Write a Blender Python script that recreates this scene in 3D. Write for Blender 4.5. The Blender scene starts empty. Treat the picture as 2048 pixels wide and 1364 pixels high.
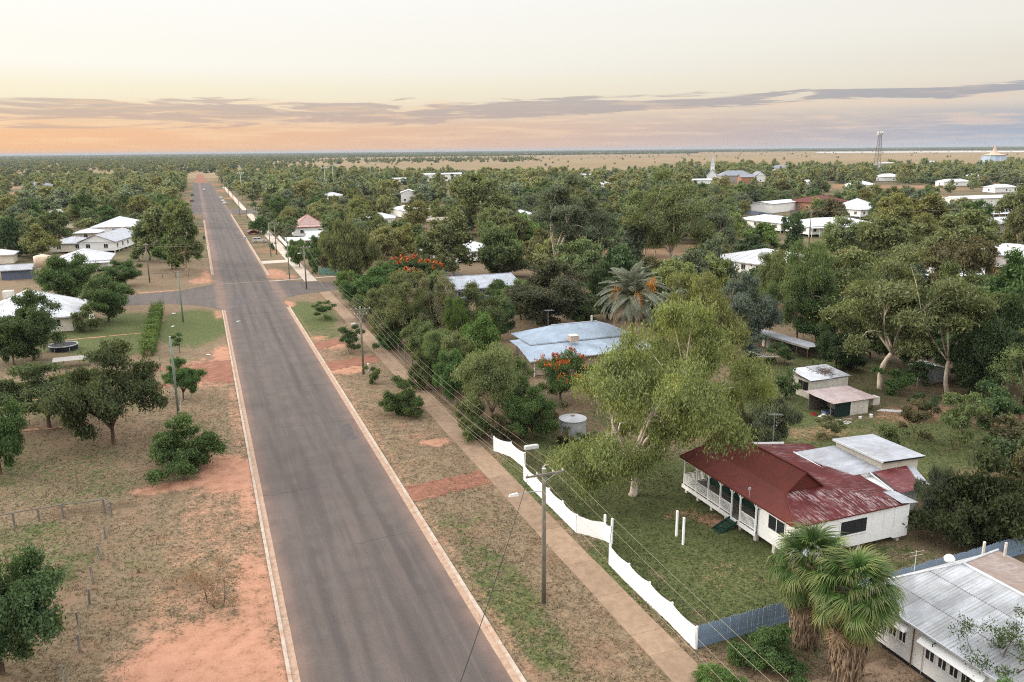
import bpy, math, random
import numpy as np
from mathutils import Matrix, Vector
RAD = math.radians
sc = bpy.context.scene
COL = sc.collection

# ------------------------------------------------------------------ camera
cam_d = bpy.data.cameras.new('camera'); cam = bpy.data.objects.new('camera', cam_d); COL.objects.link(cam)
cam_d.sensor_width = 36.0; cam_d.lens = 28.0; cam_d.clip_start = 0.5; cam_d.clip_end = 80000.0
cam.matrix_world = Matrix(((0.931862, 0.092652, -0.350783, 0.0), (-0.362700, 0.213857, -0.907036, 0.0), (-0.009022, 0.972461, 0.232890, 30.0), (0, 0, 0, 1)))
sc.camera = cam

# ------------------------------------------------------------------ sky
SUN_AZ, SUN_EL = RAD(-52.0), RAD(20.0)          # azimuth measured from the road direction (+Y) towards +X
world = bpy.data.worlds.new('World'); sc.world = world; world.use_nodes = True
wt = world.node_tree; wt.nodes.clear()
def wn(t, **k):
    n = wt.nodes.new(t)
    for a, b in k.items(): setattr(n, a, b)
    return n
def wl(a, b): wt.links.new(a, b)
def wmath(op, a, b=None, clamp=False):
    n = wn('ShaderNodeMath', operation=op, use_clamp=clamp)
    for i, v in enumerate((a, b)):
        if v is None: continue
        if isinstance(v, (int, float)): n.inputs[i].default_value = v
        else: wl(v, n.inputs[i])
    return n.outputs[0]
def wramp(fac, stops, interp='EASE'):
    n = wn('ShaderNodeValToRGB'); r = n.color_ramp; r.interpolation = interp
    while len(r.elements) < len(stops): r.elements.new(0.5)
    for e, (p, c) in zip(r.elements, stops): e.position = p; e.color = (*c, 1)
    wl(fac, n.inputs[0]); return n.outputs[0]
def wmix(f, a, b):
    n = wn('ShaderNodeMix', data_type='RGBA')
    for s, v in ((0, f), (6, a), (7, b)):
        if isinstance(v, (int, float)): n.inputs[s].default_value = v
        elif isinstance(v, tuple): n.inputs[s].default_value = (*v, 1)
        else: wl(v, n.inputs[s])
    return n.outputs[2]
def srgb(r, g, b):
    return tuple(((v / 255) / 12.92 if v / 255 <= 0.04045 else ((v / 255 + 0.055) / 1.055) ** 2.4) for v in (r, g, b))
tc = wn('ShaderNodeTexCoord'); sep = wn('ShaderNodeSeparateXYZ'); wl(tc.outputs['Generated'], sep.inputs[0])
dx, dy, dz = sep.outputs
hl = wmath('SQRT', wmath('ADD', wmath('MULTIPLY', dx, dx), wmath('MULTIPLY', dy, dy)))
ux = wmath('DIVIDE', dx, wmath('MAXIMUM', hl, 1e-4)); uy = wmath('DIVIDE', dy, wmath('MAXIMUM', hl, 1e-4))
el = wmath('MAXIMUM', wmath('ARCTAN2', dz, hl), 0.0)
GLOW = RAD(-34.0)      # the brightest stretch of horizon
cosaz = wmath('ADD', wmath('MULTIPLY', ux, math.sin(GLOW)), wmath('MULTIPLY', uy, math.cos(GLOW)))
toward = wmath('MULTIPLY', wmath('ADD', cosaz, -0.05), 1.15, clamp=True)     # 1 at the sunset, 0 a quarter turn away
ele = wmath('MULTIPLY', el, 4.0, clamp=True)                                   # ramp 0..1 = 0..0.25 rad
warm = wramp(ele, [(0.0, srgb(254, 192, 130)), (0.07, srgb(253, 202, 152)), (0.16, srgb(244, 214, 178)), (0.26, srgb(250, 240, 212)), (0.40, srgb(254, 251, 240)), (0.75, srgb(255, 254, 250)), (1.0, srgb(255, 255, 254))])
cool = wramp(ele, [(0.0, srgb(190, 197, 210)), (0.06, srgb(178, 186, 200)), (0.13, srgb(198, 194, 194)), (0.20, srgb(224, 212, 198)), (0.32, srgb(231, 225, 211)), (0.55, srgb(239, 237, 228)), (1.0, srgb(245, 246, 243))])
base = wmix(toward, cool, warm)
# clouds: long flat streaks near the horizon, thin veils a little higher
cv = wn('ShaderNodeCombineXYZ'); wl(wmath('MULTIPLY', ux, 7.0), cv.inputs[0]); wl(wmath('MULTIPLY', uy, 7.0), cv.inputs[1]); wl(wmath('MULTIPLY', el, 95.0), cv.inputs[2])
cn = wn('ShaderNodeTexNoise', noise_dimensions='3D'); cn.inputs['Scale'].default_value = 1.0; cn.inputs['Detail'].default_value = 9.0; cn.inputs['Roughness'].default_value = 0.58; cn.inputs['Distortion'].default_value = 0.6
wl(cv.outputs[0], cn.inputs['Vector'])
def band(centre, half):      # soft bump of elevation around centre (a socket or number)
    d = wmath('DIVIDE', wmath('ABSOLUTE', wmath('SUBTRACT', el, centre)), half)
    return wmath('SUBTRACT', 1.0, wmath('MULTIPLY', d, d), clamp=True)
def smooth(v, a, b):
    n = wn('ShaderNodeMapRange', interpolation_type='SMOOTHSTEP'); n.inputs[1].default_value = a; n.inputs[2].default_value = b
    wl(v, n.inputs[0]); return n.outputs[0]
cen = wmath('ADD', 0.060, wmath('MULTIPLY', toward, -0.019))
half = wmath('ADD', 0.0095, wmath('MULTIPLY', toward, 0.014))
streak = smooth(wmath('ADD', cn.outputs[0], wmath('MULTIPLY', wmath('SUBTRACT', band(cen, half), 0.5), 0.30)), 0.535, 0.61)
streak = wmath('MULTIPLY', streak, smooth(band(cen, half), 0.0, 0.35))
cloudcol = wmix(toward, srgb(142, 150, 168), srgb(192, 172, 164))
base = wmix(wmath('MULTIPLY', streak, 0.7), base, cloudcol)
cn2 = wn('ShaderNodeTexNoise', noise_dimensions='3D'); cn2.inputs['Scale'].default_value = 1.7; cn2.inputs['Detail'].default_value = 7.0; cn2.inputs['Roughness'].default_value = 0.6
cv2 = wn('ShaderNodeVectorMath', operation='ADD'); cv2.inputs[1].default_value = (7.3, 2.2, 4.0); wl(cv.outputs[0], cv2.inputs[0]); wl(cv2.outputs[0], cn2.inputs['Vector'])
lit = wmath('MULTIPLY', smooth(cn2.outputs[0], 0.50, 0.66), band(0.034, 0.034))
base = wmix(wmath('MULTIPLY', lit, 0.55), base, wmix(toward, srgb(232, 205, 190), srgb(255, 214, 170)))
bank = wmath('MULTIPLY', smooth(cn2.outputs[0], 0.62, 0.40), band(0.020, 0.024))
base = wmix(wmath('MULTIPLY', bank, 0.40), base, wmix(toward, srgb(160, 168, 186), srgb(244, 184, 140)))
# the pale veil goes on overhead, brighter where it is past white in the picture
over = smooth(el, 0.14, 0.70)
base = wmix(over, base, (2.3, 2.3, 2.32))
sky = wn('ShaderNodeTexSky', sky_type='NISHITA'); sky.sun_disc = False; sky.sun_elevation = SUN_EL; sky.sun_rotation = SUN_AZ
sky.altitude = 200; sky.air_density = 1.0; sky.dust_density = 2.0; sky.ozone_density = 1.0
bg_a = wn('ShaderNodeBackground'); wl(sky.outputs[0], bg_a.inputs[0]); bg_a.inputs[1].default_value = 0.05
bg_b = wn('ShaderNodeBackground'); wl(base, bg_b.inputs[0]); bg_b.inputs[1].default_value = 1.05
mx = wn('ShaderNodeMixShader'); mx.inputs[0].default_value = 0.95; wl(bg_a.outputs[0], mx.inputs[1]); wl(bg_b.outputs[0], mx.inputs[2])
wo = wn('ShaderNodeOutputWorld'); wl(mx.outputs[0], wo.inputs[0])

# ------------------------------------------------------------------ sun (low, behind the cloud bank, very soft)
sd = bpy.data.lights.new('sun', 'SUN'); sd.energy = 3.4; sd.angle = RAD(20); sd.color = (1.0, 0.90, 0.78)
sun = bpy.data.objects.new('sun', sd); COL.objects.link(sun)
sdir = Vector((math.sin(SUN_AZ) * math.cos(SUN_EL), math.cos(SUN_AZ) * math.cos(SUN_EL), math.sin(SUN_EL)))
sun.rotation_euler = sdir.to_track_quat('Z', 'Y').to_euler(); sun.location = (-60, 60, 60)

sc.view_settings.view_transform = 'Standard'; sc.view_settings.look = 'None'
sc.view_settings.exposure = 0.0; sc.view_settings.gamma = 1.0; sc.view_settings.use_curve_mapping = False
sc.render.engine = 'CYCLES'
sc.cycles.max_bounces = 6; sc.cycles.diffuse_bounces = 2; sc.cycles.glossy_bounces = 2; sc.cycles.transmission_bounces = 3; sc.cycles.volume_bounces = 1; sc.cycles.transparent_max_bounces = 6
sc.cycles.pixel_filter_type = 'BLACKMAN_HARRIS'; sc.cycles.filter_width = 1.1
sc.cycles.use_denoising = False; sc.cycles.caustics_reflective = False; sc.cycles.caustics_refractive = False

# ------------------------------------------------------------------ materials
MATS = {}
def newmat(name):
    m = bpy.data.materials.new(name); m.use_nodes = True; m.node_tree.nodes.clear(); MATS[name] = m
    return m, m.node_tree
class NT:
    def __init__(s, nt): s.nt = nt
    def n(s, t, **k):
        n = s.nt.nodes.new(t)
        for a, b in k.items():
            if a[0] == '_': n.inputs[a[1:].replace('_', ' ')].default_value = b
            else: setattr(n, a, b)
        return n
    def l(s, a, b): s.nt.links.new(a, b)
    def set(s, sock, v):
        if v is None: return
        if hasattr(v, 'is_output'): s.l(v, sock)
        elif isinstance(v, tuple) and len(v) == 3 and sock.type == 'RGBA': sock.default_value = (*v, 1)
        else: sock.default_value = v
    def math(s, op, a, b=None, clamp=False):
        n = s.n('ShaderNodeMath', operation=op, use_clamp=clamp); s.set(n.inputs[0], a); s.set(n.inputs[1], b); return n.outputs[0]
    def mix(s, f, a, b, mode='MIX'):
        n = s.n('ShaderNodeMix', data_type='RGBA', blend_type=mode); s.set(n.inputs[0], f); s.set(n.inputs[6], a); s.set(n.inputs[7], b); return n.outputs[2]
    def noise(s, vec, scale, detail=3.0, rough=0.55, dist=0.0):
        n = s.n('ShaderNodeTexNoise'); n.inputs['Scale'].default_value = scale; n.inputs['Detail'].default_value = detail; n.inputs['Roughness'].default_value = rough; n.inputs['Distortion'].default_value = dist
        if vec is not None: s.l(vec, n.inputs['Vector'])
        return n.outputs[0]
    def range(s, v, a, b, c=0.0, d=1.0, smooth=True):
        n = s.n('ShaderNodeMapRange'); n.interpolation_type = 'SMOOTHSTEP' if smooth else 'LINEAR'
        s.set(n.inputs[0], v)
        for i, q in enumerate((a, b, c, d)): n.inputs[i + 1].default_value = q
        return n.outputs[0]
    def mapping(s, vec, scale):
        n = s.n('ShaderNodeMapping'); n.inputs['Scale'].default_value = scale; s.l(vec, n.inputs[0]); return n.outputs[0]
    def pos(s): return s.n('ShaderNodeNewGeometry').outputs['Position']
    def obj(s): return s.n('ShaderNodeTexCoord').outputs['Object']
    def rand(s): return s.n('ShaderNodeObjectInfo').outputs['Random']
    def island(s): return s.n('ShaderNodeNewGeometry').outputs['Random Per Island']
    def bump(s, h, strength=0.3, dist=0.02):
        n = s.n('ShaderNodeBump'); n.inputs['Strength'].default_value = strength; n.inputs['Distance'].default_value = dist; s.l(h, n.inputs['Height']); return n.outputs[0]
    def out(s, col, rough=0.8, spec=0.3, metal=0.0, normal=None):
        b = s.n('ShaderNodeBsdfPrincipled'); s.set(b.inputs['Base Color'], col); s.set(b.inputs['Roughness'], rough); b.inputs['Metallic'].default_value = metal
        b.inputs['Specular IOR Level'].default_value = spec
        if normal is not None: s.l(normal, b.inputs['Normal'])
        o = s.n('ShaderNodeOutputMaterial'); s.l(b.outputs[0], o.inputs[0]); return b

def paint(name, col, rough=0.6, var=0.12, scale=1.2, dirt=None, dirt_amt=0.0, spec=0.3, metal=0.0, world=False):
    """painted or plain surface: colour with soft blotches, a little per-object variation and optional dirt"""
    m, nt = newmat(name); t = NT(nt); v = t.pos() if world else t.obj()
    n1 = t.noise(v, scale, 5.0, 0.6); n2 = t.noise(v, scale * 9, 3.0)
    f = t.math('ADD', t.math('MULTIPLY', n1, 0.7), t.math('MULTIPLY', n2, 0.3))
    a = tuple(c * (1 - var) for c in col); b = tuple(min(1, c * (1 + var)) for c in col)
    c = t.mix(t.range(f, 0.3, 0.7), a, b)

    if dirt: c = t.mix(t.math('MULTIPLY', t.range(t.noise(v, scale * 2.3, 6.0, 0.65), 0.48, 0.7), dirt_amt), c, dirt)
    t.out(c, rough, spec, metal); return m

def leafmat(name, col=None, trans=0.28, yellow=0.35, lo=0.55, hi=1.45):
    m, nt = newmat(name); t = NT(nt)
    oi = t.n('ShaderNodeObjectInfo')
    c = oi.outputs['Color'] if col is None else None
    if c is None:
        rg = t.n('ShaderNodeRGB'); rg.outputs[0].default_value = (*col, 1); c = rg.outputs[0]
    isl = t.island()
    big = t.noise(t.obj(), 0.45, 2.0)
    hs = t.n('ShaderNodeHueSaturation'); t.l(c, hs.inputs['Color'])
    t.l(t.range(oi.outputs['Random'], 0, 1, 0.485, 0.515, False), hs.inputs['Hue'])
    t.l(t.math('MULTIPLY', t.range(isl, 0, 1, lo, hi, False), t.range(oi.outputs['Random'], 0, 1, 0.85, 1.15, False)), hs.inputs['Value'])
    c2 = t.mix(t.math('MULTIPLY', t.range(big, 0.45, 0.7), yellow), hs.outputs[0], t.mix(1.0, hs.outputs[0], (1.4, 1.25, 0.75), 'MULTIPLY'))
    d = t.n('ShaderNodeBsdfPrincipled'); t.l(c2, d.inputs['Base Color']); d.inputs['Roughness'].default_value = 0.6; d.inputs['Specular IOR Level'].default_value = 0.22
    tr = t.n('ShaderNodeBsdfTranslucent'); t.l(t.mix(1.0, c2, (1.25, 1.2, 0.6), 'MULTIPLY'), tr.inputs[0])
    mxs = t.n('ShaderNodeMixShader'); mxs.inputs[0].default_value = trans; t.l(d.outputs[0], mxs.inputs[1]); t.l(tr.outputs[0], mxs.inputs[2])
    o = t.n('ShaderNodeOutputMaterial'); t.l(mxs.outputs[0], o.inputs[0]); return m

def roofmat(name, col, streak=None, amt=0.0, rough=0.45, lo=0.45, hi=0.6, metal=0.0):
    """sheet-metal roof: paint colour, per-sheet tone, wear or rust running down the slope"""
    m, nt = newmat(name); t = NT(nt); v = t.obj()
    c = t.mix(t.range(t.noise(v, 0.9, 5.0, 0.6), 0.3, 0.7), tuple(k * 0.86 for k in col), tuple(min(1, k * 1.1) for k in col))
    hs = t.n('ShaderNodeHueSaturation'); t.l(c, hs.inputs['Color']); t.l(t.range(t.rand(), 0, 1, 0.93, 1.07, False), hs.inputs['Value']); c = hs.outputs[0]
    if streak:
        s1 = t.noise(t.mapping(v, (1.3, 7.0, 1.3)), 1.0, 6.0, 0.65, 0.3); s2 = t.noise(v, 0.55, 3.0)
        f = t.math('MULTIPLY', t.range(s1, lo, hi), t.range(s2, 0.38, 0.62))
        c = t.mix(t.math('MULTIPLY', f, amt), c, streak)
    t.out(c, rough, 0.4, metal); return m

# ------------------------------------------------------------------ mesh helpers
class MB:
    """collects vertices and faces of one mesh"""
    def __init__(s): s.v = []; s.f = []
    def add(s, vs, fs):
        k = len(s.v); s.v.extend(tuple(p) for p in vs); s.f.extend(tuple(i + k for i in f) for f in fs); return s
    def box(s, x0, x1, y0, y1, z0, z1, M=None):
        vs = [(x0, y0, z0), (x1, y0, z0), (x1, y1, z0), (x0, y1, z0), (x0, y0, z1), (x1, y0, z1), (x1, y1, z1), (x0, y1, z1)]
        if M is not None: vs = [M @ Vector(p) for p in vs]
        return s.add(vs, [(3, 2, 1, 0), (4, 5, 6, 7), (0, 1, 5, 4), (1, 2, 6, 5), (2, 3, 7, 6), (3, 0, 4, 7)])
    def bar(s, a, b, w, h):
        """rectangular bar from a to b, w across, h high"""
        a = Vector(a); b = Vector(b); d = b - a; L = d.length; d.normalize()
        side = d.cross(Vector((0, 0, 1)))
        if side.length < 1e-4: side = Vector((1, 0, 0))
        side.normalize(); up = side.cross(d)
        M = Matrix((side, d, up)).transposed().to_4x4(); M.translation = a
        return s.box(-w / 2, w / 2, 0, L, -h / 2, h / 2, M)
    def tube(s, pts, rad, n=6, cap=True):
        pts = [Vector(p) for p in pts]; k = len(pts)
        if not hasattr(rad, '__len__'): rad = [rad] * k
        rings = []
        for i in range(k):
            d = (pts[min(i + 1, k - 1)] - pts[max(i - 1, 0)])
            if d.length < 1e-6: d = Vector((0, 0, 1))
            d.normalize()
            u = d.cross(Vector((0.31, 0.95, 0.05))); 
            if u.length < 1e-3: u = d.cross(Vector((1, 0, 0)))
            u.normalize(); w = d.cross(u)
            rings.append([pts[i] + (u * math.cos(6.28318 * j / n) + w * math.sin(6.28318 * j / n)) * rad[i] for j in range(n)])
        vs = [p for r in rings for p in r]
        fs = [(i * n + j, i * n + (j + 1) % n, (i + 1) * n + (j + 1) % n, (i + 1) * n + j) for i in range(k - 1) for j in range(n)]
        if cap: fs += [tuple(reversed(range(n))), tuple((k - 1) * n + j for j in range(n))]
        return s.add(vs, fs)
    def lathe(s, prof, n=16, c=(0, 0, 0)):
        vs = [(c[0] + r * math.cos(6.28318 * j / n), c[1] + r * math.sin(6.28318 * j / n), c[2] + z) for r, z in prof for j in range(n)]
        fs = [(i * n + j, i * n + (j + 1) % n, (i + 1) * n + (j + 1) % n, (i + 1) * n + j) for i in range(len(prof) - 1) for j in range(n)]
        fs += [tuple(reversed(range(n))), tuple((len(prof) - 1) * n + j for j in range(n))]
        return s.add(vs, fs)
    def slab(s, poly, th):
        """a sheet with thickness th below the polygon"""
        n = len(poly); lo = [(p[0], p[1], p[2] - th) for p in poly]
        return s.add(list(poly) + lo, [tuple(range(n)), tuple(reversed(range(n, 2 * n)))] + [(i, i + n, (i + 1) % n + n, (i + 1) % n) for i in range(n)])
    def quad(s, *p): return s.add(p, [tuple(range(len(p)))])
    def mesh(s, name, mat, smooth=False):
        me = bpy.data.meshes.new(name); me.from_pydata([tuple(p) for p in s.v], [], s.f); me.update()
        if mat: me.materials.append(MATS[mat] if isinstance(mat, str) else mat)
        if smooth: me.shade_smooth()
        return me
    def build(s, name, mat, parent=None, smooth=False, loc=None):
        o = bpy.data.objects.new(name, s.mesh(name, mat, smooth)); COL.objects.link(o)
        if parent is not None: o.parent = parent
        if loc is not None: o.location = loc
        return o
def npmesh(name, verts, k, mat):
    """mesh of separate k-sided faces from an (n*k,3) array"""
    n = len(verts) // k; me = bpy.data.meshes.new(name)
    me.vertices.add(n * k); me.vertices.foreach_set('co', verts.astype(np.float32).ravel())
    me.loops.add(n * k); me.loops.foreach_set('vertex_index', np.arange(n * k, dtype=np.int32))
    me.polygons.add(n); me.polygons.foreach_set('loop_start', np.arange(0, n * k, k, dtype=np.int32))
    try: me.polygons.foreach_set('loop_total', np.full(n, k, dtype=np.int32))
    except Exception: pass
    me.update(calc_edges=True); me.validate()
    if mat: me.materials.append(MATS[mat] if isinstance(mat, str) else mat)
    return me
LABELS = {}
def tag(o, label, cat, group=None):
    o['label'] = label; o['category'] = cat
    if group: o['group'] = group
    return o
def struct(o, label=None):
    o['kind'] = 'structure'
    if label: o['label'] = label
    return o
def thing(name, label, cat, loc=(0, 0, 0), rotz=0.0, group=None):
    o = bpy.data.objects.new(name, None); COL.objects.link(o); o.location = loc; o.rotation_euler = (0, 0, rotz); o.empty_display_size = 0.3
    return tag(o, label, cat, group)
def put(name, me, parent=None, loc=(0, 0, 0), rot=(0, 0, 0), scale=(1, 1, 1)):
    o = bpy.data.objects.new(name, me); COL.objects.link(o)
    if parent is not None: o.parent = parent
    o.location = loc; o.rotation_euler = rot; o.scale = scale
    return o
def copy_tree(root):
    r = root.copy(); COL.objects.link(r)
    for ch in root.children:
        c = ch.copy(); COL.objects.link(c); c.parent = r
        for g in ch.children:
            d = g.copy(); COL.objects.link(d); d.parent = c
    return r
def zg(x, y):
    """level of the verges above the road"""
    if y > 205: return 0.0
    m = 1.0 if y < 160 else max(0.0, 1 - (y - 160) / 5)
    return 0.1 * m

# ================================================================== THE SETTING
def ground_materials():
    # near ground: dry grass, greener grass and bare red earth mixed from the vertex attribute 'soil'
    m, nt = newmat('ground_near'); t = NT(nt); p = t.pos()
    at = t.n('ShaderNodeAttribute', attribute_name='soil'); sp = t.n('ShaderNodeSeparateColor'); t.l(at.outputs['Color'], sp.inputs[0])
    n_big = t.noise(p, 0.16, 5.0, 0.6); n_mid = t.noise(p, 0.9, 6.0, 0.65); n_fine = t.noise(p, 5.5, 5.0, 0.7); n_tiny = t.noise(p, 26.0, 2.0, 0.6)
    dry = t.mix(t.range(n_mid, 0.32, 0.68), (0.100, 0.074, 0.044), (0.205, 0.152, 0.096))
    dry = t.mix(t.range(n_fine, 0.42, 0.66), dry, (0.245, 0.186, 0.122))
    dry = t.mix(t.math('MULTIPLY', t.range(n_fine, 0.47, 0.34), 0.65), dry, (0.060, 0.050, 0.028))
    dry = t.mix(t.math('MULTIPLY', t.range(t.noise(p, 0.33, 5.0, 0.65), 0.48, 0.66), 0.55), dry, (0.215, 0.128, 0.084))
    green = t.mix(t.range(n_fine, 0.32, 0.68), (0.045, 0.058, 0.020), (0.125, 0.142, 0.056))
    red = t.mix(t.range(n_mid, 0.3, 0.7), (0.335, 0.165, 0.105), (0.430, 0.230, 0.155))
    red = t.mix(t.math('MULTIPLY', t.range(n_fine, 0.42, 0.62), 0.45), red, (0.38, 0.21, 0.14))
    gf = t.math('ADD', sp.outputs[1], t.math('ADD', t.math('MULTIPLY', t.math('SUBTRACT', n_big, 0.5), 1.0), t.math('MULTIPLY', t.math('SUBTRACT', n_mid, 0.5), 1.6)))
    c = t.mix(t.range(gf, 0.32, 0.75), dry, green)
    rf = t.math('ADD', sp.outputs[0], t.math('ADD', t.math('MULTIPLY', t.math('SUBTRACT', n_mid, 0.5), 1.3), t.math('MULTIPLY', t.math('SUBTRACT', n_fine, 0.5), 1.7)))
    c = t.mix(t.range(rf, 0.30, 0.95), c, red)
    # leaf litter and dark weeds
    lf = t.math('ADD', sp.outputs[2], t.math('MULTIPLY', t.math('SUBTRACT', n_fine, 0.5), 1.3))
    c = t.mix(t.math('MULTIPLY', t.range(lf, 0.35, 0.85), 0.75), c, (0.090, 0.060, 0.038))
    c = t.mix(1.0, c, t.mix(n_tiny, (0.62, 0.62, 0.62), (1.38, 1.38, 1.38)), 'MULTIPLY')
    hgt = t.math('ADD', t.math('MULTIPLY', n_fine, 0.6), t.math('MULTIPLY', n_tiny, 0.4))
    t.out(c, 0.95, 0.1, normal=t.bump(hgt, 0.7, 0.12))
    # far ground: yard soil inside the town, straw-coloured grass plain beyond it
    m, nt = newmat('ground_far'); t = NT(nt); p = t.pos()
    n1 = t.noise(p, 0.011, 6.0, 0.6); n2 = t.noise(p, 0.12, 5.0, 0.65); n3 = t.noise(p, 0.9, 3.0)
    n4 = t.noise(t.mapping(p, (0.00020, 0.0010, 1.0)), 1.0, 5.0, 0.6)
    town = t.mix(t.range(n2, 0.35, 0.65), (0.085, 0.075, 0.040), (0.165, 0.125, 0.075)); town = t.mix(t.math('MULTIPLY', t.range(n1, 0.5, 0.68), 0.8), town, (0.30, 0.15, 0.09))
    town = t.mix(t.math('MULTIPLY', t.range(n1, 0.5, 0.3), 0.7), town, (0.085, 0.090, 0.038))
    plain = t.mix(t.range(n1, 0.3, 0.7), (0.205, 0.148, 0.080), (0.270, 0.200, 0.118)); plain = t.mix(t.math('MULTIPLY', t.range(n4, 0.42, 0.58), 0.55), plain, (0.19, 0.14, 0.078))
    plain = t.mix(t.math('MULTIPLY', t.range(n2, 0.55, 0.75), 0.4), plain, (0.145, 0.108, 0.06))
    sx = t.n('ShaderNodeSeparateXYZ'); t.l(p, sx.inputs[0])
    d = t.math('SQRT', t.math('ADD', t.math('POWER', t.math('MULTIPLY', t.math('ADD', sx.outputs[0], -250.0), 0.85), 2.0), t.math('POWER', sx.outputs[1], 2.0)))
    edge = t.range(t.math('ADD', d, t.math('MULTIPLY', n1, 500.0)), 1150.0, 1400.0)
    c = t.mix(edge, town, plain); c = t.mix(1.0, c, t.mix(n3, (0.85,) * 3, (1.15,) * 3), 'MULTIPLY')
    t.out(c, 0.95, 0.1)
    # bitumen: chip seal with darker wheel paths and a paler dusty crown and edges
    m, nt = newmat('bitumen'); t = NT(nt); p = t.pos()
    sx = t.n('ShaderNodeSeparateXYZ'); t.l(p, sx.inputs[0])
    ng = t.noise(p, 21.0, 3.0, 0.7); nb = t.noise(p, 0.35, 5.0, 0.6); nl = t.noise(t.mapping(p, (0.95, 0.035, 1.0)), 1.0, 5.0, 0.6, 0.4); nl2 = t.noise(t.mapping(p, (4.5, 0.10, 1.0)), 1.0, 4.0, 0.6)
    c = t.mix(t.range(nb, 0.3, 0.7), (0.087, 0.071, 0.063), (0.108, 0.089, 0.080))
    c = t.mix(t.math('MULTIPLY', t.range(nl, 0.45, 0.64), 0.45), c, (0.060, 0.051, 0.050))
    c = t.mix(t.math('MULTIPLY', t.range(nl2, 0.54, 0.72), 0.35), c, (0.130, 0.095, 0.082))
    c = t.mix(t.math('MULTIPLY', t.range(t.noise(t.mapping(p, (0.6, 0.05, 1.0)), 1.7, 3.0), 0.52, 0.70), 0.35), c, (0.135, 0.102, 0.090))
    nw = t.noise(t.mapping(p, (0.35, 0.03, 1.0)), 1.0, 4.0, 0.6)
    for xc, w in ((5.6, 0.55), (7.3, 0.55), (10.2, 0.55), (11.9, 0.55)):
        dd = t.math('ABSOLUTE', t.math('ADD', t.math('SUBTRACT', sx.outputs[0], xc), t.math('MULTIPLY', t.math('SUBTRACT', nb, 0.5), 0.9)))
        c = t.mix(t.math('MULTIPLY', t.range(dd, w, 0.1), t.range(nw, 0.35, 0.65, 0.1, 0.6)), c, (0.050, 0.043, 0.042))
    ad = t.math('ABSOLUTE', t.math('SUBTRACT', sx.outputs[0], 8.7)); e = t.math('MULTIPLY', t.range(ad, 4.3, 6.0), t.range(ad, 7.6, 6.6))
    c = t.mix(t.math('MULTIPLY', e, t.range(nb, 0.25, 0.65, 0.3, 0.85)), c, (0.185, 0.120, 0.096))
    c = t.mix(1.0, c, t.mix(t.range(ng, 0.25, 0.75, smooth=False), (0.58,) * 3, (1.42,) * 3), 'MULTIPLY')
    t.out(c, 0.85, 0.25, normal=t.bump(ng, 0.35, 0.02))
    m, nt = newmat('concrete_path'); t = NT(nt); p = t.pos()
    n1 = t.noise(p, 1.4, 6.0, 0.65); n2 = t.noise(p, 14.0, 3.0, 0.6)
    c = t.mix(t.range(n1, 0.3, 0.7), (0.215, 0.148, 0.100), (0.295, 0.208, 0.142)); c = t.mix(t.math('MULTIPLY', t.range(n2, 0.52, 0.7), 0.4), c, (0.20, 0.125, 0.08))
    hs = t.n('ShaderNodeHueSaturation'); t.l(c, hs.inputs['Color']); t.l(t.range(t.rand(), 0, 1, 0.88, 1.12, False), hs.inputs['Value'])
    t.out(hs.outputs[0], 0.9, 0.2)
    m, nt = newmat('concrete_pale'); t = NT(nt); p = t.pos()
    c = t.mix(t.range(t.noise(p, 1.2, 6.0, 0.65), 0.3, 0.7), (0.40, 0.33, 0.27), (0.53, 0.45, 0.38)); t.out(c, 0.9, 0.2)
    m, nt = newmat('kerb_top'); t = NT(nt); p = t.pos()
    c = t.mix(t.range(t.noise(p, 2.2, 6.0, 0.7), 0.3, 0.7), (0.32, 0.26, 0.21), (0.45, 0.38, 0.315)); c = t.mix(t.math('MULTIPLY', t.range(t.noise(p, 0.5, 4.0), 0.5, 0.65), 0.6), c, (0.34, 0.19, 0.12)); t.out(c, 0.9, 0.2)
    m, nt = newmat('kerb_gutter'); t = NT(nt); p = t.pos()
    c = t.mix(t.range(t.noise(p, 1.7, 6.0, 0.7), 0.3, 0.7), (0.30, 0.195, 0.135), (0.40, 0.285, 0.21)); c = t.mix(t.math('MULTIPLY', t.range(t.noise(p, 3.5, 4.0), 0.56, 0.7), 0.6), c, (0.18, 0.11, 0.08)); t.out(c, 0.9, 0.2)
    m, nt = newmat('red_gravel'); t = NT(nt); p = t.pos()
    c = t.mix(t.range(t.noise(t.mapping(p, (0.8, 2.2, 1)), 1.0, 6.0, 0.65), 0.3, 0.7), (0.165, 0.075, 0.050), (0.275, 0.130, 0.090)); c = t.mix(t.math('MULTIPLY', t.range(t.noise(p, 6.0, 4.0, 0.7), 0.5, 0.72), 0.5), c, (0.33, 0.19, 0.13))
    t.out(c, 0.95, 0.1, normal=t.bump(t.noise(p, 9.0, 4.0, 0.7), 0.5, 0.05))
    m, nt = newmat('dust'); t = NT(nt); p = t.pos()
    t.out(t.mix(t.range(t.noise(p, 2.0, 5.0, 0.65), 0.3, 0.7), (0.33, 0.17, 0.10), (0.44, 0.25, 0.16)), 0.95, 0.1)
    m, nt = newmat('water'); t = NT(nt); t.out((0.55, 0.56, 0.58), 0.25, 0.5)
ground_materials()

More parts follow.
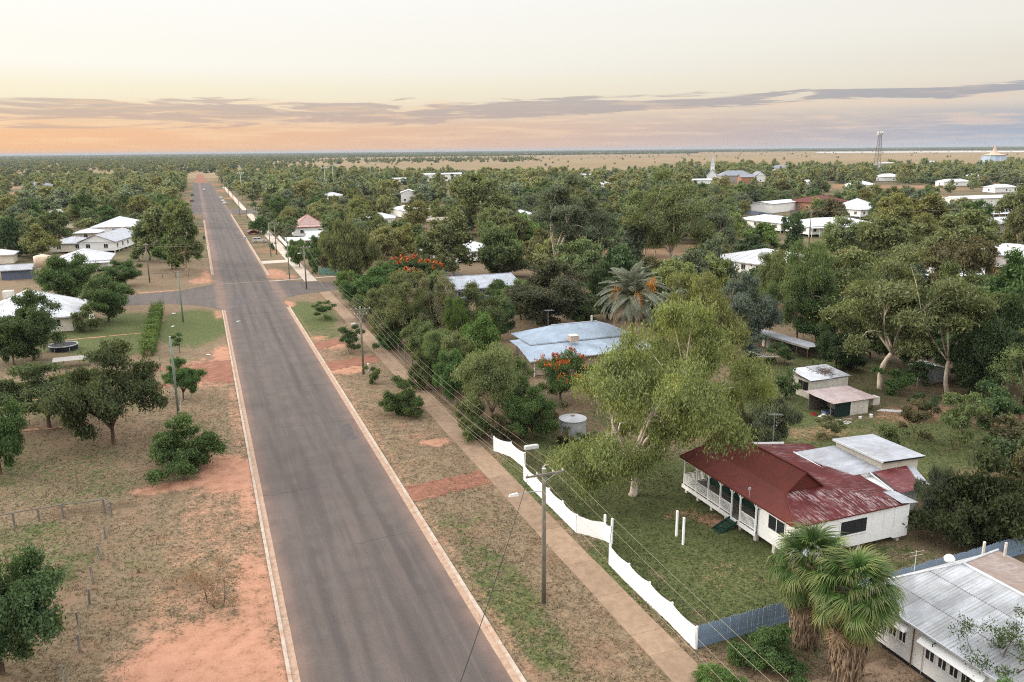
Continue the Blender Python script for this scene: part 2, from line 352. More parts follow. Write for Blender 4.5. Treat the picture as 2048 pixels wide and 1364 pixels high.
SOIL_BARE = [(-1.0, 60, 4.0, 16, .46), (-3.5, 50, 3.0, 10, .5), (19, 80, 3.5, 12, .22), (18.5, 95, 3.5, 10, .25), (19, 42, 3.5, 7, .25), (-8, 66, 2.0, 8, .3), (-2.5, 44, 5.0, 7.0, 1.0), (-0.5, 38, 4.5, 5, 1.0), (1.2, 53, 1.4, 7, .85), (0.2, 76.5, 2.6, 5.0, 1.0), (1.6, 70, 1.0, 5, .75), (-4.8, 75.2, 3.4, 1.2, .85), (21.0, 77, 1.8, 1.2, .8), (19.6, 79.5, 1.2, 0.8, .6),
    (1.4, 124.5, 1.6, 7, .95), (-1.0, 116, 5.0, 8.5, .62), (17.4, 109.5, 2.6, 2.2, .9), (18.5, 124, 2.6, 1.8, .8), (16.4, 131, 1.6, 2.0, .75), (17.5, 121, 3, 8, .35), (1.6, 159, 1.0, 5, .7), (1.8, 96, .8, 14, .55), (15.5, 165, 1.0, 3.5, .9), (15.7, 100, .5, 60, .5),
    (16.5, 209, 2.6, 9, .9), (18.5, 203, 2.5, 4, .8), (-1.2, 205, 2.6, 5, .8), (0.0, 213, 1.2, 10, .8), (48, 68.5, 5, 2.5, .55), (60, 63.5, 4, 2.0, .5), (75, 64.5, 6, 3, .6), (37.0, 50.6, 1.2, 1.4, .7), (35.5, 52.5, 2.0, 1.0, .5), (33, 43, 3.0, 2.5, .30), (84, 60, 8, 6, .45),
    (27.2, 60, .5, 9, .35), (21, 59, 3.5, 5, .22), (17, 70, 1.5, 4, .3), (-15, 100, 6, 8, .30), (-12, 92, 5, 4, .35), (15.8, 40, .5, 8, .5), (20, 36, 3, 5, .25), (-3, 176.5, 9, 1.2, .75), (-9, 192.5, 7, 1.0, .75), (-5, 62, 1.4, 8, .25), (20.5, 170, 3, 1, .4)]
SOIL_LUSH = [(-15, 148, 6.5, 17, 1.15), (-3, 150, 5.5, 15, .95), (-24, 150, 5, 12, .8), (-24, 135, 8, 8, .45), (17.5, 152, 4.5, 14, .9), (17, 135, 3.5, 6, .7), (33, 62, 8, 13, .95), (32, 45, 7, 10, .85), (46, 62, 12, 5, .6), (17.5, 46, 2.0, 10, .62), (20.5, 62, 2, 8, .35), (17, 58, 2, 4, .4), (62, 58, 18, 8, .75), (60, 75, 20, 10, .75), (76, 82, 14, 10, .6), (-15, 64, 5, 8, .52), (-20, 85, 10, 10, .5), (-13, 78, 5, 5, .45), (-5, 60, 4, 9, .35), (-4, 90, 4, 6, .45), (-14, 104, 7, 5, .5), (44, 39, 14, 4, .45), (36, 46, 5, 8, .55), (58, 56, 6, 14, .55), (52, 62, 14, 6, .55), (75, 58, 12, 8, .5), (85, 66, 12, 8, .45), (17.5, 240, 3, 20, .4), (16, 77, 1.3, 12, .3), (-2, 93, 2.5, 5, .25), (76, 90, 10, 12, .3), (47, 38.5, 8, 2, .3)]
SOIL_LITTER = [(33, 50, 6, 9, .28), (33, 61, 8, 9, .42), (-10.5, 62, 2.2, 12, .45), (-3.2, 56.5, 1.6, 2.2, .6), (-7.2, 60, 1.8, 12, .4), (-7.6, 52, 1.4, 5, .35), (-11, 72.5, 4, 1.2, .7), (92, 66, 10, 12, .7), (66, 63, 9, 2.5, .4), (33, 61, 8, 8, .45), (45, 80, 16, 9, .6), (80, 74, 14, 9, .55), (-17, 92, 7, 6, .55), (-5.5, 87, 3.5, 3, .5), (28, 90, 2.5, 25, .75), (27.5, 130, 2.5, 35, .7), (-6.0, 60, 2.0, 12, .40), (-28, 145, 5, 5, .7), (37, 36, 9, 1.5, .4), (95, 70, 14, 14, .7), (57, 42, 8, 6, .7), (33, 37, 5, 4, .35), (44, 50, 6, 8, .5)]
def soil(X, Y):
    def field(lst):
        f = np.zeros_like(X)
        for x, y, rx, ry, a in lst:
            d = ((X - x) / rx) ** 2 + ((Y - y) / ry) ** 2
            f = np.maximum(f, a * np.clip(1.45 - 0.75 * d, 0, 1))
        return f
    return field(SOIL_BARE), field(SOIL_LUSH), field(SOIL_LITTER)

ROAD_L, ROAD_R = 2.55, 14.85          # faces of the kerbs
def build_ground():
    xs = np.unique(np.concatenate([np.arange(-70, 110, 0.8), [ROAD_L - 0.4, ROAD_L - 0.1, ROAD_R + 0.1, ROAD_R + 0.4]])); ys = np.arange(20, 250, 0.8)
    X, Y = np.meshgrid(xs, ys); m = np.where(Y < 160, 1.0, np.clip(1 - (Y - 160) / 5, 0, 1))
    rng = np.random.RandomState(3)
    Zr = np.where((X > ROAD_L - 0.25) & (X < ROAD_R + 0.25), -0.05, 0.10 * m - 0.004)
    Zr = Zr + np.where((X > 27.5) | (X < 0.5), (rng.rand(*X.shape) - 0.5) * 0.05, 0.0) * (m > 0.99)
    Zr = np.where((Y > 165) & (Y < 205), -0.004, Zr)
    far = np.clip((Y - 205) / 5, 0, 1); Zr = np.where(Y >= 205, -0.004, Zr)
    nx, ny = len(xs), len(ys); v = np.stack([X, Y, Zr], -1).reshape(-1, 3)
    idx = np.arange(nx * ny).reshape(ny, nx); q = np.stack([idx[:-1, :-1], idx[:-1, 1:], idx[1:, 1:], idx[1:, :-1]], -1).reshape(-1, 4)
    me = bpy.data.meshes.new('ground'); me.vertices.add(len(v)); me.vertices.foreach_set('co', v.astype(np.float32).ravel())
    me.loops.add(q.size); me.loops.foreach_set('vertex_index', q.astype(np.int32).ravel()); me.polygons.add(len(q)); me.polygons.foreach_set('loop_start', np.arange(0, q.size, 4, dtype=np.int32))
    me.update(calc_edges=True); me.materials.append(MATS['ground_near']); me.shade_smooth()
    b, g, l = soil(X.ravel(), Y.ravel()); at = me.color_attributes.new('soil', 'FLOAT_COLOR', 'POINT')
    at.data.foreach_set('color', np.stack([b, g, l, np.ones_like(b)], -1).astype(np.float32).ravel())
    struct(put('ground', me))
    # the wide land out to the horizon, one sheet below
    S = 42000.0; mb = MB(); r = [0, 300, 900, 2500, 8000, 20000, S]
    mb.quad((-S, -3000, -0.06), (S, -3000, -0.06), (S, S, -0.06), (-S, S, -0.06)); struct(mb.build('terrain', 'ground_far'))
build_ground()

def sheet(name, poly, z, mat, parent=None):
    mb = MB(); mb.quad(*[(x, y, z) for x, y in poly]); o = mb.build(name, mat, parent); return struct(o) if parent is None else o
# main road: near block, the crossing, the second block and the wide far end
rd = MB(); rd.quad((ROAD_L, 10, .012), (ROAD_R, 10, .012), (ROAD_R, 164, .012), (ROAD_L, 164, .012)); 
rd.add([(ROAD_L, 164, .012), (ROAD_R, 164, .012), (14.2, 168.6, .012), (15.4, 172.2, .012), (18.6, 175.0, .012), (24.4, 177.6, .012), (60, 186, .012), (60, 199, .012), (27.9, 189.2, .012), (24.4, 191.4, .012), (16.5, 196.6, .012), (13.6, 201.5, .012), (14.7, 214, .012),
         (1.6, 214, .012), (2.0, 204, .012), (1.4, 198.4, .012), (-1.5, 195.2, .012), (-6.2, 191.7, .012), (-15.7, 190.4, .012), (-60, 192, .012), (-60, 178, .012), (-14.8, 176.8, .012), (-8.3, 175.9, .012), (-2.0, 170.8, .012), (1.3, 166.0, .012)], [tuple(range(25))])
rd.quad((1.6, 214, .012), (14.7, 214, .012), (14.4, 430, .012), (1.0, 430, .012))
rd.add([(1.0, 430, .012), (14.4, 430, .012), (90, 437, .012), (90, 452, .012), (15.4, 468, .012), (-4.0, 470, .012), (-90, 460, .012), (-90, 440, .012)], [tuple(range(8))])
rd.quad((-4.0, 470, .012), (15.4, 468, .012), (13.0, 900, .012), (-3.0, 900, .012))
struct(rd.build('road', 'bitumen'))
struct(MB().quad((-2.0, 900, .008), (11.5, 900, .008), (9.0, 1285, .008), (1.5, 1285, .008)).build('dirt_track', 'red_gravel'))
struct(MB().quad((-60, 1285, .02), (60, 1285, .02), (60, 1300, .02), (-60, 1300, .02)).build('far_road', 'concrete_pale'))
# seal joints across the road
for y in (300.0, 197.0, 640.0): struct(MB().quad((2.0, y, .017), (14.4, y + .8, .017), (14.4, y + 1.15, .017), (2.0, y + .35, .017)).build('seal_joint', 'concrete_path'))

# kerbs: each cast length its own piece, kerb above, channel below
def kerb(name, xface, side, y0, y1, step=3.0):
    root = MB().box(min(xface, xface + side * .12), max(xface, xface + side * .12), y0, y1, -.10, .02).build(name, 'kerb_top'); struct(root)
    k = int((y1 - y0) / step); rng = random.Random(int(y0)); L = (y1 - y0) / k
    def prof(Lp):
        mb = MB(); pr = [(0.42, -.02), (0.42, .022), (0.0, .032), (-.03, .125), (-.26, .135), (-.26, -.02)]
        n = len(pr); pts = [(-side * a, 0, z) for a, z in pr] + [(-side * a, Lp, z) for a, z in pr]
        fs = [(i, (i + 1) % n, (i + 1) % n + n, i + n) for i in range(n)] + [tuple(range(n)), tuple(reversed(range(n, 2 * n)))]
        if side > 0: fs = [tuple(reversed(f)) for f in fs]
        mb.add(pts, fs); me = mb.mesh('kerb_stone', 'kerb_top'); me.materials.append(MATS['kerb_gutter'])
        me.polygons[0].material_index = 1; me.polygons[1].material_index = 1
        return me
    me = prof(L - 0.02)
    for i in range(k): put('kerb_stone', me, root, (xface, y0 + i * L, rng.uniform(-.006, .006)), (0, 0, rng.uniform(-.0015, .0015)))
kerb('kerb_west', ROAD_L, -1, 16, 163.5); kerb('kerb_east', ROAD_R, 1, 16, 161.5)
kerb('kerb_west_far', 1.55, -1, 214, 395, 10.0); kerb('kerb_east_far', 14.75, 1, 207, 427, 10.0)

# footpath: cast slabs
def path(name, x0, x1, ys, mat, zz, wob=0.0):
    root = MB().quad((x0 + .05, ys[0], zz - .004), (x1 - .05, ys[0], zz - .004), (x1 - .05, ys[-1], zz - .004), (x0 + .05, ys[-1], zz - .004)).build(name, 'dust'); struct(root)
    rng = random.Random(5)
    for a, b in zip(ys[:-1], ys[1:]):
        e = rng.uniform(-wob, wob); MB().box(x0 + e, x1 + e, a + .012, b - .012, zz - .08, zz + .016 + rng.uniform(-.003, .003)).build('slab', mat, root)
ysl = [12.0, 16.9, 22.3, 27.7, 33.6, 36.65, 38.93, 43.7, 48.42, 54.2, 59.97, 65.8, 71.5]
while ysl[-1] < 174: ysl.append(ysl[-1] + 5.75)
ysl[-1] = 176.2
path('footpath', 22.9, 25.15, ysl, 'concrete_path', 0.105, 0.04)
ysl2 = [193.0]
while ysl2[-1] < 425: ysl2.append(ysl2[-1] + 6.0)
path('footpath_far', 21.9, 24.8, ysl2, 'concrete_pale', 0.02, 0.02)
path('footpath_beyond', 21.6, 24.2, [455 + 12 * i for i in range(28)], 'concrete_pale', 0.02)
struct(MB().quad((14.9, 229.8, .018), (24.4, 230.4, .018), (24.4, 236.2, .018), (14.9, 235.8, .018)).build('driveway_slab', 'concrete_pale'))
struct(MB().quad((14.2, 196.8, .024), (60, 199.8, .024), (60, 200.8, .024), (14.0, 197.8, .024)).build('edge_strip', 'concrete_pale'))
# red gravel driveways, ragged edges
def ragged(name, quad, z, mat, amp=0.35, n=14, seed=1):
    rng = random.Random(seed); pts = []
    for i in range(4):
        a, b = Vector(quad[i]).to_3d(), Vector(quad[(i + 1) % 4]).to_3d()
        for k in range(n):
            p = a.lerp(b, k / n); q = amp if i % 2 == 1 else (0.12 if 0 else amp)
            pts.append((p.x + rng.uniform(-q, q) * 0.4, p.y + rng.uniform(-q, q), z))
    struct(MB().quad(*pts).build(name, mat))
ragged('driveway', [(15.1, 63.4), (22.8, 64.8), (22.8, 67.8), (15.1, 66.9)], .112, 'red_gravel', .3, 16, 1)
ragged('driveway', [(15.1, 109.8), (22.7, 112.6), (22.6, 116.4), (15.1, 114.8)], .112, 'red_gravel', .45, 16, 2)
ragged('driveway', [(15.1, 122.8), (22.0, 127.5), (22.0, 131.0), (15.1, 128.0)], .112, 'red_gravel', .45, 16, 3)
ragged('driveway', [(-3.5, 110.3), (2.25, 109.4), (2.3, 122.2), (-3.0, 121.5)], .112, 'red_gravel', .6, 16, 4)
ragged('wheel_track', [(-9.0, 109.6), (-3.4, 110.6), (-3.4, 112.2), (-9.0, 111.2)], .1125, 'red_gravel', .35, 12, 5)
ragged('wheel_track', [(-9.0, 119.3), (-3.2, 120.0), (-3.2, 121.6), (-9.0, 121.0)], .1125, 'red_gravel', .35, 12, 6)
ragged('garden_path', [(-24, 146.0), (-10.5, 147.0), (-10.5, 147.5), (-24, 146.6)], .112, 'dust', .08, 10, 7)
ragged('garden_path', [(-25, 98.2), (-15, 97.4), (-15, 98.0), (-25, 98.9)], .112, 'dust', .1, 10, 8)
struct(MB().quad((28.5, 29.0, .109), (36.6, 29.0, .109), (36.6, 31.2, .109), (28.5, 31.2, .109)).build('concrete_apron', 'concrete_path'))
ragged('side_street', [(96, 128), (240, 148), (240, 156), (96, 136)], .03, 'red_gravel', 1.2, 16, 9)
ragged('asphalt_yard', [(225, 277), (300, 262), (305, 270), (228, 286)], .03, 'bitumen', .3, 8, 10)
struct(MB().quad((3332.89, 3756.49, .1), (3617.88, 2697.70, .1), (4408.98, 3252.69, .1), (4087.28, 4558.07, .1)).build('lagoon', 'water'))

# repaired patches and cross cracks in the seal
paint('seal_patch', (0.076, 0.066, 0.066), 0.85, 0.2, 1.5, world=True); paint('crack', (0.030, 0.026, 0.026), 0.9, 0.1)
for i, (x, y, a, b) in enumerate(((6.1, 172.0, 1.6, 3.4), (12.9, 84, .7, 2.6))): ragged('seal_patch', [(x - a, y - b), (x + a, y - b), (x + a, y + b), (x - a, y + b)], .0155, 'seal_patch', .25, 8, 30 + i)
def crack(y, x0, x1, w, seed):
    rng = random.Random(seed); n = 26; up = []; lo = []; c = y
    for i in range(n + 1):
        x = x0 + (x1 - x0) * i / n; c += rng.uniform(-.14, .14); e = w * rng.uniform(.4, 1.0); up.append((x, c + e, .0165)); lo.append((x, c - e, .0165))
    mb = MB(); mb.add(up + lo, [(i, n + 1 + i, n + 2 + i, i + 1) for i in range(n)]); struct(mb.build('seal_crack', 'crack'))
for i, (y, a, b, w) in enumerate(((143, 2.8, 14.6, .05), (118.5, 2.8, 9.0, .035), (88, 6, 14.6, .03), (70, 2.8, 8, .025), (158, 4, 14.5, .05), (104, 8, 14.6, .03), (58, 9, 14.6, .02))): crack(y, a, b, w, 60 + i)


# ================================================================== VEGETATION GENERATORS
leafmat('leaf', None, 0.30, 0.35); leafmat('leaf_soft', None, 0.34, 0.4)
for nm, c in dict(olive=(0.165, 0.190, 0.098), dark=(0.080, 0.112, 0.060), mid=(0.128, 0.168, 0.078), grey=(0.150, 0.178, 0.122), gold=(0.205, 0.210, 0.095)).items(): leafmat('leaf_' + nm, tuple(q * 1.22 for q in c), 0.26, 0.22, 0.78, 1.22)
def bark(name, a, b, sc_=3.0):
    m, nt = newmat(name); t = NT(nt); v = t.obj()
    n = t.noise(t.mapping(v, (1.0, 1.0, 0.3)), sc_, 5.0, 0.65)
    t.out(t.mix(t.range(n, 0.35, 0.65), a, b), 0.9, 0.15); return m
bark('bark_white', (0.42, 0.33, 0.26), (0.66, 0.57, 0.48)); bark('bark_grey', (0.13, 0.10, 0.075), (0.24, 0.19, 0.15)); bark('bark_brown', (0.085, 0.055, 0.038), (0.16, 0.11, 0.075)); bark('bark_pale', (0.30, 0.22, 0.15), (0.50, 0.40, 0.30))
for nm, c in dict(orange=(0.45, 0.095, 0.022), white=(0.75, 0.72, 0.62), date=(0.62, 0.26, 0.06)).items():
    m, nt = newmat('flower_' + nm); t = NT(nt); hs = t.n('ShaderNodeHueSaturation'); hs.inputs['Color'].default_value = (*c, 1); t.l(t.range(t.island(), 0, 1, 0.6, 1.3, False), hs.inputs['Value']); t.l(t.range(t.island(), 0, 1, 0.49, 0.52, False), hs.inputs['Hue']); t.out(hs.outputs[0], 0.7, 0.2)

def unit(a): return a / np.maximum(np.linalg.norm(a, axis=-1, keepdims=True), 1e-9)
def leaf_quads(P, axis, nrm, L, W):
    """rhombic leaves: P centres, axis along the leaf, nrm leaf normal, lengths L, widths W"""
    side = unit(np.cross(axis, nrm)); a = axis * (L[:, None] * 0.5); s = side * (W[:, None] * 0.5)
    bend = unit(np.cross(side, axis)) * (L[:, None] * 0.10)
    q = np.stack([P - a, P + s * 1.0 - a * 0.1 + bend, P + a, P - s - a * 0.1 + bend], 1)
    return q.reshape(-1, 3)

PROTO = {}
def make_tree(key, seed, H, R, base=0.35, fork=0.3, limbs=5, clumps=60, crad=0.25, leaves=200, leaf=(0.25, 0.10), droop=0.2, top=1.0, lean=0.0, trunk_r=0.22, stems=1,
              bark_m='bark_grey', leaf_m='leaf', flat=0.75, inner=0.45, flowers=None, flower_n=0, shape=1.0, lumpy=0.30, asym=0.12, limb_show=0.0, gap=0.95, lobes=0, lobe_r=0.30, skew=None, shift=None):
    """H height, R crown radius; base = height of the crown's underside, fork = where limbs leave the trunk (fractions of H)"""
    rng = np.random.RandomState(seed); ch = H * (1 - base); cz = H * base + ch * 0.48
    # foliage hangs in a few big lobes; each lobe is a heap of clumps over its upper side
    ph = rng.rand(6) * 6.28; nl = max(5, lobes or clumps // 5); LC = []; tries = 0; sp = gap * 1.25
    while len(LC) < nl and tries < 4000:
        tries += 1
        if tries % 400 == 0: sp *= 0.85
        d = unit(rng.randn(3)); az = math.atan2(d[1], d[0])
        lump = 1 + lumpy * (0.5 * math.sin(2 * az + ph[0]) + 0.5 * math.sin(3 * az + ph[1] + 2.3 * d[2]) + 0.4 * math.sin(5 * az + ph[2] + 4 * d[2]))
        rr = (inner + (1 - inner) * rng.rand() ** 0.6) * lump * rng.uniform(0.86, 1.12); zz = d[2] * rr; wide = 1.0 - shape * 0.35 * max(0, zz) ** 1.2
        p = np.array([d[0] * rr * wide, d[1] * rr * wide, zz])
        p[0] += asym * math.sin(ph[3]) * zz; p[1] += asym * math.cos(ph[4]) * zz
        if all(np.linalg.norm((p - c) * (1, 1, 0.8)) > lobe_r * sp for c in LC): LC.append(p)
    LC = np.array(LC); per = max(2, int(round(clumps / len(LC)))); lr = lobe_r * rng.uniform(0.7, 1.25, len(LC)); C = []; LOBE = []
    for i, c in enumerate(LC):
        for k in range(per):
            d = unit(rng.randn(3)); d[2] = abs(d[2]) * 1.0 - 0.30 * rng.rand(); C.append(c + d * lr[i] * rng.uniform(0.55, 1.0) * (1, 1, 0.8)); LOBE.append(i)
    C = np.array(C); LOBE = np.array(LOBE)
    # fit the heap of clumps to the wanted spread and height
    hr = np.percentile(np.hypot(C[:, 0], C[:, 1]), 96); C[:, :2] *= (R * (1 - crad * 0.7)) / hr; LC[:, :2] *= (R * (1 - crad * 0.7)) / hr
    cr_z = crad * R * flat * 0.8; z0_, z1_ = np.percentile(C[:, 2], 1), C[:, 2].max(); zf = (H - cr_z - (H * base + cr_z * 0.6)) / (z1_ - z0_); LC[:, 2] = H * base + cr_z * 0.6 + (LC[:, 2] - z0_) * zf; C[:, 2] = H * base + cr_z * 0.6 + (C[:, 2] - z0_) * zf
    if shift: C[:, :2] += shift; LC[:, :2] += shift
    if skew:
        for A_ in (C, LC): A_[:, 2] += skew[2] * (A_[:, 0] * skew[0] + A_[:, 1] * skew[1])
    # skeleton: stems, limbs to groups of clumps, twigs to each clump
    mb = MB(); top_f = H * fork
    def curve(a, b, sag, k=5):
        a = np.array(a); b = np.array(b); ts = np.linspace(0, 1, k); j = rng.randn(3) * np.linalg.norm(b - a) * 0.05
        return [tuple(a + (b - a) * t + j * math.sin(math.pi * t) + np.array([0, 0, sag * math.sin(math.pi * t)])) for t in ts]
    forks = []
    for s in range(stems):
        if stems == 1: b0 = np.zeros(3); f = np.array([lean * H * 0.2, rng.randn() * 0.02 * H, top_f])
        else:
            a = 6.28 * s / stems + rng.rand(); b0 = np.array([math.cos(a), math.sin(a), 0]) * trunk_r * 0.9; f = np.array([math.cos(a) * R * 0.28, math.sin(a) * R * 0.28, top_f * rng.uniform(0.8, 1.2)])
        pts = curve(b0 - np.array([0, 0, 0.25]), f, 0, 6); r0 = trunk_r * (1 if stems == 1 else 0.6)
        mb.tube(pts, [r0 * (1.35 if i == 0 else 1 - 0.07 * i) for i in range(6)], 8); forks.append((f, r0 * 0.66))
    az = np.arctan2(LC[:, 1], LC[:, 0]); order = np.argsort(az + rng.rand()); groups = np.array_split(order, max(1, min(limbs, len(LC))))
    for g in groups:
        if len(g) == 0: continue
        cen = LC[g].mean(0); f, fr = min(forks, key=lambda q: np.linalg.norm(q[0][:2] - cen[:2])) if stems > 1 else forks[0]
        pts = curve(f - np.array([0, 0, 0.04 * H * rng.rand()]), f + (cen - f) * 0.85, 0.08 * R * (1 - droop), 6); rl = fr * rng.uniform(0.62, 0.9)
        mb.tube(pts, [rl * (1 - 0.12 * i) for i in range(6)], 6); nodes = np.array(pts[1:])
        for li in g:
            c = LC[li]; dd = np.linalg.norm(nodes - c, axis=1) + 0.35 * np.maximum(0, nodes[:, 2] - c[2]); k = int(np.argmin(dd)); r1 = rl * (1 - 0.12 * (k + 1)) * 0.7
            m_ = curve(nodes[k], c, 0.06 * R, 5); mb.tube(m_, [r1, r1 * 0.85, r1 * 0.7, r1 * 0.55, r1 * 0.4], 5, False)
            for ci in np.where(LOBE == li)[0]:
                q = C[ci]; mb.tube(curve(c, q + (q - c) * limb_show, 0.02 * R, 3), [r1 * 0.42, r1 * 0.28, r1 * 0.1], 3, False)
    wood = mb.mesh('trunk', bark_m, True)
    # leaves
    n = len(C) * leaves; cid = np.repeat(np.arange(len(C)), leaves); size = rng.uniform(0.7, 1.3, len(C))[cid]
    d = unit(rng.randn(n, 3)); rad = rng.rand(n) ** 0.45 * np.where(rng.rand(n) < 0.22, rng.uniform(1.0, 1.9, n), 1.0)
    P = C[cid] + d * (rad * crad * R * size)[:, None] * np.array([1, 1, flat])
    P[:, 2] -= droop * crad * R * rng.rand(n) ** 1.5 * 1.1
    outw = unit(P - np.array([0, 0, cz - 0.2 * ch]))
    nrm = unit(outw * 0.7 + np.array([0, 0, 0.55]) + rng.randn(n, 3) * 0.62)
    ax = unit(rng.randn(n, 3) * (1 - 0.6 * droop) + np.array([0, 0, -1.4 * droop]))
    L = leaf[0] * rng.uniform(0.6, 1.4, n); W = leaf[1] * rng.uniform(0.7, 1.3, n)
    crown = npmesh('crown', leaf_quads(P, ax, nrm, L, W), 4, leaf_m)
    fl = None
    if flowers:
        k = flower_n; sel = rng.choice(np.where(C[:, 2] > np.percentile(C[:, 2], 35))[0], k); m_ = 11
        FC = C[sel] + unit(C[sel] - np.array([0, 0, cz - ch * 0.6])) * crad * R * 0.85
        FP = np.repeat(FC, m_, 0) + rng.randn(k * m_, 3) * crad * R * 0.20
        fl = npmesh('flowers', leaf_quads(FP, unit(rng.randn(k * m_, 3)), unit(rng.randn(k * m_, 3) + np.array([0, 0, 1])), rng.uniform(0.7, 1.3, k * m_) * leaf[0] * 0.8, rng.uniform(0.7, 1.3, k * m_) * leaf[0] * 0.6), 4, flowers)
    PROTO[key] = (H, R, wood, crown, fl)

# near kinds (metres); copies are scaled to each tree's own height and spread
make_tree('hero_gum', 11, 14, 9.0, base=0.20, fork=0.20, limbs=8, lobes=46, lobe_r=0.21, clumps=300, crad=0.115, leaves=250, gap=0.80, leaf=(0.30, 0.085), droop=0.75, trunk_r=0.36, bark_m='bark_white', leaf_m='leaf_soft', flat=0.7, inner=0.5, lumpy=0.5, limb_show=0.0, skew=(0.93, -0.36, 0.16), shape=1.7, shift=(1.7, -0.7))
make_tree('gum_a', 21, 15, 6.5, base=0.34, fork=0.27, limbs=6, lobes=32, lobe_r=0.22, clumps=190, crad=0.140, leaves=150, gap=0.80, leaf=(0.34, 0.11), droop=0.55, trunk_r=0.27, bark_m='bark_white', flat=0.75, inner=0.45, lumpy=0.5)
make_tree('gum_b', 22, 16, 6.0, base=0.36, fork=0.30, limbs=5, lobes=28, lobe_r=0.22, clumps=165, crad=0.140, leaves=150, gap=0.80, leaf=(0.34, 0.11), droop=0.45, trunk_r=0.26, bark_m='bark_white', flat=0.7, inner=0.4, lumpy=0.6, lean=0.3)
make_tree('gum_c', 23, 12, 5.0, base=0.22, fork=0.22, limbs=6, lobes=34, lobe_r=0.25, clumps=200, crad=0.150, leaves=135, gap=0.72, leaf=(0.30, 0.09), droop=0.7, trunk_r=0.28, bark_m='bark_pale', leaf_m='leaf_soft', flat=0.9, inner=0.4, shape=1.3, lumpy=0.35)
make_tree('paperbark', 31, 11, 4.2, base=0.22, fork=0.30, limbs=6, lobes=26, lobe_r=0.27, clumps=150, crad=0.170, leaves=150, gap=0.75, leaf=(0.26, 0.10), droop=0.4, trunk_r=0.22, stems=4, bark_m='bark_pale', flat=0.9, inner=0.35, lumpy=0.45)
make_tree('round_a', 41, 7, 4.2, base=0.16, fork=0.2, limbs=6, lobes=44, lobe_r=0.26, clumps=250, crad=0.140, leaves=115, gap=0.62, leaf=(0.26, 0.12), droop=0.15, trunk_r=0.20, bark_m='bark_brown', flat=0.8, inner=0.5, lumpy=0.25)
make_tree('round_b', 42, 8, 4.6, base=0.12, fork=0.18, limbs=6, lobes=46, lobe_r=0.26, clumps=260, crad=0.140, leaves=115, gap=0.62, leaf=(0.28, 0.12), droop=0.2, trunk_r=0.22, bark_m='bark_brown', flat=0.8, inner=0.5, lumpy=0.35)
make_tree('spread', 43, 6, 5.2, base=0.20, fork=0.2, limbs=7, lobes=40, lobe_r=0.22, clumps=220, crad=0.130, leaves=145, gap=0.68, leaf=(0.24, 0.11), droop=0.1, trunk_r=0.20, bark_m='bark_brown', flat=0.6, inner=0.35, lumpy=0.5)
make_tree('poinciana', 44, 5.5, 4.6, base=0.22, fork=0.2, limbs=6, lobes=36, lobe_r=0.24, clumps=190, crad=0.140, leaves=110, gap=0.68, leaf=(0.24, 0.09), droop=0.1, trunk_r=0.2, bark_m='bark_grey', flat=0.6, inner=0.45, flowers='flower_orange', flower_n=150)
make_tree('poinciana_flat', 45, 5.0, 5.0, base=0.25, fork=0.2, limbs=6, lobes=34, lobe_r=0.22, clumps=170, crad=0.140, leaves=100, gap=0.68, leaf=(0.34, 0.14), droop=0.1, trunk_r=0.2, bark_m='bark_grey', flat=0.5, inner=0.45, flowers='flower_orange', flower_n=150)
make_tree('weeping', 51, 11, 6.0, base=0.10, fork=0.25, limbs=7, lobes=40, lobe_r=0.22, clumps=200, crad=0.140, leaves=125, gap=0.68, leaf=(0.55, 0.12), droop=1.0, trunk_r=0.3, bark_m='bark_grey', leaf_m='leaf_soft', flat=1.3, inner=0.5, shape=1.2)
make_tree('bush', 61, 2.4, 1.7, base=0.06, fork=0.12, limbs=5, lobes=18, lobe_r=0.30, clumps=80, crad=0.190, leaves=80, gap=0.65, leaf=(0.20, 0.09), droop=0.1, trunk_r=0.07, stems=3, bark_m='bark_brown', flat=0.85, inner=0.35, lumpy=0.4)
make_tree('bush_open', 62, 3.4, 2.2, base=0.16, fork=0.2, limbs=5, lobes=14, lobe_r=0.27, clumps=66, crad=0.180, leaves=80, gap=0.80, leaf=(0.24, 0.09), droop=0.1, trunk_r=0.08, stems=2, bark_m='bark_brown', flat=0.6, inner=0.35, lumpy=0.6)
make_tree('shrubby', 66, 4.5, 3.6, base=0.05, fork=0.12, limbs=6, lobes=30, lobe_r=0.26, clumps=170, crad=0.140, leaves=120, gap=0.72, leaf=(0.24, 0.10), droop=0.15, trunk_r=0.12, stems=3, bark_m='bark_brown', flat=0.7, inner=0.4, lumpy=0.6)
make_tree('frangipani', 63, 3.0, 2.2, base=0.1, fork=0.15, limbs=5, lobes=18, lobe_r=0.30, clumps=80, crad=0.180, leaves=75, gap=0.70, leaf=(0.24, 0.10), droop=0.1, trunk_r=0.1, bark_m='bark_grey', flat=0.8, inner=0.4, flowers='flower_white', flower_n=16)
make_tree('sapling', 64, 3.0, 1.2, base=0.4, fork=0.4, limbs=4, clumps=18, crad=0.32, leaves=60, leaf=(0.22, 0.09), droop=0.1, trunk_r=0.045, bark_m='bark_brown', flat=0.5, inner=0.3, lumpy=0.6)
make_tree('bare', 65, 7.0, 4.0, base=0.25, fork=0.2, limbs=7, lobes=24, lobe_r=0.22, clumps=110, crad=0.12, leaves=34, leaf=(0.18, 0.085), droop=0.1, trunk_r=0.17, bark_m='bark_brown', flat=0.8, inner=0.35, lumpy=0.5, limb_show=0.15, gap=0.9)
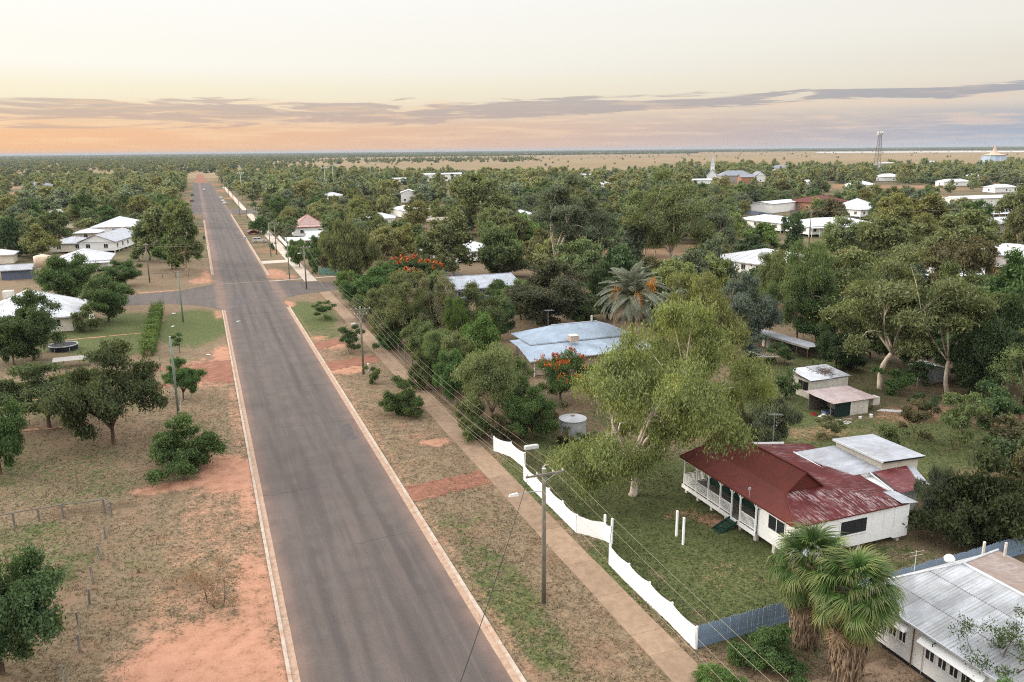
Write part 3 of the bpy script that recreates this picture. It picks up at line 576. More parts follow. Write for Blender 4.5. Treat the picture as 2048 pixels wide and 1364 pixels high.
make_tree('twiggy', 67, 2.4, 1.7, base=0.05, fork=0.08, limbs=9, lobes=26, lobe_r=0.24, clumps=120, crad=0.14, leaves=14, leaf=(0.13, 0.03), droop=0.0, trunk_r=0.05, stems=4, bark_m='bark_brown', flat=1.0, inner=0.2, lumpy=0.3, limb_show=0.3, gap=0.7)
# middle distance
make_tree('mid_gum', 71, 13, 5.5, base=0.25, fork=0.28, limbs=4, lobes=28, lobe_r=0.26, clumps=130, crad=0.180, leaves=56, gap=0.72, leaf=(0.62, 0.26), droop=0.45, trunk_r=0.3, bark_m='bark_pale', flat=0.8, inner=0.4, lumpy=0.5)
make_tree('mid_tall', 72, 13, 4.2, base=0.20, fork=0.28, limbs=4, lobes=28, lobe_r=0.27, clumps=130, crad=0.190, leaves=56, gap=0.70, leaf=(0.60, 0.26), droop=0.4, trunk_r=0.28, bark_m='bark_pale', flat=0.95, inner=0.4, lumpy=0.45, shape=1.3)
make_tree('mid_round', 73, 7.5, 4.6, base=0.10, fork=0.2, limbs=4, lobes=30, lobe_r=0.27, clumps=140, crad=0.170, leaves=52, gap=0.62, leaf=(0.56, 0.28), droop=0.15, trunk_r=0.22, bark_m='bark_brown', flat=0.85, inner=0.45, lumpy=0.4)
make_tree('mid_wide', 74, 8.5, 6.0, base=0.15, fork=0.2, limbs=5, lobes=34, lobe_r=0.24, clumps=150, crad=0.150, leaves=52, gap=0.66, leaf=(0.60, 0.28), droop=0.2, trunk_r=0.25, bark_m='bark_grey', flat=0.8, inner=0.45, lumpy=0.5)
# far away (also used for the wooded distance)
make_tree('far_gum', 81, 12, 5.2, base=0.22, fork=0.3, limbs=3, lobes=16, lobe_r=0.28, clumps=64, crad=0.220, leaves=15, gap=0.70, leaf=(1.15, 0.62), droop=0.3, trunk_r=0.28, bark_m='bark_grey', leaf_m='leaf_olive', flat=0.85, inner=0.4, lumpy=0.5)
make_tree('far_round', 82, 8, 5.0, base=0.08, fork=0.2, limbs=3, lobes=18, lobe_r=0.28, clumps=66, crad=0.220, leaves=15, gap=0.62, leaf=(1.1, 0.62), droop=0.15, trunk_r=0.24, bark_m='bark_brown', leaf_m='leaf_dark', flat=0.85, inner=0.4, lumpy=0.45)
make_tree('far_mid', 83, 9, 4.6, base=0.10, fork=0.2, limbs=3, lobes=17, lobe_r=0.28, clumps=66, crad=0.220, leaves=15, gap=0.65, leaf=(1.1, 0.62), droop=0.2, trunk_r=0.24, bark_m='bark_brown', leaf_m='leaf_mid', flat=0.9, inner=0.4, lumpy=0.5)
make_tree('far_grey', 84, 9, 5.5, base=0.12, fork=0.2, limbs=3, lobes=17, lobe_r=0.28, clumps=66, crad=0.220, leaves=15, gap=0.65, leaf=(1.1, 0.62), droop=0.2, trunk_r=0.24, bark_m='bark_grey', leaf_m='leaf_grey', flat=0.8, inner=0.4, lumpy=0.5)
make_tree('far_gold', 85, 11, 4.6, base=0.15, fork=0.25, limbs=3, lobes=16, lobe_r=0.28, clumps=64, crad=0.220, leaves=15, gap=0.68, leaf=(1.1, 0.6), droop=0.35, trunk_r=0.26, bark_m='bark_pale', leaf_m='leaf_gold', flat=0.9, inner=0.4, lumpy=0.45)

GREENS = dict(olive=(0.155, 0.178, 0.082), dark=(0.066, 0.104, 0.044), green=(0.084, 0.140, 0.048), mid=(0.128, 0.168, 0.070), gum=(0.190, 0.218, 0.086), grey=(0.130, 0.158, 0.105), bluegrey=(0.122, 0.155, 0.128), gold=(0.205, 0.205, 0.080), bright=(0.112, 0.180, 0.050), brownish=(0.135, 0.128, 0.066), pale=(0.200, 0.205, 0.125))
def tree(name, key, x, y, h, r, col, label, cat='tree', group=None, rot=None, z=0.0):
    H, Rr, wood, crown, fl = PROTO[key]; rnd = random.Random(int(x * 73 + y * 131))
    t = thing(name, label, cat, (x, y, z), rnd.uniform(0, 6.28) if rot is None else rot, group)
    s = (r / Rr, r / Rr, h / H); c = GREENS[col] if isinstance(col, str) else col; k = rnd.uniform(0.9, 1.12)
    w = put('trunk', wood, t, scale=s); cr = put('crown', crown, t, scale=s); cr.color = (c[0] * k, c[1] * k, c[2] * k, 1)
    if fl: put('flowers', fl, t, scale=s)
    return t

# ---------------------------------------------------------------- palms
def frond_fan(seed=4, ragged=0.12, droop=1.0):
    """one costapalmate leaf: stalk along +x, folded fan splitting into separate drooping tips"""
    rng = random.Random(seed); v = []; f = []
    def add(vs, fs):
        k = len(v); v.extend(vs); f.extend([tuple(i + k for i in q) for q in fs])
    add([(0, -.028, 0), (0, .028, 0), (1.2, .015, .10), (1.2, -.015, .10)], [(0, 1, 2, 3)])
    n = 38
    for i in range(n):
        a = RAD(-122 + 244 * i / (n - 1) + rng.uniform(-2, 2)); L = 0.95 * (0.74 + 0.26 * math.cos(a * 0.7)) * rng.uniform(0.82, 1.08); ca, sa = math.cos(a), math.sin(a); w = 0.027
        if rng.random() < ragged: L *= rng.uniform(.45, .75)
        dz = rng.uniform(.6, 1.5) * droop; fold = .02 if i % 2 else -.02
        def P(t, s):
            dr = -0.13 * t * t - 1.35 * dz * max(0, t - 0.48) ** 1.7
            return (1.2 + ca * t * L * (1 - .25 * max(0, t - .6) * dz) - sa * s, sa * t * L + ca * s, 0.10 + dr * L + fold * (s != 0) + 0.05 * (1 - t) * abs(sa))
        add([P(0, 0), P(.42, -w), P(.42, w), P(.72, -w * .7), P(.72, w * .7), P(1.0, 0)], [(0, 1, 2), (1, 3, 4, 2), (3, 5, 4)])
    return v, f
def frond_pinnate():
    """one feather leaf along +x, arching, 3.2 m"""
    rng = random.Random(9); v = []; f = []
    def arc(t): return np.array([3.3 * t * (1 - 0.10 * t), 0, 1.05 * math.sin(t * 1.9) * 0.75 - 1.15 * t ** 2.6])
    def add(vs, fs):
        k = len(v); v.extend([tuple(p) for p in vs]); f.extend([tuple(i + k for i in q) for q in fs])
    N = 8
    for i in range(N):
        a, b = arc(i / N), arc((i + 1) / N); w = 0.05 * (1 - i / N) + 0.008
        add([a + (0, -w, 0), a + (0, w, 0), b + (0, w * .8, 0), b + (0, -w * .8, 0)], [(0, 1, 2, 3)])
    for i in range(50):
        t = 0.10 + 0.90 * i / 49; p = arc(t); tg = arc(min(1, t + .02)) - arc(t - .02); tg /= np.linalg.norm(tg); L = 0.62 * math.sin(math.pi * (0.18 + 0.74 * t)) ** 0.7
        for s in (-1, 1):
            d = tg * 0.62 + np.array([0, s * 0.75, 0.28 - 0.5 * t]); d /= np.linalg.norm(d); w = np.cross(d, (0, 0, 1)); w = w / np.linalg.norm(w) * 0.028
            q = p + d * L * rng.uniform(.9, 1.1); m_ = p + d * L * .5
            add([p, m_ - w, q - np.array([0, 0, .12 * L]), m_ + w], [(0, 1, 2, 3)])
    return v, f
def vmesh(name, vf, mat):
    me = bpy.data.meshes.new(name); me.from_pydata([tuple(map(float, p)) for p in vf[0]], [], vf[1]); me.update(); me.materials.append(MATS[mat]); return me
def frondmat(name, a, b, trans=0.25):
    m, nt = newmat(name); t = NT(nt); sx = t.n('ShaderNodeSeparateXYZ'); t.l(t.obj(), sx.inputs[0])
    c = t.mix(t.range(sx.outputs[0], 1.35, 2.15), a, b); hs = t.n('ShaderNodeHueSaturation'); t.l(c, hs.inputs['Color']); t.l(t.math('MULTIPLY', t.range(t.rand(), 0, 1, 0.65, 1.3, False), t.range(t.island(), 0, 1, 0.75, 1.25, False)), hs.inputs['Value'])
    d = t.n('ShaderNodeBsdfPrincipled'); t.l(hs.outputs[0], d.inputs['Base Color']); d.inputs['Roughness'].default_value = 0.5; d.inputs['Specular IOR Level'].default_value = 0.3
    tr = t.n('ShaderNodeBsdfTranslucent'); t.l(hs.outputs[0], tr.inputs[0]); mx_ = t.n('ShaderNodeMixShader'); mx_.inputs[0].default_value = trans; t.l(d.outputs[0], mx_.inputs[1]); t.l(tr.outputs[0], mx_.inputs[2])
    o = t.n('ShaderNodeOutputMaterial'); t.l(mx_.outputs[0], o.inputs[0])
frondmat('fan_green', (0.060, 0.118, 0.024), (0.190, 0.190, 0.062), 0.22); frondmat('fan_dead', (0.24, 0.15, 0.085), (0.36, 0.27, 0.18), 0.1); frondmat('fan_old', (0.15, 0.135, 0.045), (0.27, 0.21, 0.09), 0.25); frondmat('date_green', (0.200, 0.220, 0.140), (0.23, 0.245, 0.175))
bark('palm_trunk', (0.12, 0.075, 0.05), (0.22, 0.15, 0.10), 6.0); bark('palm_skirt', (0.13, 0.085, 0.055), (0.33, 0.24, 0.16), 7.0)
FANS = [vmesh('frond', frond_fan(q, .10 + .05 * q, .7 + .25 * q), 'fan_green') for q in range(4)]; FAN_O = vmesh('frond', frond_fan(7, .3, 1.4), 'fan_old'); FAN_D = vmesh('dead_frond', frond_fan(8, .4, 1.3), 'fan_dead'); PIN = vmesh('frond', frond_pinnate(), 'date_green'); PIN_D = vmesh('dead_frond', frond_pinnate(), 'fan_dead')
def fan_palm(x, y, h, label, seed, n=46, dead=26, sc_=1.0):
    rng = random.Random(seed); t = thing('fan_palm', label, 'palm', (x, y, 0.0), 0, 'pair of fan palms by the corrugated roof')
    MB().tube([(0, 0, -.2), (.05, 0, h * .4), (0.02, .05, h * .8), (0, 0, h)], [.42, .34, .30, .26], 10).build('trunk', 'palm_trunk', t, True)
    # skirt of hanging dead leaf, ragged
    nr = np.random.RandomState(seed); k = 1900; a = nr.rand(k) * 6.283; z = h * (0.06 + 0.88 * nr.rand(k) ** .8); rr = (0.55 + 0.75 * nr.rand(k)) * (0.55 + 0.6 * (z / h))
    P = np.stack([np.cos(a) * rr, np.sin(a) * rr, z], -1); axd = unit(np.stack([np.cos(a) * .10, np.sin(a) * .10, -np.ones(k)], -1) + nr.randn(k, 3) * .16); nm = unit(np.stack([np.cos(a), np.sin(a), 0.2 + 0 * a], -1) + nr.randn(k, 3) * .35)
    put('skirt', npmesh('skirt', leaf_quads(P, axd, nm, nr.uniform(.7, 1.5, k), nr.uniform(.05, .16, k)), 4, 'palm_skirt'), t)
    for i in range(n):
        u = (i + .5) / n; pitch = RAD(76 - 138 * u ** 0.85) + rng.uniform(-.12, .12); az = i * 2.39996 + rng.uniform(-.3, .3); s = sc_ * rng.uniform(.9, 1.15)
        put('frond', FAN_O if (u > .72 and rng.random() < .5) else rng.choice(FANS), t, (0, 0, h - .15 * u), (rng.uniform(-.5, .5), -pitch, az), (s, s, s))
    for i in range(dead):
        az = rng.uniform(0, 6.28); pitch = RAD(rng.uniform(-86, -46)); s = sc_ * rng.uniform(.85, 1.15)
        put('dead_frond', FAN_D, t, (0, 0, h - .25 - rng.uniform(0, .9)), (rng.uniform(-.7, .7), -pitch, az), (s, s * .7, s))
    return t
def date_palm(x, y, h, label, seed):
    rng = random.Random(seed); t = thing('date_palm', label, 'palm', (x, y, 0), 0)
    MB().tube([(0, 0, -.2), (0, 0, h * .5), (0, 0, h)], [.5, .45, .5], 10).build('trunk', 'palm_trunk', t, True)
    n = 74
    for i in range(n):
        u = (i + .5) / n; pitch = RAD(80 - 128 * u ** 0.9) + rng.uniform(-.1, .1); az = i * 2.39996 + rng.uniform(-.25, .25); s = rng.uniform(.92, 1.12) * (1.72 if u < .8 else 1.45)
        put('dead_frond' if u > .93 else 'frond', PIN_D if u > .93 else PIN, t, (0, 0, h), (rng.uniform(-.4, .4), -pitch, az), (s, s, s))
    nr = np.random.RandomState(seed)
    for a, r_, z_ in ((3.10, 2.7, .9), (5.30, 2.9, 2.1), (4.45, 2.9, .3), (1.2, 1.6, .4)):
        k = 320; c = np.array([math.cos(a) * r_, math.sin(a) * r_, h + z_]); P = c + nr.randn(k, 3) * (.36, .36, .55)
        put('fruit_bunch', npmesh('fruit_bunch', leaf_quads(P, unit(nr.randn(k, 3) * .4 + (0, 0, -1)), unit(nr.randn(k, 3)), nr.uniform(.3, .6, k), nr.uniform(.06, .13, k)), 4, 'flower_date'), t)
    return t

# ================================================================== BUILDINGS AND STREET FURNITURE
paint('white_wall', (0.83, 0.825, 0.81), 0.55, 0.04, 0.6, (0.62, 0.58, 0.53), 0.2); paint('white_fence', (0.87, 0.87, 0.86), 0.5, 0.03, 0.8); paint('cream_wall', (0.66, 0.60, 0.50), 0.7, 0.08, 0.7, (0.45, 0.36, 0.28), 0.3)
paint('tan_wall', (0.42, 0.33, 0.25), 0.8, 0.1); paint('blue_wall', (0.10, 0.12, 0.17), 0.7, 0.1); paint('brick_wall', (0.34, 0.17, 0.10), 0.85, 0.15); paint('stone_wall', (0.34, 0.30, 0.27), 0.85, 0.12); paint('weather_white', (0.58, 0.55, 0.49), 0.8, 0.12, 0.9, (0.30, 0.24, 0.19), 0.5)
paint('dark_green', (0.012, 0.045, 0.032), 0.5, 0.15); paint('shade_cloth', (0.008, 0.022, 0.020), 0.9, 0.2); paint('dark_trim', (0.02, 0.02, 0.022), 0.5, 0.1); paint('void', (0.012, 0.011, 0.010), 0.9, 0.1); paint('timber_grey', (0.17, 0.15, 0.13), 0.85, 0.2, 2.5); paint('timber_brown', (0.16, 0.095, 0.06), 0.85, 0.2, 2.0); paint('red_trim', (0.30, 0.035, 0.03), 0.5, 0.15)
paint('pole_timber', (0.185, 0.165, 0.125), 0.9, 0.25, 2.0, (0.10, 0.10, 0.07), 0.5); paint('pole_green', (0.16, 0.21, 0.17), 0.85, 0.2, 2.0, (0.30, 0.28, 0.24), 0.5); paint('galv', (0.36, 0.37, 0.38), 0.4, 0.12, spec=0.5); paint('wire', (0.30, 0.25, 0.18), 0.5, 0.1); paint('wire_dark', (0.02, 0.02, 0.02), 0.6, 0.1); paint('insulator', (0.6, 0.58, 0.55), 0.3, 0.05); paint('concrete_grey', (0.36, 0.34, 0.31), 0.9, 0.12)
paint('paling_blue', (0.185, 0.255, 0.345), 0.8, 0.18, 1.6, (0.32, 0.34, 0.36), 0.5); paint('fence_teal', (0.12, 0.24, 0.20), 0.6, 0.1); paint('litter_white', (0.75, 0.75, 0.75), 0.6, 0.1); paint('bin_green', (0.02, 0.06, 0.04), 0.5, 0.1); paint('bin_blue', (0.30, 0.42, 0.50), 0.5, 0.1); paint('pvc_cream', (0.62, 0.48, 0.36), 0.6, 0.1); paint('tan_cooler', (0.50, 0.38, 0.29), 0.7, 0.15, 2.0, (0.3, 0.2, 0.15), 0.5); paint('net_black', (0.010, 0.012, 0.016), 0.8, 0.2)
m, nt = newmat('glass'); t = NT(nt); t.out((0.020, 0.023, 0.028), 0.08, 0.5)
def galv_roof(name):
    """old galvanised iron: pale zinc with grey weather marks and dirt lying in the valleys"""
    m, nt = newmat(name); t = NT(nt); v = t.obj(); sx = t.n('ShaderNodeSeparateXYZ'); t.l(v, sx.inputs[0])
    c = t.mix(t.range(t.noise(v, 0.35, 5.0, 0.6), 0.35, 0.65), (0.25, 0.26, 0.27), (0.42, 0.44, 0.465))
    c = t.mix(t.math('MULTIPLY', t.range(t.noise(t.mapping(v, (0.5, 5.0, 1)), 1.0, 5.0, 0.6), 0.45, 0.65), 0.45), c, (0.27, 0.26, 0.245))
    hs = t.n('ShaderNodeHueSaturation'); t.l(c, hs.inputs['Color']); t.l(t.range(t.rand(), 0, 1, 0.84, 1.14, False), hs.inputs['Value'])
    lines = t.math('SINE', t.math('MULTIPLY', sx.outputs[1], 6.28318 / 0.225)); f = t.math('MULTIPLY', t.range(lines, 0.1, 0.9), t.range(t.noise(t.mapping(v, (0.35, 1.6, 1)), 1.0, 4.0, 0.6), 0.36, 0.6))
    t.out(t.mix(t.math('MULTIPLY', f, 0.5), hs.outputs[0], (0.14, 0.135, 0.13)), 0.5, 0.4)
roofmat('roof_red', (0.100, 0.016, 0.009), (0.075, 0.014, 0.010), 0.5, 0.75); roofmat('roof_maroon', (0.125, 0.018, 0.020), (0.34, 0.24, 0.23), 0.5, 0.5, 0.52, 0.64)
def scratched(name, base, top, axis, amt):
    m, nt = newmat(name); t = NT(nt); v = t.obj(); sc1 = (9.0, 0.9, 1.0) if axis == 'y' else (0.9, 9.0, 1.0)
    s1 = t.noise(t.mapping(v, sc1), 1.0, 7.0, 0.68, 0.4); s2 = t.noise(v, 0.42, 4.0, 0.6); s3 = t.noise(v, 3.0, 4.0, 0.6)
    f = t.math('MULTIPLY', t.range(s1, 0.47, 0.60), t.math('MULTIPLY', t.range(s2, 0.36, 0.60), t.range(s3, 0.30, 0.52)))
    c = t.mix(t.range(t.noise(v, 1.1, 4.0), 0.3, 0.7), tuple(k * 0.8 for k in base), tuple(k * 1.15 for k in base))
    hs = t.n('ShaderNodeHueSaturation'); t.l(c, hs.inputs['Color']); t.l(t.range(t.rand(), 0, 1, 0.86, 1.12, False), hs.inputs['Value'])
    t.out(t.mix(t.math('MULTIPLY', f, amt), hs.outputs[0], top), 0.65, 0.2)
scratched('roof_worn_y', (0.088, 0.013, 0.014), (0.46, 0.38, 0.38), 'y', 0.75); scratched('roof_worn_x', (0.092, 0.014, 0.014), (0.42, 0.33, 0.33), 'x', 0.42)
roofmat('roof_white', (0.52, 0.535, 0.565), (0.36, 0.34, 0.33), 0.5, 0.5); roofmat('roof_bright', (0.64, 0.655, 0.69), (0.46, 0.46, 0.48), 0.45, 0.5); roofmat('roof_grey', (0.36, 0.375, 0.41), (0.22, 0.19, 0.17), 0.5, 0.5); roofmat('roof_blue', (0.275, 0.345, 0.425), (0.22, 0.26, 0.31), 0.3, 0.5); roofmat('roof_rustblue', (0.31, 0.36, 0.42), (0.24, 0.095, 0.05), 0.85, 0.5, 0.50, 0.60)
galv_roof('roof_galv'); roofmat('roof_rust', (0.27, 0.20, 0.165), (0.36, 0.33, 0.31), 0.8, 0.6, 0.42, 0.6); roofmat('roof_shed', (0.34, 0.26, 0.25), (0.42, 0.40, 0.40), 0.7, 0.55); roofmat('roof_pink', (0.36, 0.24, 0.215), (0.25, 0.06, 0.05), 0.8, 0.55, 0.5, 0.62); roofmat('roof_slate', (0.20, 0.215, 0.25), (0.28, 0.28, 0.3), 0.5, 0.6)

def W(o, org):      # parts modelled in place: shift under the thing's base
    o.location = (-org[0], -org[1], -(org[2] if len(org) > 2 else 0)); return o
def corrugated(parent, poly, edir, mat, pitch=0.15, amp=0.016, sheet=0.9, shift=None, name='roof_sheet', mats=None, seed=0):
    """lay corrugated sheets over a flat convex polygon; edir runs along the eave; each sheet is a mesh of its own"""
    rng = random.Random(seed); P = [Vector(p) for p in poly]; o = P[0]; e = Vector(edir).normalized()
    n = None
    for i in range(1, len(P) - 1):
        n = (P[i] - o).cross(P[i + 1] - o)
        if n.length > 1e-6: break
    n.normalize(); n = n if n.z > 0 else -n
    e = (e - n * e.dot(n)).normalized(); s = n.cross(e)
    q = [((p - o).dot(e), (p - o).dot(s)) for p in P]; e0 = min(a for a, _ in q); e1 = max(a for a, _ in q)
    def span(c):
        ys = []
        for (a, b), (a2, b2) in zip(q, q[1:] + q[:1]):
            if abs(a2 - a) < 1e-9:
                if abs(a - c) < 1e-6: ys += [b, b2]
            elif min(a, a2) - 1e-7 <= c <= max(a, a2) + 1e-7: ys.append(b + (b2 - b) * (c - a) / (a2 - a))
        return (min(ys), max(ys)) if ys else (0, 0)
    k = max(1, round((e1 - e0) / sheet)); wdt = (e1 - e0) / k; out = []
    for i in range(k):
        a, b = e0 + i * wdt + 0.003, e0 + (i + 1) * wdt + (0.03 if i < k - 1 else -0.003); m_ = max(3, int((b - a) / (pitch / 2)) + 1); lift = rng.uniform(0, 0.006) + 0.003 * (i % 2); mb = MB(); vs = []
        for j in range(m_):
            c = a + (b - a) * j / (m_ - 1); lo, hi = span(min(max(c, e0), e1)); h = n * (lift + (amp if j % 2 else -amp)); vs += [o + e * c + s * lo + h, o + e * c + s * hi + h]
        mb.add(vs, [(2 * j, 2 * j + 2, 2 * j + 3, 2 * j + 1) for j in range(m_ - 1)])
        ob = mb.build(name, (rng.choice(mats) if mats else mat), parent)
        if shift is not None: W(ob, shift)
        out.append(ob)
    return out

def window(parent, x0, x1, z0, z1, y, face, shift=None, frame='white_wall', cross=True, name='window'):
    """window on an axis-aligned wall; face 'y-','y+','x-','x+'; x0..x1 runs along the wall"""
    sgn = -1 if face[1] == '-' else 1; mb = MB(); f = 0.07
    def bx(m_, a, b, c, d, y0, y1):
        if face[0] == 'y': m_.box(a, b, min(y + sgn * y0, y + sgn * y1), max(y + sgn * y0, y + sgn * y1), c, d)
        else: m_.box(min(y + sgn * y0, y + sgn * y1), max(y + sgn * y0, y + sgn * y1), a, b, c, d)
    bx(mb, x0 - f, x1 + f, z1, z1 + f, .003, .06); bx(mb, x0 - f, x1 + f, z0 - f, z0, .003, .085); bx(mb, x0 - f, x0, z0, z1, .003, .055); bx(mb, x1, x1 + f, z0, z1, .003, .055)
    if cross: bx(mb, (x0 + x1) / 2 - .025, (x0 + x1) / 2 + .025, z0, z1, .003, .045)
    o = mb.build(name, frame, parent)
    g = MB(); bx(g, x0, x1, z0, z1, .002, .02); p = g.build('pane', 'glass', o)
    if shift is not None: W(o, shift)
    return o

# ---------------------------------------------------------------- the red-roofed timber house
def red_house():
    O = (43.5, 49.0); r = thing('timber_house', 'white timber house on stumps with red corrugated roof and railed front verandah', 'house', (*O, 0))
    FX, NY, FY = 38.25, 42.0, 56.2      # front face of house, near wall, far wall
    fl = 0.9
    w = MB(); w.box(40.35, 43.8, 46.25, FY - .1, fl - .15, 3.9); W(w.build('wall', 'white_wall', r), O); w = MB(); w.box(43.8, 48.7, 46.25, 55.3, fl - .15, 3.28); W(w.build('wall', 'white_wall', r), O)
    w = MB(); w.box(FX, 47.6, NY, 46.25, fl - .25, 3.33); W(w.build('wall', 'white_wall', r), O)
    w = MB(); w.box(47.6, 49.05, NY - .06, 46.0, fl - .35, 3.24); W(w.build('wall', 'white_wall', r), O)
    # cover strips of the sheeted side wall
    for x in (39.6, 40.85, 45.4, 46.6): W(MB().box(x - .025, x + .025, NY - .022, NY - .002, fl - .25, 3.32).build('cover_strip', 'white_wall', r), O)
    # gable ends
    g = MB(); g.add([(40.45, 56.32, 4.0), (43.85, 56.32, 4.0), (42.1, 56.32, 5.38)], [(0, 1, 2)]); W(g.build('gable', 'roof_red', r), O); g = MB(); g.add([(40.4, 45.78, 3.98), (43.85, 45.78, 3.98), (42.1, 45.78, 5.36)], [(2, 1, 0)]); W(g.build('gable', 'roof_red', r), O)
    g = MB(); g.add([(38.1, 56.25, 3.38), (40.45, 56.25, 3.98), (43.85, 56.25, 3.98), (48.9, 56.25, 3.3), (48.9, 56.25, 3.0), (38.4, 56.25, 3.0)], [tuple(range(6))]); W(g.build('gable', 'white_wall', r), O)
    # roof planes
    rf = MB()
    rf.tube([(42.1, 45.55, 5.50), (42.1, 56.75, 5.50)], .07, 6); rf.bar((37.85, 42.0, 3.37), (37.85, 56.7, 3.37), .06, .14); rf.bar((37.9, 41.8, 3.32), (48.7, 41.8, 3.32), .05, .1)
    rf.tube([(40.3, 45.75, 4.04), (37.88, 41.85, 3.42)], .06, 6); rf.bar((42.1, 45.62, 5.46), (40.3, 45.62, 4.02), .05, .12); rf.bar((42.1, 45.62, 5.46), (43.9, 45.62, 4.02), .05, .12)
    rf.bar((42.1, 56.72, 5.46), (40.3, 56.72, 4.02), .05, .12); rf.bar((40.3, 56.72, 4.02), (37.9, 56.72, 3.40), .05, .12)
    roof = rf.build('roof', 'roof_red', r); W(roof, O)
    Q = lambda *p: list(p)
    corrugated(roof, Q((40.3, 45.6, 4.0), (40.3, 56.7, 4.0), (42.1, 56.7, 5.45), (42.1, 45.6, 5.45)), (0, 1, 0), 'roof_red', seed=1)
    corrugated(roof, Q((37.85, 41.8, 3.4), (37.85, 56.7, 3.4), (40.32, 56.7, 4.01), (40.32, 45.72, 4.01)), (0, 1, 0), 'roof_red', seed=2)
    corrugated(roof, Q((43.9, 45.6, 4.0), (43.9, 56.7, 4.0), (42.1, 56.7, 5.45), (42.1, 45.6, 5.45)), (0, 1, 0), 'roof_red', seed=3)
    zr = lambda x: 4.0 - 0.125 * (x - 43.9)
    corrugated(roof, Q((43.88, 45.7, 4.0), (43.88, 55.6, 4.0), (51.0, 55.4, zr(51.0)), (51.0, 52.9, zr(51)), (49.4, 47.0, zr(49.4)), (48.7, 41.85, zr(48.7))), (0, 1, 0), 'roof_worn_x', seed=4, sheet=.85)
    zs = lambda y: 3.4 + (y - 42.0) * 0.162
    corrugated(roof, Q((40.3, 45.72, zs(45.72)), (37.85, 41.8, zs(41.8)), (48.75, 41.8, zs(41.8)), (43.9, 45.72, zs(45.72))), (1, 0, 0), 'roof_worn_y', seed=5, sheet=.85)
    corrugated(roof, Q((47.9, 41.7, zr(47.9) + .03), (49.6, 41.7, zr(49.6) + .03), (49.6, 43.9, zr(49.6) + .03), (48.3, 43.9, zr(48.3) + .03)), (0, 1, 0), 'roof_grey', seed=6, sheet=.8)
    # verandah: deck, posts, rails, balusters
    dk = MB().box(38.0, 40.4, 46.2, 56.3, fl - .14, fl); W(dk.build('verandah_deck', 'timber_grey', r), O)
    W(MB().box(37.93, 38.0, 46.15, 56.35, fl - .32, fl + .02).build('deck_skirt', 'white_wall', r), O)
    ys = [46.3, 48.25, 49.35, 50.9, 52.6, 54.3, 56.2]
    for i, y in enumerate(ys):
        p = MB().box(38.03, 38.14, y - .055, y + .055, fl - .3, 3.4); W(p.build('verandah_post', 'white_wall', r), O)
        br = MB(); br.bar((38.085, y + .05, 2.85), (38.085, y + .42, 3.25), .05, .05); br.bar((38.085, y - .05, 2.85), (38.085, y - .42, 3.25), .05, .05); W(br.build('bracket', 'white_wall', r), O)
    def rail(a, b, ax):
        m_ = MB(); P_ = (lambda u: (38.08, u)) if ax == 'y' else (lambda u: (u, 56.2)); k = int((b - a) / .135)
        for z in (fl + .12, fl + .95): m_.bar((*P_(a), z), (*P_(b), z), .06, .06)
        W(m_.build('handrail', 'white_wall', r), O); m_ = MB()
        for j in range(1, k):
            u = a + (b - a) * j / k; x, y = P_(u); m_.box(x - .018, x + .018, y - .03, y + .03, fl + .1, fl + .95)
        o = m_.build('balusters', 'white_wall', r); o['kind'] = 'stuff'; W(o, O)
    for a, b in ((46.3, 48.25), (49.35, 50.9), (50.9, 52.6), (52.6, 54.3), (54.3, 56.2)): rail(a, b, 'y')
    rail(38.1, 40.3, 'x')
    # inner wall: dark green below, doors and window
    W(MB().box(40.31, 40.345, 46.3, 56.0, fl, fl + .95).build('dado', 'dark_green', r), O); W(MB().box(38.4, 40.3, 46.26, 46.285, fl, fl + .9).build('dado', 'dark_green', r), O)
    W(MB().box(40.28, 40.342, 48.9, 49.8, fl, fl + 2.05).build('door', 'dark_green', r), O); window(r, 46.9, 47.7, fl + .85, fl + 2.1, 40.35, 'x-', O, 'dark_green'); window(r, 51.6, 53.0, fl + .85, fl + 2.0, 40.35, 'x-', O, 'white_wall')
    window(r, 43.2, 45.0, 1.85, 2.95, FX, 'x-', O, 'white_wall'); window(r, 42.35, 44.85, 1.7, 2.85, NY, 'y-', O, 'white_wall', False)
    # front steps
    st = MB()
    for i in range(5): W(MB().box(36.25 + .32 * i, 36.57 + .32 * i, 48.35, 49.3, .06 + .16 * i, .11 + .16 * i).build('tread', 'dark_green', r), O)
    st.bar((36.2, 48.33, .05), (37.95, 48.33, .82), .05, .2); W(st.build('stringer', 'dark_green', r), O); W(MB().bar((36.2, 49.32, .05), (37.95, 49.32, .82), .05, .2).build('stringer', 'dark_green', r), O)
    for i, y in enumerate((42.3, 44.2, 46.4, 48.3, 50.2, 52.2, 54.2, 56.0)):
        for x in (38.3, 40.6, 44.5, 48.4): W(MB().box(x - .14, x + .14, y - .14, y + .14, -.1, fl - .2).build('stump', 'weather_white', r), O)
    # rear additions
    A = MB().box(47.4, 51.4, 47.7, 52.9, .3, 3.25); W(A.build('rear_wall', 'white_wall', r), O)
    ra = MB().bar((47.3, 47.65, 3.42), (47.3, 53.1, 3.62), .08, .16); ra = ra.build('rear_roof', 'white_wall', r); W(ra, O)
    corrugated(ra, [(47.2, 47.5, 3.40), (51.9, 47.5, 3.38), (51.9, 53.1, 3.62), (47.2, 53.1, 3.64)], (0, 1, 0), 'roof_grey', seed=7, sheet=.85)
    B = MB().box(51.9, 56.0, 47.6, 52.9, .3, 3.95); W(B.build('annexe_wall', 'cream_wall', r), O)
    rb = MB().bar((51.75, 47.35, 4.14), (51.75, 53.2, 4.14), .06, .18); rb = rb.build('annexe_roof', 'white_wall', r); W(rb, O)
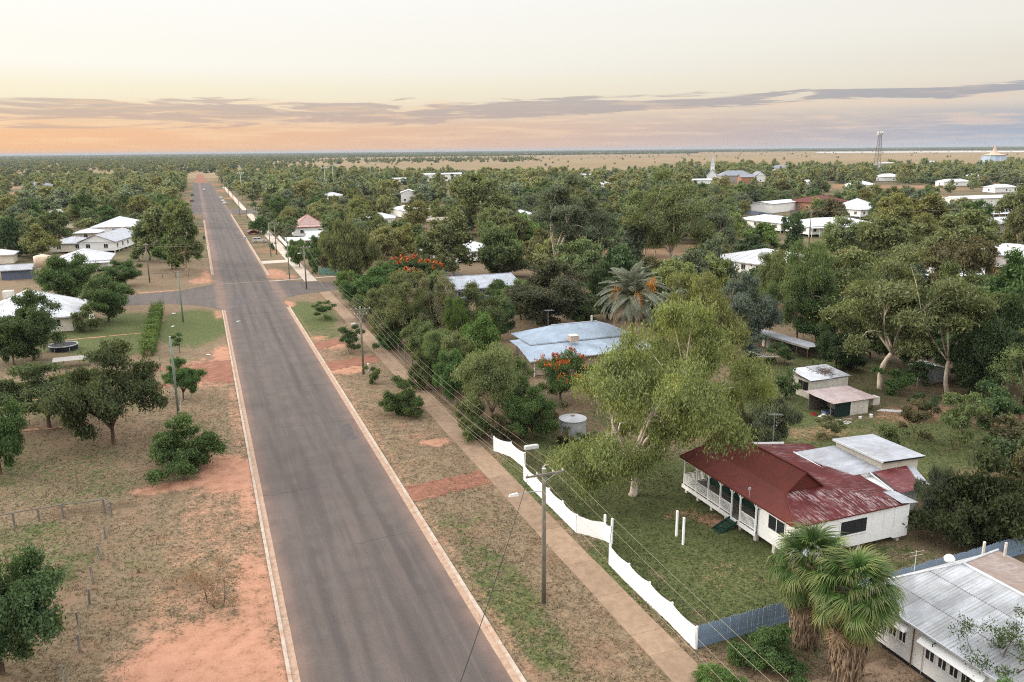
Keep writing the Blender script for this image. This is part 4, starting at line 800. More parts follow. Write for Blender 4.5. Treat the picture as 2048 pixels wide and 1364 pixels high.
    W(MB().bar((51.8, 47.33, 4.12), (56.4, 47.33, 3.94), .05, .14).build('fascia', 'dark_trim', r), O)
    corrugated(rb, [(51.7, 47.3, 4.22), (56.5, 47.3, 4.02), (56.5, 53.2, 4.02), (51.7, 53.2, 4.22)], (0, 1, 0), 'roof_grey', seed=8, sheet=.85)
    C_ = MB().box(50.1, 53.0, 44.8, 47.6, .2, 2.9); W(C_.build('porch_wall', 'white_wall', r), O)
    pc = MB().bar((49.9, 44.3, 3.02), (50.6, 47.6, 3.32), .06, .12).build('porch_roof', 'white_wall', r); W(pc, O)
    corrugated(pc, [(50.2, 44.0, 3.0), (52.6, 44.0, 3.0), (54.6, 47.5, 3.35), (50.9, 47.5, 3.35)], (1, 0, 0), 'roof_maroon', seed=9, sheet=.8); corrugated(pc, [(52.7, 44.0, 3.01), (53.6, 44.0, 3.01), (55.2, 47.4, 3.36), (54.6, 47.4, 3.36)], (1, 0, 0), 'roof_grey', seed=10, sheet=.8)
    W(MB().tube([(53.3, 44.2, 0), (53.3, 44.2, 3.0)], .05, 6).build('porch_post', 'red_trim', r), O); W(MB().box(53.02, 53.03, 45.0, 47.0, .3, 2.3).build('doorway', 'void', r), O)
    # aerials and small roof pieces
    a = MB(); a.tube([(37.95, 47.1, 3.3), (37.95, 47.1, 4.35)], .025, 5); a.box(37.85, 38.05, 47.05, 47.15, 4.1, 4.3); W(a.build('service_mast', 'galv', r), O)
    a = MB(); a.tube([(45.4, 42.6, 3.4), (45.4, 42.6, 4.0)], .02, 5); a.tube([(45.1, 42.6, 4.0), (45.7, 42.6, 3.9)], .015, 4); W(a.build('roof_vent', 'galv', r), O)
    a = MB(); a.tube([(47.9, 56.6, 2.6), (47.9, 56.6, 6.2)], .022, 5); a.tube([(47.2, 56.6, 6.1), (48.8, 56.6, 5.9)], .015, 4)
    for k in range(6): a.tube([(47.3 + .26 * k, 56.2, 6.08 - .03 * k), (47.3 + .26 * k, 57.0, 6.08 - .03 * k)], .010, 4)
    W(a.build('aerial', 'galv', r), O)
red_house()

# ---------------------------------------------------------------- corrugated-roof house at the lower right
def corner_house():
    O = (42.6, 28.0); r = thing('fibro_house', 'white fibro house with weathered galvanised corrugated roof and hooded front windows', 'house', (*O, 0))
    W(MB().box(36.65, 48.4, 14, 33.9, .3, 3.0).build('wall', 'white_wall', r), O)
    W(MB().box(36.62, 36.7, 14, 33.9, .15, .32).build('base_strip', 'dark_trim', r), O)
    roof = MB(); roof.tube([(42.6, 32.1, 4.56), (42.6, 14, 4.56)], .11, 6); roof.tube([(42.6, 32.1, 4.56), (36.35, 34.4, 3.06)], .08, 6); roof.tube([(42.6, 32.1, 4.56), (48.9, 34.4, 3.06)], .08, 6); roof.bar((36.3, 34.4, 2.98), (36.3, 14, 2.98), .06, .12); ro = roof.build('roof', 'roof_white', r); W(ro, O)
    # two courses of sheets on the street slope so the laps show
    def lerp(a, b, t_): return tuple(a[i] + (b[i] - a[i]) * t_ for i in range(3))
    e0, e1, r1, r0 = (36.3, 14.0, 3.0), (36.3, 34.4, 3.0), (42.6, 32.1, 4.5), (42.6, 14.0, 4.5)
    a0, a1, b0, b1 = lerp(e0, r0, .34), lerp(e1, r1, .34), lerp(e0, r0, .70), lerp(e1, r1, .70)
    up = lambda p, d: (p[0], p[1], p[2] + d)
    corrugated(ro, [e0, e1, a1, a0], (0, 1, 0), 'roof_galv', .15, .024, .78, seed=1); corrugated(ro, [up(lerp(e0, r0, .33), .03), up(lerp(e1, r1, .33), .03), up(b1, .03), up(b0, .03)], (0, 1, 0), 'roof_galv', .15, .024, .78, seed=2)
    corrugated(ro, [up(lerp(e0, r0, .69), .06), up(lerp(e1, r1, .69), .06), up(r1, .05), up(r0, .05)], (0, 1, 0), 'roof_galv', .15, .024, .78, seed=3)
    corrugated(ro, [(48.9, 14, 3.0), (48.9, 34.4, 3.0), (42.6, 32.1, 4.5), (42.6, 14, 4.5)], (0, 1, 0), 'roof_rust', .12, .015, .78, seed=4); corrugated(ro, [(36.3, 34.4, 3.0), (48.9, 34.4, 3.0), (42.6, 32.1, 4.5)], (1, 0, 0), 'roof_galv', .15, .024, .78, seed=5)
    for y0, y1 in ((28.55, 29.1), (27.75, 28.25), (27.0, 27.5), (26.25, 26.75), (25.5, 26.0), (30.55, 31.0), (31.25, 31.75), (31.95, 32.4)): window(r, y0, y1, 1.35, 2.15, 36.65, 'x-', O, 'white_wall')
    for y0, y1 in ((25.3, 29.4), (30.3, 31.1)):
        h = MB(); h.slab([(36.1, y0, 2.35), (36.1, y1, 2.35), (36.66, y1, 2.75), (36.66, y0, 2.75)], .03); h.add([(36.1, y0, 2.33), (36.66, y0, 2.73), (36.66, y0, 2.33)], [(0, 1, 2)]); h.add([(36.1, y1, 2.33), (36.66, y1, 2.73), (36.66, y1, 2.33)], [(2, 1, 0)]); W(h.build('window_hood', 'white_wall', r), O)
    W(MB().tube([(36.58, 30.0, .2), (36.58, 30.0, 2.95)], .04, 6).build('downpipe', 'timber_brown', r), O); W(MB().tube([(36.58, 29.25, .2), (36.58, 29.25, 1.9)], .025, 5).build('conduit', 'galv', r), O)
    W(MB().lathe([(.05, 0), (.3, .05), (.33, .25), (.2, .42), (.02, .46)], 12, (41.9, 32.5, 4.6)).build('roof_vent', 'white_wall', r, True), O)
    a = MB(); a.tube([(36.2, 28.4, 2.6), (36.15, 28.4, 2.75), (36.45, 28.4, 2.8)], .03, 5); W(a.build('wall_lamp', 'dark_trim', r), O)
    for x, y, z in ((48.2, 33.4, 3.1), (46.8, 33.9, 3.2)): W(MB().tube([(x, y, z), (x, y, z + 1.1)], .09, 8).build('flue', 'weather_white', r), O)
    a = MB(); a.tube([(40.2, 33.5, 3.2), (40.2, 33.5, 5.2)], .022, 5)
    for z in (5.15, 4.9): a.tube([(39.7, 33.5, z), (40.7, 33.4, z)], .014, 4)
    W(a.build('aerial', 'weather_white', r), O)
corner_house()

# ---------------------------------------------------------------- blue-roofed house among the trees
def blue_house():
    O = (48, 102); r = thing('blue_roof_house', 'house with pale blue hip roof and lower verandah roof behind the roadside trees', 'house', (*O, 0))
    W(MB().box(42.6, 58, 101.8, 108.6, .2, 3.1).build('wall', 'tan_wall', r), O); W(MB().box(40.4, 58, 96.0, 101.8, .2, 2.45).build('front_wall', 'tan_wall', r), O)
    ro = MB(); ro.tube([(46.9, 105.2, 4.82), (54.5, 105.2, 4.82)], .08, 6); ro.bar((42.0, 101.4, 3.12), (58.6, 101.4, 3.12), .06, .12); ro.bar((42.0, 101.4, 3.12), (42.0, 109, 3.12), .06, .12); ro.bar((39.4, 95.2, 2.42), (58.6, 95.2, 2.42), .06, .12); ro.bar((39.4, 95.2, 2.42), (40.2, 101.5, 2.92), .06, .12); o = ro.build('roof', 'roof_white', r); W(o, O)
    kw = dict(pitch=.2, amp=.015, sheet=1.5)
    corrugated(o, [(42, 101.4, 3.2), (58.6, 101.4, 3.2), (54.5, 105.2, 4.8), (46.9, 105.2, 4.8)], (1, 0, 0), 'roof_blue', seed=1, **kw); corrugated(o, [(42, 101.4, 3.2), (42, 109, 3.2), (46.9, 105.2, 4.8)], (0, 1, 0), 'roof_blue', seed=2, **kw)
    corrugated(o, [(42, 109, 3.2), (58.6, 109, 3.2), (54.5, 105.2, 4.8), (46.9, 105.2, 4.8)], (1, 0, 0), 'roof_blue', seed=3, **kw); corrugated(o, [(58.6, 109, 3.2), (58.6, 101.4, 3.2), (54.5, 105.2, 4.8)], (0, 1, 0), 'roof_blue', seed=4, **kw)
    corrugated(o, [(39.4, 95.2, 2.48), (58.6, 95.2, 2.48), (58.6, 101.5, 3.0), (40.2, 101.5, 3.0)], (1, 0, 0), 'roof_blue', seed=5, **kw); corrugated(o, [(40.2, 101.5, 2.95), (42.1, 101.5, 3.0), (42.1, 105.5, 3.05), (40.4, 105.5, 2.95)], (0, 1, 0), 'roof_blue', seed=6, **kw)
    for x in (41.2, 43.4, 46.5, 50): window(r, x, x + 1.1, 1.1, 2.0, 96.0, 'y-', O)
    W(MB().tube([(40.2, 95.7, 0), (40.2, 95.7, 2.4)], .07, 6).build('post', 'white_wall', r), O)
    c = thing('evaporative_cooler', 'tan box cooler standing on the pale blue roof', 'air cooler', (48.2, 100.3, 2.93)); MB().box(-.62, .62, -.6, .6, .45, 1.25).build('cabinet', 'tan_cooler', c); MB().box(-.66, .66, -.64, .64, 1.25, 1.32).build('lid', 'weather_white', c); l = MB()
    for sx in (-.5, .5):
        for sy in (-.5, .5): l.tube([(sx, sy, -.15), (sx, sy, .45)], .04, 5)
    l.build('stand', 'galv', c)
    a = MB(); a.tube([(46.9, 106.3, 4.2), (46.9, 106.3, 7.0)], .025, 5); a.tube([(46.2, 106.3, 6.9), (47.9, 106.3, 6.75)], .018, 4); 
    for k in range(5): a.tube([(46.4 + .3 * k, 105.9, 6.85), (46.4 + .3 * k, 106.7, 6.85)], .012, 4)
    W(a.build('aerial', 'galv', r), O); W(MB().tube([(53.6, 105.2, 4.7), (53.6, 105.2, 5.7)], .16, 8).build('flue', 'weather_white', r), O)
blue_house()

# ---------------------------------------------------------------- generic house for the rest of the town
def house(label, x, y, rot, w, d, wh, rh, roofm, wallm, kind='hip', stump=0.5, over=0.5, name='house', cat='house', win=2, ver=None, group=None, ridge=None, caps=None, skirt=None):
    r = thing(name, label, cat, (x, y, 0), RAD(rot), group); a, b = w / 2, d / 2
    MB().box(-a, a, -b, b, stump, wh).build('wall', wallm, r)
    if stump > 0.25:
        m_ = MB(); nx = max(2, int(w / 4)); ny = max(2, int(d / 4))
        for i in range(nx + 1):
            for j in range(ny + 1): m_.box(-a + .2 + (w - .4) * i / nx - .12, -a + .2 + (w - .4) * i / nx + .12, -b + .2 + (d - .4) * j / ny - .12, -b + .2 + (d - .4) * j / ny + .12, -.1, stump)
        o = m_.build('stumps', 'weather_white', r); o['kind'] = 'stuff'
    A, B = a + over, b + over; z0, z1 = wh - .02, wh + rh; capm = caps or roofm
    if w >= d: hl = (A - B if kind == 'hip' else A) if ridge is None else ridge; R0, R1 = (-hl, 0, z1), (hl, 0, z1)
    else: hl = (B - A if kind == 'hip' else B) if ridge is None else ridge; R0, R1 = (0, -hl, z1), (0, hl, z1)
    if skirt:            # steep centre over a flatter verandah skirt
        sw, sz = skirt; z0s = wh - .02; Ai, Bi = A - sw, B - sw; zi = z0s + sz
        outer = [(-A, -B, z0s), (A, -B, z0s), (A, B, z0s), (-A, B, z0s)]; inner = [(-Ai, -Bi, zi), (Ai, -Bi, zi), (Ai, Bi, zi), (-Ai, Bi, zi)]
    else: outer = inner = [(-A, -B, z0), (A, -B, z0), (A, B, z0), (-A, B, z0)]
    cap = MB()
    if (Vector(R0) - Vector(R1)).length > .1: cap.tube([(R0[0], R0[1], R0[2] + .04), (R1[0], R1[1], R1[2] + .04)], .09, 5)
    for i in range(4): cap.bar((outer[i][0], outer[i][1], z0 - .08), (outer[(i + 1) % 4][0], outer[(i + 1) % 4][1], z0 - .08), .06, .16)
    if kind == 'hip':
        for c_ in inner:
            rr = R0 if (c_[0] * R0[0] + c_[1] * R0[1]) >= (c_[0] * R1[0] + c_[1] * R1[1]) else R1; cap.tube([(c_[0], c_[1], c_[2] + .04), (rr[0], rr[1], rr[2] + .04)], .08, 5)
    ro = cap.build('roof', capm, r)
    c = inner
    if w >= d:
        planes = [[c[0], c[1], R1, R0], [c[2], c[3], R0, R1]]; ends = [[c[1], c[2], R1], [c[3], c[0], R0]]
    else:
        planes = [[c[1], c[2], R1, R0], [c[3], c[0], R0, R1]]; ends = [[c[0], c[1], R0], [c[2], c[3], R1]]
    near = math.hypot(x, y) < 330
    for p in planes:
        if near: corrugated(ro, [(q_[0], q_[1], q_[2] + .03) for q_ in p], Vector(p[1]) - Vector(p[0]), roofm, .5, .022, 2.4, name='roof_sheet')
        else: MB().slab(p, .05).build('roof_slope', roofm, ro)
    for p in ends:
        if kind == 'hip' and near: corrugated(ro, [(q_[0], q_[1], q_[2] + .03) for q_ in p], Vector(p[1]) - Vector(p[0]), roofm, .5, .022, 2.4, name='roof_sheet')
        elif kind == 'hip': MB().slab(p, .05).build('roof_slope', roofm, ro)
        else:
            s_ = [(q[0] * (a / A), q[1] * (b / B), q[2] - .06) for q in p]; MB().quad(*s_).build('gable', wallm, r)
    if skirt:
        for i in range(4): MB().slab([outer[i], outer[(i + 1) % 4], inner[(i + 1) % 4], inner[i]], .05).build('verandah_roof', roofm, ro)
    if win:
        for f, L, yy in (('y-', w, -b), ('x-', d, -a), ('x+', d, a), ('y+', w, b)):
            k = max(1, int(L / 4.5)) if win == 2 else win
            for i in range(k):
                u = -L / 2 + L * (i + .5) / k; window(r, u - .6, u + .6, stump + 0.95, min(wh - .3, stump + 2.15), yy, f, None, 'white_wall')
    if ver:             # open verandah along one side: roof, posts, deck
        f, dp = ver; s = -1 if f[1] == '-' else 1; L = w if f[0] == 'y' else d; yy = (b if f[0] == 'y' else a) * s
        def pt(u, v, z): return (u, yy + s * v, z) if f[0] == 'y' else (yy + s * v, u, z)
        MB().slab([pt(-L / 2 - .3, 0.02, wh - .1), pt(L / 2 + .3, 0.02, wh - .1), pt(L / 2 + .3, dp, wh - .55), pt(-L / 2 - .3, dp, wh - .55)], .05).build('verandah_roof', roofm, r)
        k = max(2, int(L / 3))
        for i in range(k + 1):
            u = -L / 2 + L * i / k; p = pt(u, dp - .2, 0); MB().box(p[0] - .06, p[0] + .06, p[1] - .06, p[1] + .06, 0, wh - .5).build('verandah_post', 'white_wall', r)
    return r
H_ = house
# left of the road
house('white pyramid-roofed house with verandah behind the large tree by the lawn', -29.6, 161.2, 0, 14.6, 14.6, 2.85, 3.85, 'roof_white', 'cream_wall', stump=.15, over=.8, ridge=0.05)
c = thing('evaporative_cooler', 'grey box cooler on the white pyramid roof beside the lawn', 'air cooler', (-33.6, 165.8, 4.35)); MB().box(-.8, .8, -.8, .8, .5, 1.75).build('cabinet', 'weather_white', c); MB().box(-.4, .4, -.4, .4, -.9, .5).build('duct', 'white_wall', c)
house('pale blue-white house with hip roof beside the raised water tank', -29.6, 240, 0, 12.5, 13, 3.0, 2.4, 'roof_white', 'white_wall', stump=.5, over=.5, ridge=.6, ver=('y-', 1.6))
house('long house with pale grey gabled roof behind the raised water tank', -27.8, 290, -14, 10.5, 24, 3.4, 2.2, 'roof_grey', 'white_wall', kind='gable', stump=.6)
house('low grey hip-roofed wing left of the long grey gabled roof', -38.0, 287, -14, 11, 10, 3.0, 1.6, 'roof_grey', 'cream_wall', stump=.4)
house('house with the bright white hip roof beyond the grey gabled roofs left of the road', -29.0, 344, -8, 15, 20, 3.5, 3.0, 'roof_bright', 'white_wall', stump=.6, ridge=.8)
house('small pale skillion wing joined below the bright white hip roof', -37.5, 322, -8, 8, 9, 3.0, 1.2, 'roof_white', 'cream_wall', stump=.4)
house('grey two-storey house with verandah in the trees at far left', -115.80, 725.31, 8, 20, 12, 6.8, 2.4, 'roof_slate', 'tan_wall', stump=2.6, ver=('y-', 2.0))
house('small open-fronted grey shed in the yard left of the grey gabled roofs', -60.60, 333.66, 0, 9, 5, 2.6, .5, 'roof_grey', 'timber_grey', kind='gable', stump=0, name='shed', cat='shed', win=0)
house('small grey shed roof left of the raised water tank', -43.62, 229.10, 0, 6.5, 5, 2.4, 1.0, 'roof_grey', 'blue_wall', kind='gable', stump=0, name='shed', cat='shed', win=0)
house('pale roof low in the trees beyond the two-storey house at far left', -86.33, 733.64, 0, 14, 10, 3, 2, 'roof_white', 'white_wall', stump=.3, win=1)
house('white roof showing between trees left of the bright white hip roof', -61.45, 429.30, 0, 12, 9, 3, 2, 'roof_white', 'white_wall', stump=.3, win=1)
house('pale shed roof at the left edge above the lawn house', -54.11, 265.18, 0, 7, 7, 2.6, 1.2, 'roof_bright', 'cream_wall', stump=0, name='shed', cat='shed', win=0)
# right of the road beyond the crossing
house('white house with pink and rust pyramid roof trimmed in red near the road', 37.5, 307.5, 0, 13, 15, 3.55, 3.9, 'roof_pink', 'white_wall', stump=.3, over=.6, ridge=.2, caps='red_trim', skirt=(2.2, .5))
house('white house with small pale gabled roof right of the pink pyramid roof', 35.88, 266.71, 0, 8, 8, 3.4, 1.6, 'roof_white', 'white_wall', kind='gable', stump=.3)
c = thing('carport', 'flat white carport in front of the pink pyramid roofed house', 'carport', (30.5, 266, 0)); MB().box(-5.2, 5.2, -5, 5, 2.55, 2.85).build('roof', 'white_wall', c)
for sx in (-5, 0, 5):
    for sy in (-4.8, 4.8): MB().box(sx - .12, sx + .12, sy - .12, sy + .12, 0, 2.55).build('post', 'white_wall', c)
MB().box(-5.1, 5.1, 4.6, 4.75, 0, 2.5).build('rear_wall', 'cream_wall', c)
house('house with rusty blue-grey skillion roof and dark blue wall behind the flat orange-flowered tree', 52.85, 158.17, 0, 15.5, 13, 2.9, 1.5, 'roof_rustblue', 'blue_wall', kind='gable', stump=.2, ridge=None)
house('white weatherboard house hidden under the leaves of the tall olive trees', 66.68, 214.49, 0, 20, 14, 3.2, 2.4, 'roof_white', 'white_wall', stump=.5)
house('two-storey white hall with narrow end wall near the long white building', 118.03, 474.78, -15, 9, 12, 6.2, 1.6, 'roof_bright', 'white_wall', kind='gable', stump=.4)
house('long white two-storey building with blue panels on the far side of town', 226, 770, 4, 46, 12, 8.0, 0.9, 'roof_bright', 'white_wall', kind='gable', stump=.3, name='long_building', cat='building', win=9)
house('pale blue-grey flat roofed building left of the long white building', 176.72, 752.71, 4, 16, 12, 5, .8, 'roof_white', 'white_wall', kind='gable', stump=.3, name='building', cat='building')
house('broad white shed roof right of the two-storey white hall', 94.35, 373.69, 6, 14, 22, 3.4, 1.0, 'roof_bright', 'white_wall', kind='gable', stump=0, name='shed', cat='shed', win=0)
house('low brown shed roof among trees below the broad white shed', 87.57, 312.43, 0, 12, 10, 3, 1.0, 'roof_rust', 'tan_wall', kind='gable', stump=0, name='shed', cat='shed', win=0)
house('small white roof above the bright green tree in the middle', 129.79, 324.60, 0, 10, 9, 3.2, 1.6, 'roof_bright', 'white_wall', stump=.4, win=1)
house('white roof glimpsed behind the tall white-trunked gum in the middle', 130.30, 283.97, 0, 16, 12, 3.4, 2.2, 'roof_white', 'white_wall', stump=.4, win=1)
house('pale grey hip roof near the middle below the dark tree line', 294.41, 562.71, 0, 14, 13, 3.6, 2.6, 'roof_white', 'white_wall', stump=.6, win=1)
house('flat blue-grey roofed hall against the dark tree line in the middle', 383.38, 763.45, 3, 26, 10, 4.5, 1.2, 'roof_grey', 'white_wall', kind='gable', stump=.2, name='hall', cat='building', win=3)
house('bright roof at the foot of the two smooth gums right of the middle', 299.84, 670.17, 0, 9, 8, 4, .6, 'roof_bright', 'white_wall', kind='gable', stump=.2, name='building', cat='building', win=1)
house('large white hip-roofed house on stilts, long left wing', 201, 246, 2, 12, 22, 3.6, 1.7, 'roof_bright', 'white_wall', stump=.7, over=.9)
house('large white hip-roofed house on stilts, near right wing', 209, 225.5, -6, 27, 15, 3.7, 2.0, 'roof_bright', 'white_wall', stump=.8, over=.9, ver=('y-', 1.8))
house('white hip roof half hidden by trees below the large white house', 131, 163, 12, 20, 18, 3.2, 2.2, 'roof_bright', 'white_wall', stump=.5, over=.7)
house('long white flat-roofed shed with two roof vents above the large white house', 262, 320, -68, 12, 27, 4.4, .7, 'roof_bright', 'white_wall', kind='gable', stump=0, name='shed', cat='shed', win=0)
house('house with a deep red hip roof right of the long white shed', 284.24, 315.20, 10, 22, 18, 4.4, 2.9, 'roof_red', 'brick_wall', stump=.4, over=.9)
house('pale grey pyramid-roofed house right of the red hip roof', 273.65, 279.41, 10, 15, 15, 3.6, 4.2, 'roof_white', 'white_wall', stump=.5, over=.8, ridge=.2)
house('two-storey stone building with steep slate roof beside the church', 447, 603, -18, 28, 14, 6.6, 4.2, 'roof_slate', 'stone_wall', stump=.2, name='stone_building', cat='building')
house('orange brick wing of the stone building beside the church', 439.72, 576.40, -18, 12, 10, 6.0, 2.4, 'roof_slate', 'brick_wall', kind='gable', stump=.2, name='brick_building', cat='building')
house('small slate-roofed annexe right of the stone building', 474.42, 604.83, -18, 9, 12, 6.0, 3.4, 'roof_slate', 'white_wall', kind='gable', stump=.2, name='building', cat='building', win=1)
house('white low roofs left of the stone building', 407.75, 597.83, -18, 18, 12, 3.6, .9, 'roof_bright', 'white_wall', kind='gable', stump=.2, name='building', cat='building', win=1)
house('lilac-grey roof right of the stone building below the dark trees', 723.42, 878.38, -10, 24, 16, 4, 4.0, 'roof_slate', 'white_wall', stump=.3, win=1)
house('white roof at right beneath the lattice mast', 443.36, 451.15, -10, 16, 12, 4, 2.4, 'roof_bright', 'white_wall', stump=.3, win=1)
house('white sheet roof beyond the red hip roof, left of the mast', 451.35, 522.81, -5, 15, 10, 3.6, 1.2, 'roof_bright', 'white_wall', kind='gable', stump=.3, win=1)
house('pale grey roof just right of the mast', 580.46, 559.14, 0, 22, 14, 4, 2.6, 'roof_white', 'white_wall', stump=.3, win=1)
house('white block building behind the mast at right', 852.15, 831.06, 0, 28, 18, 9, .8, 'roof_white', 'concrete_grey', kind='gable', stump=.2, name='block_building', cat='building', win=4)
house('long white flat roof with vents near the right edge', 374.80, 297.99, -6, 44, 16, 4.6, .8, 'roof_bright', 'white_wall', kind='gable', stump=.2, name='long_shed', cat='shed', win=4)
house('white roof with open pergola front below the long flat roof at right', 312.07, 241.54, -6, 24, 10, 3.4, 1.0, 'roof_white', 'cream_wall', kind='gable', stump=.2, ver=('y-', 3))
house('curved pale lilac roof near the right edge below the pergola', 268.96, 205.99, -4, 22, 14, 3.4, 1.6, 'roof_white', 'white_wall', stump=.2)
house('blue-white roof half hidden by trees at the right edge', 194.18, 144.12, 18, 17, 20, 3.4, 2.0, 'roof_white', 'white_wall', stump=.3)
house('white roof glimpsed under the yellow-green gums at right', 138.99, 128.91, 0, 12, 8, 3, 1.0, 'roof_bright', 'white_wall', kind='gable', stump=.2, win=1)
house('second white roof glimpsed under the gums right of the first', 152.83, 126.95, 0, 13, 8, 3, 1.4, 'roof_bright', 'white_wall', kind='gable', stump=.2, win=1)
for i, (px, w_, rm, ds) in enumerate((((545.37, 461.41), 22, 'roof_white', 'small white arched roof under trees left of the long flat roof'), ((493.24, 380.67), 18, 'roof_white', 'pale curved roof above the long flat roof at right'), ((655.98, 534.86), 16, 'roof_bright', 'tiny white roof among dark trees near the tent roof'), ((637.27, 688.98), 18, 'roof_white', 'tiny pale roof in the far trees left of the mast'), ((594.86, 895.65), 20, 'roof_white', 'tiny pale roof in far trees left of the church'), ((492.04, 800.79), 16, 'roof_white', 'tiny white roof far behind the twin gums'), ((321.02, 932.46), 18, 'roof_white', 'tiny pale roof right of the long white building'), ((169.69, 847.08), 18, 'roof_white', 'small white roof behind trees right of the tall lamps'), ((116.51, 741.48), 14, 'roof_bright', 'small white gabled roof below the tall lamps'), ((78.63, 513.79), 12, 'roof_white', 'white wall and roof between trees right of the road'), ((39.95, 723.21), 14, 'roof_blue', 'pale blue roof beside the tall street floodlight'), ((1199.33, 1065.24), 22, 'roof_white', 'tiny white roof below the pale lagoon at right'), ((53.78, 296.64), 11, 'roof_grey', 'grey shed roof behind the weeping tree'), ((69.15, 329.06), 12, 'roof_white', 'low white roof right of the weeping tree'), ((91.98, 757.51), 12, 'roof_white', 'tiny white roof deep in trees right of the road'), ((-28.07, 835.90), 14, 'roof_white', 'tiny white roof deep in trees left of the road'))):
    house(ds, px[0], px[1], (i * 37) % 30 - 15, w_, 10, 3.6, 1.8, rm, 'white_wall', stump=.3, win=1)

# ---------------------------------------------------------------- church, mast, tent roof
def church():
    x, y = 454.71, 647.29; r = thing('church', 'grey church with slender pale steeple above the far trees', 'church', (x, y, 0), RAD(-35))
    MB().box(-5, 5, -13, 13, 0, 5).build('wall', 'white_wall', r); ro = MB().tube([(0, -13.4, 11), (0, 13.4, 11)], .15, 5).build('roof', 'roof_slate', r)
    MB().slab([(-5.6, -13.5, 4.8), (-5.6, 13.5, 4.8), (0, 13.5, 11), (0, -13.5, 11)], .1).build('roof_slope', 'roof_slate', ro); MB().slab([(5.6, 13.5, 4.8), (5.6, -13.5, 4.8), (0, -13.5, 11), (0, 13.5, 11)], .1).build('roof_slope', 'roof_slate', ro)
    MB().quad((-5, -13, 5), (5, -13, 5), (0, -13, 10.6)).build('gable', 'white_wall', r); MB().quad((-5, 13, 5), (0, 13, 10.6), (5, 13, 5)).build('gable', 'white_wall', r)
    for s in (-1, 1):
        for yy in (-9, -4.5, 0, 4.5, 9): window(r, yy - .5, yy + .5, 1.6, 4.0, 5 * s, 'x-' if s < 0 else 'x+')
    tw = MB().box(-1.9, 1.9, 9.2, 13.0, 5, 14).build('tower', 'white_wall', r); MB().add([(-2.2, 8.9, 14), (2.2, 8.9, 14), (2.2, 13.3, 14), (-2.2, 13.3, 14), (0, 11.1, 24)], [(0, 1, 4), (1, 2, 4), (2, 3, 4), (3, 0, 4), (3, 2, 1, 0)]).build('spire', 'roof_white', tw)
church()
def mast():
    x, y = 749.21, 739.23; r = thing('lattice_mast', 'tall steel lattice telecom mast with antenna ring at right', 'mast', (x, y, 0)); Ht = 45.0
    leg = lambda sx, sy: [(sx * 3.0 * (1 - .62 * z / Ht), sy * 3.0 * (1 - .62 * z / Ht), z) for z in (0, 15, 30, Ht)]
    for sx in (-1, 1):
        for sy in (-1, 1): MB().tube(leg(sx, sy), .26, 5).build('leg', 'timber_grey', r)
    b = MB(); k = 11
    for i in range(k):
        z0, z1 = Ht * i / k, Ht * (i + 1) / k; a0, a1 = 3.0 * (1 - .62 * z0 / Ht), 3.0 * (1 - .62 * z1 / Ht)
        for (p, q) in (((-1, -1), (1, -1)), ((1, -1), (1, 1)), ((1, 1), (-1, 1)), ((-1, 1), (-1, -1))):
            b.tube([(p[0] * a0, p[1] * a0, z0), (q[0] * a1, q[1] * a1, z1)], .14, 4); b.tube([(q[0] * a0, q[1] * a0, z0), (p[0] * a1, p[1] * a1, z1)], .14, 4); b.tube([(p[0] * a1, p[1] * a1, z1), (q[0] * a1, q[1] * a1, z1)], .14, 4)
    b.build('bracing', 'timber_grey', r)
    for i in range(9):
        a = 6.283 * i / 9; MB().box(math.cos(a) * 3.4 - .35, math.cos(a) * 3.4 + .35, math.sin(a) * 3.4 - .35, math.sin(a) * 3.4 + .35, Ht - 1.5, Ht + 2.5).build('antenna', 'insulator', r)
    MB().lathe([(3.3, 0), (3.5, .15), (3.5, .45), (3.3, .6)], 12, (0, 0, Ht)).build('head_frame', 'galv', r)
    for z, s in ((Ht * .68, -1), (Ht * .62, 1)): MB().lathe([(.05, 0), (1.0, .3), (1.3, .8)], 10, (s * 2.2, -2.0, z)).build('dish', 'insulator', r)
mast()
x, y = 987.78, 777.57; r = thing('tent_building', 'blue-white swept tent roof with pointed tip at far right', 'building', (x, y, 0))
MB().lathe([(24, 0), (21, 5), (17, 10), (14.5, 15), (13.5, 18)], 16).build('roof', 'roof_blue', r); MB().lathe([(14.5, 18.0), (7, 19.5), (2.6, 23.5), (.8, 29), (.15, 33)], 16).build('spire', 'tan_cooler', r)
for i in range(8):
    a = 6.283 * (i + .5) / 8; MB().tube([(math.cos(a) * q, math.sin(a) * q, z + .25) for q, z in ((24, 0), (21, 5), (17, 10), (14.5, 15), (13.5, 18))], .3, 4).build('rib', 'roof_white', r)

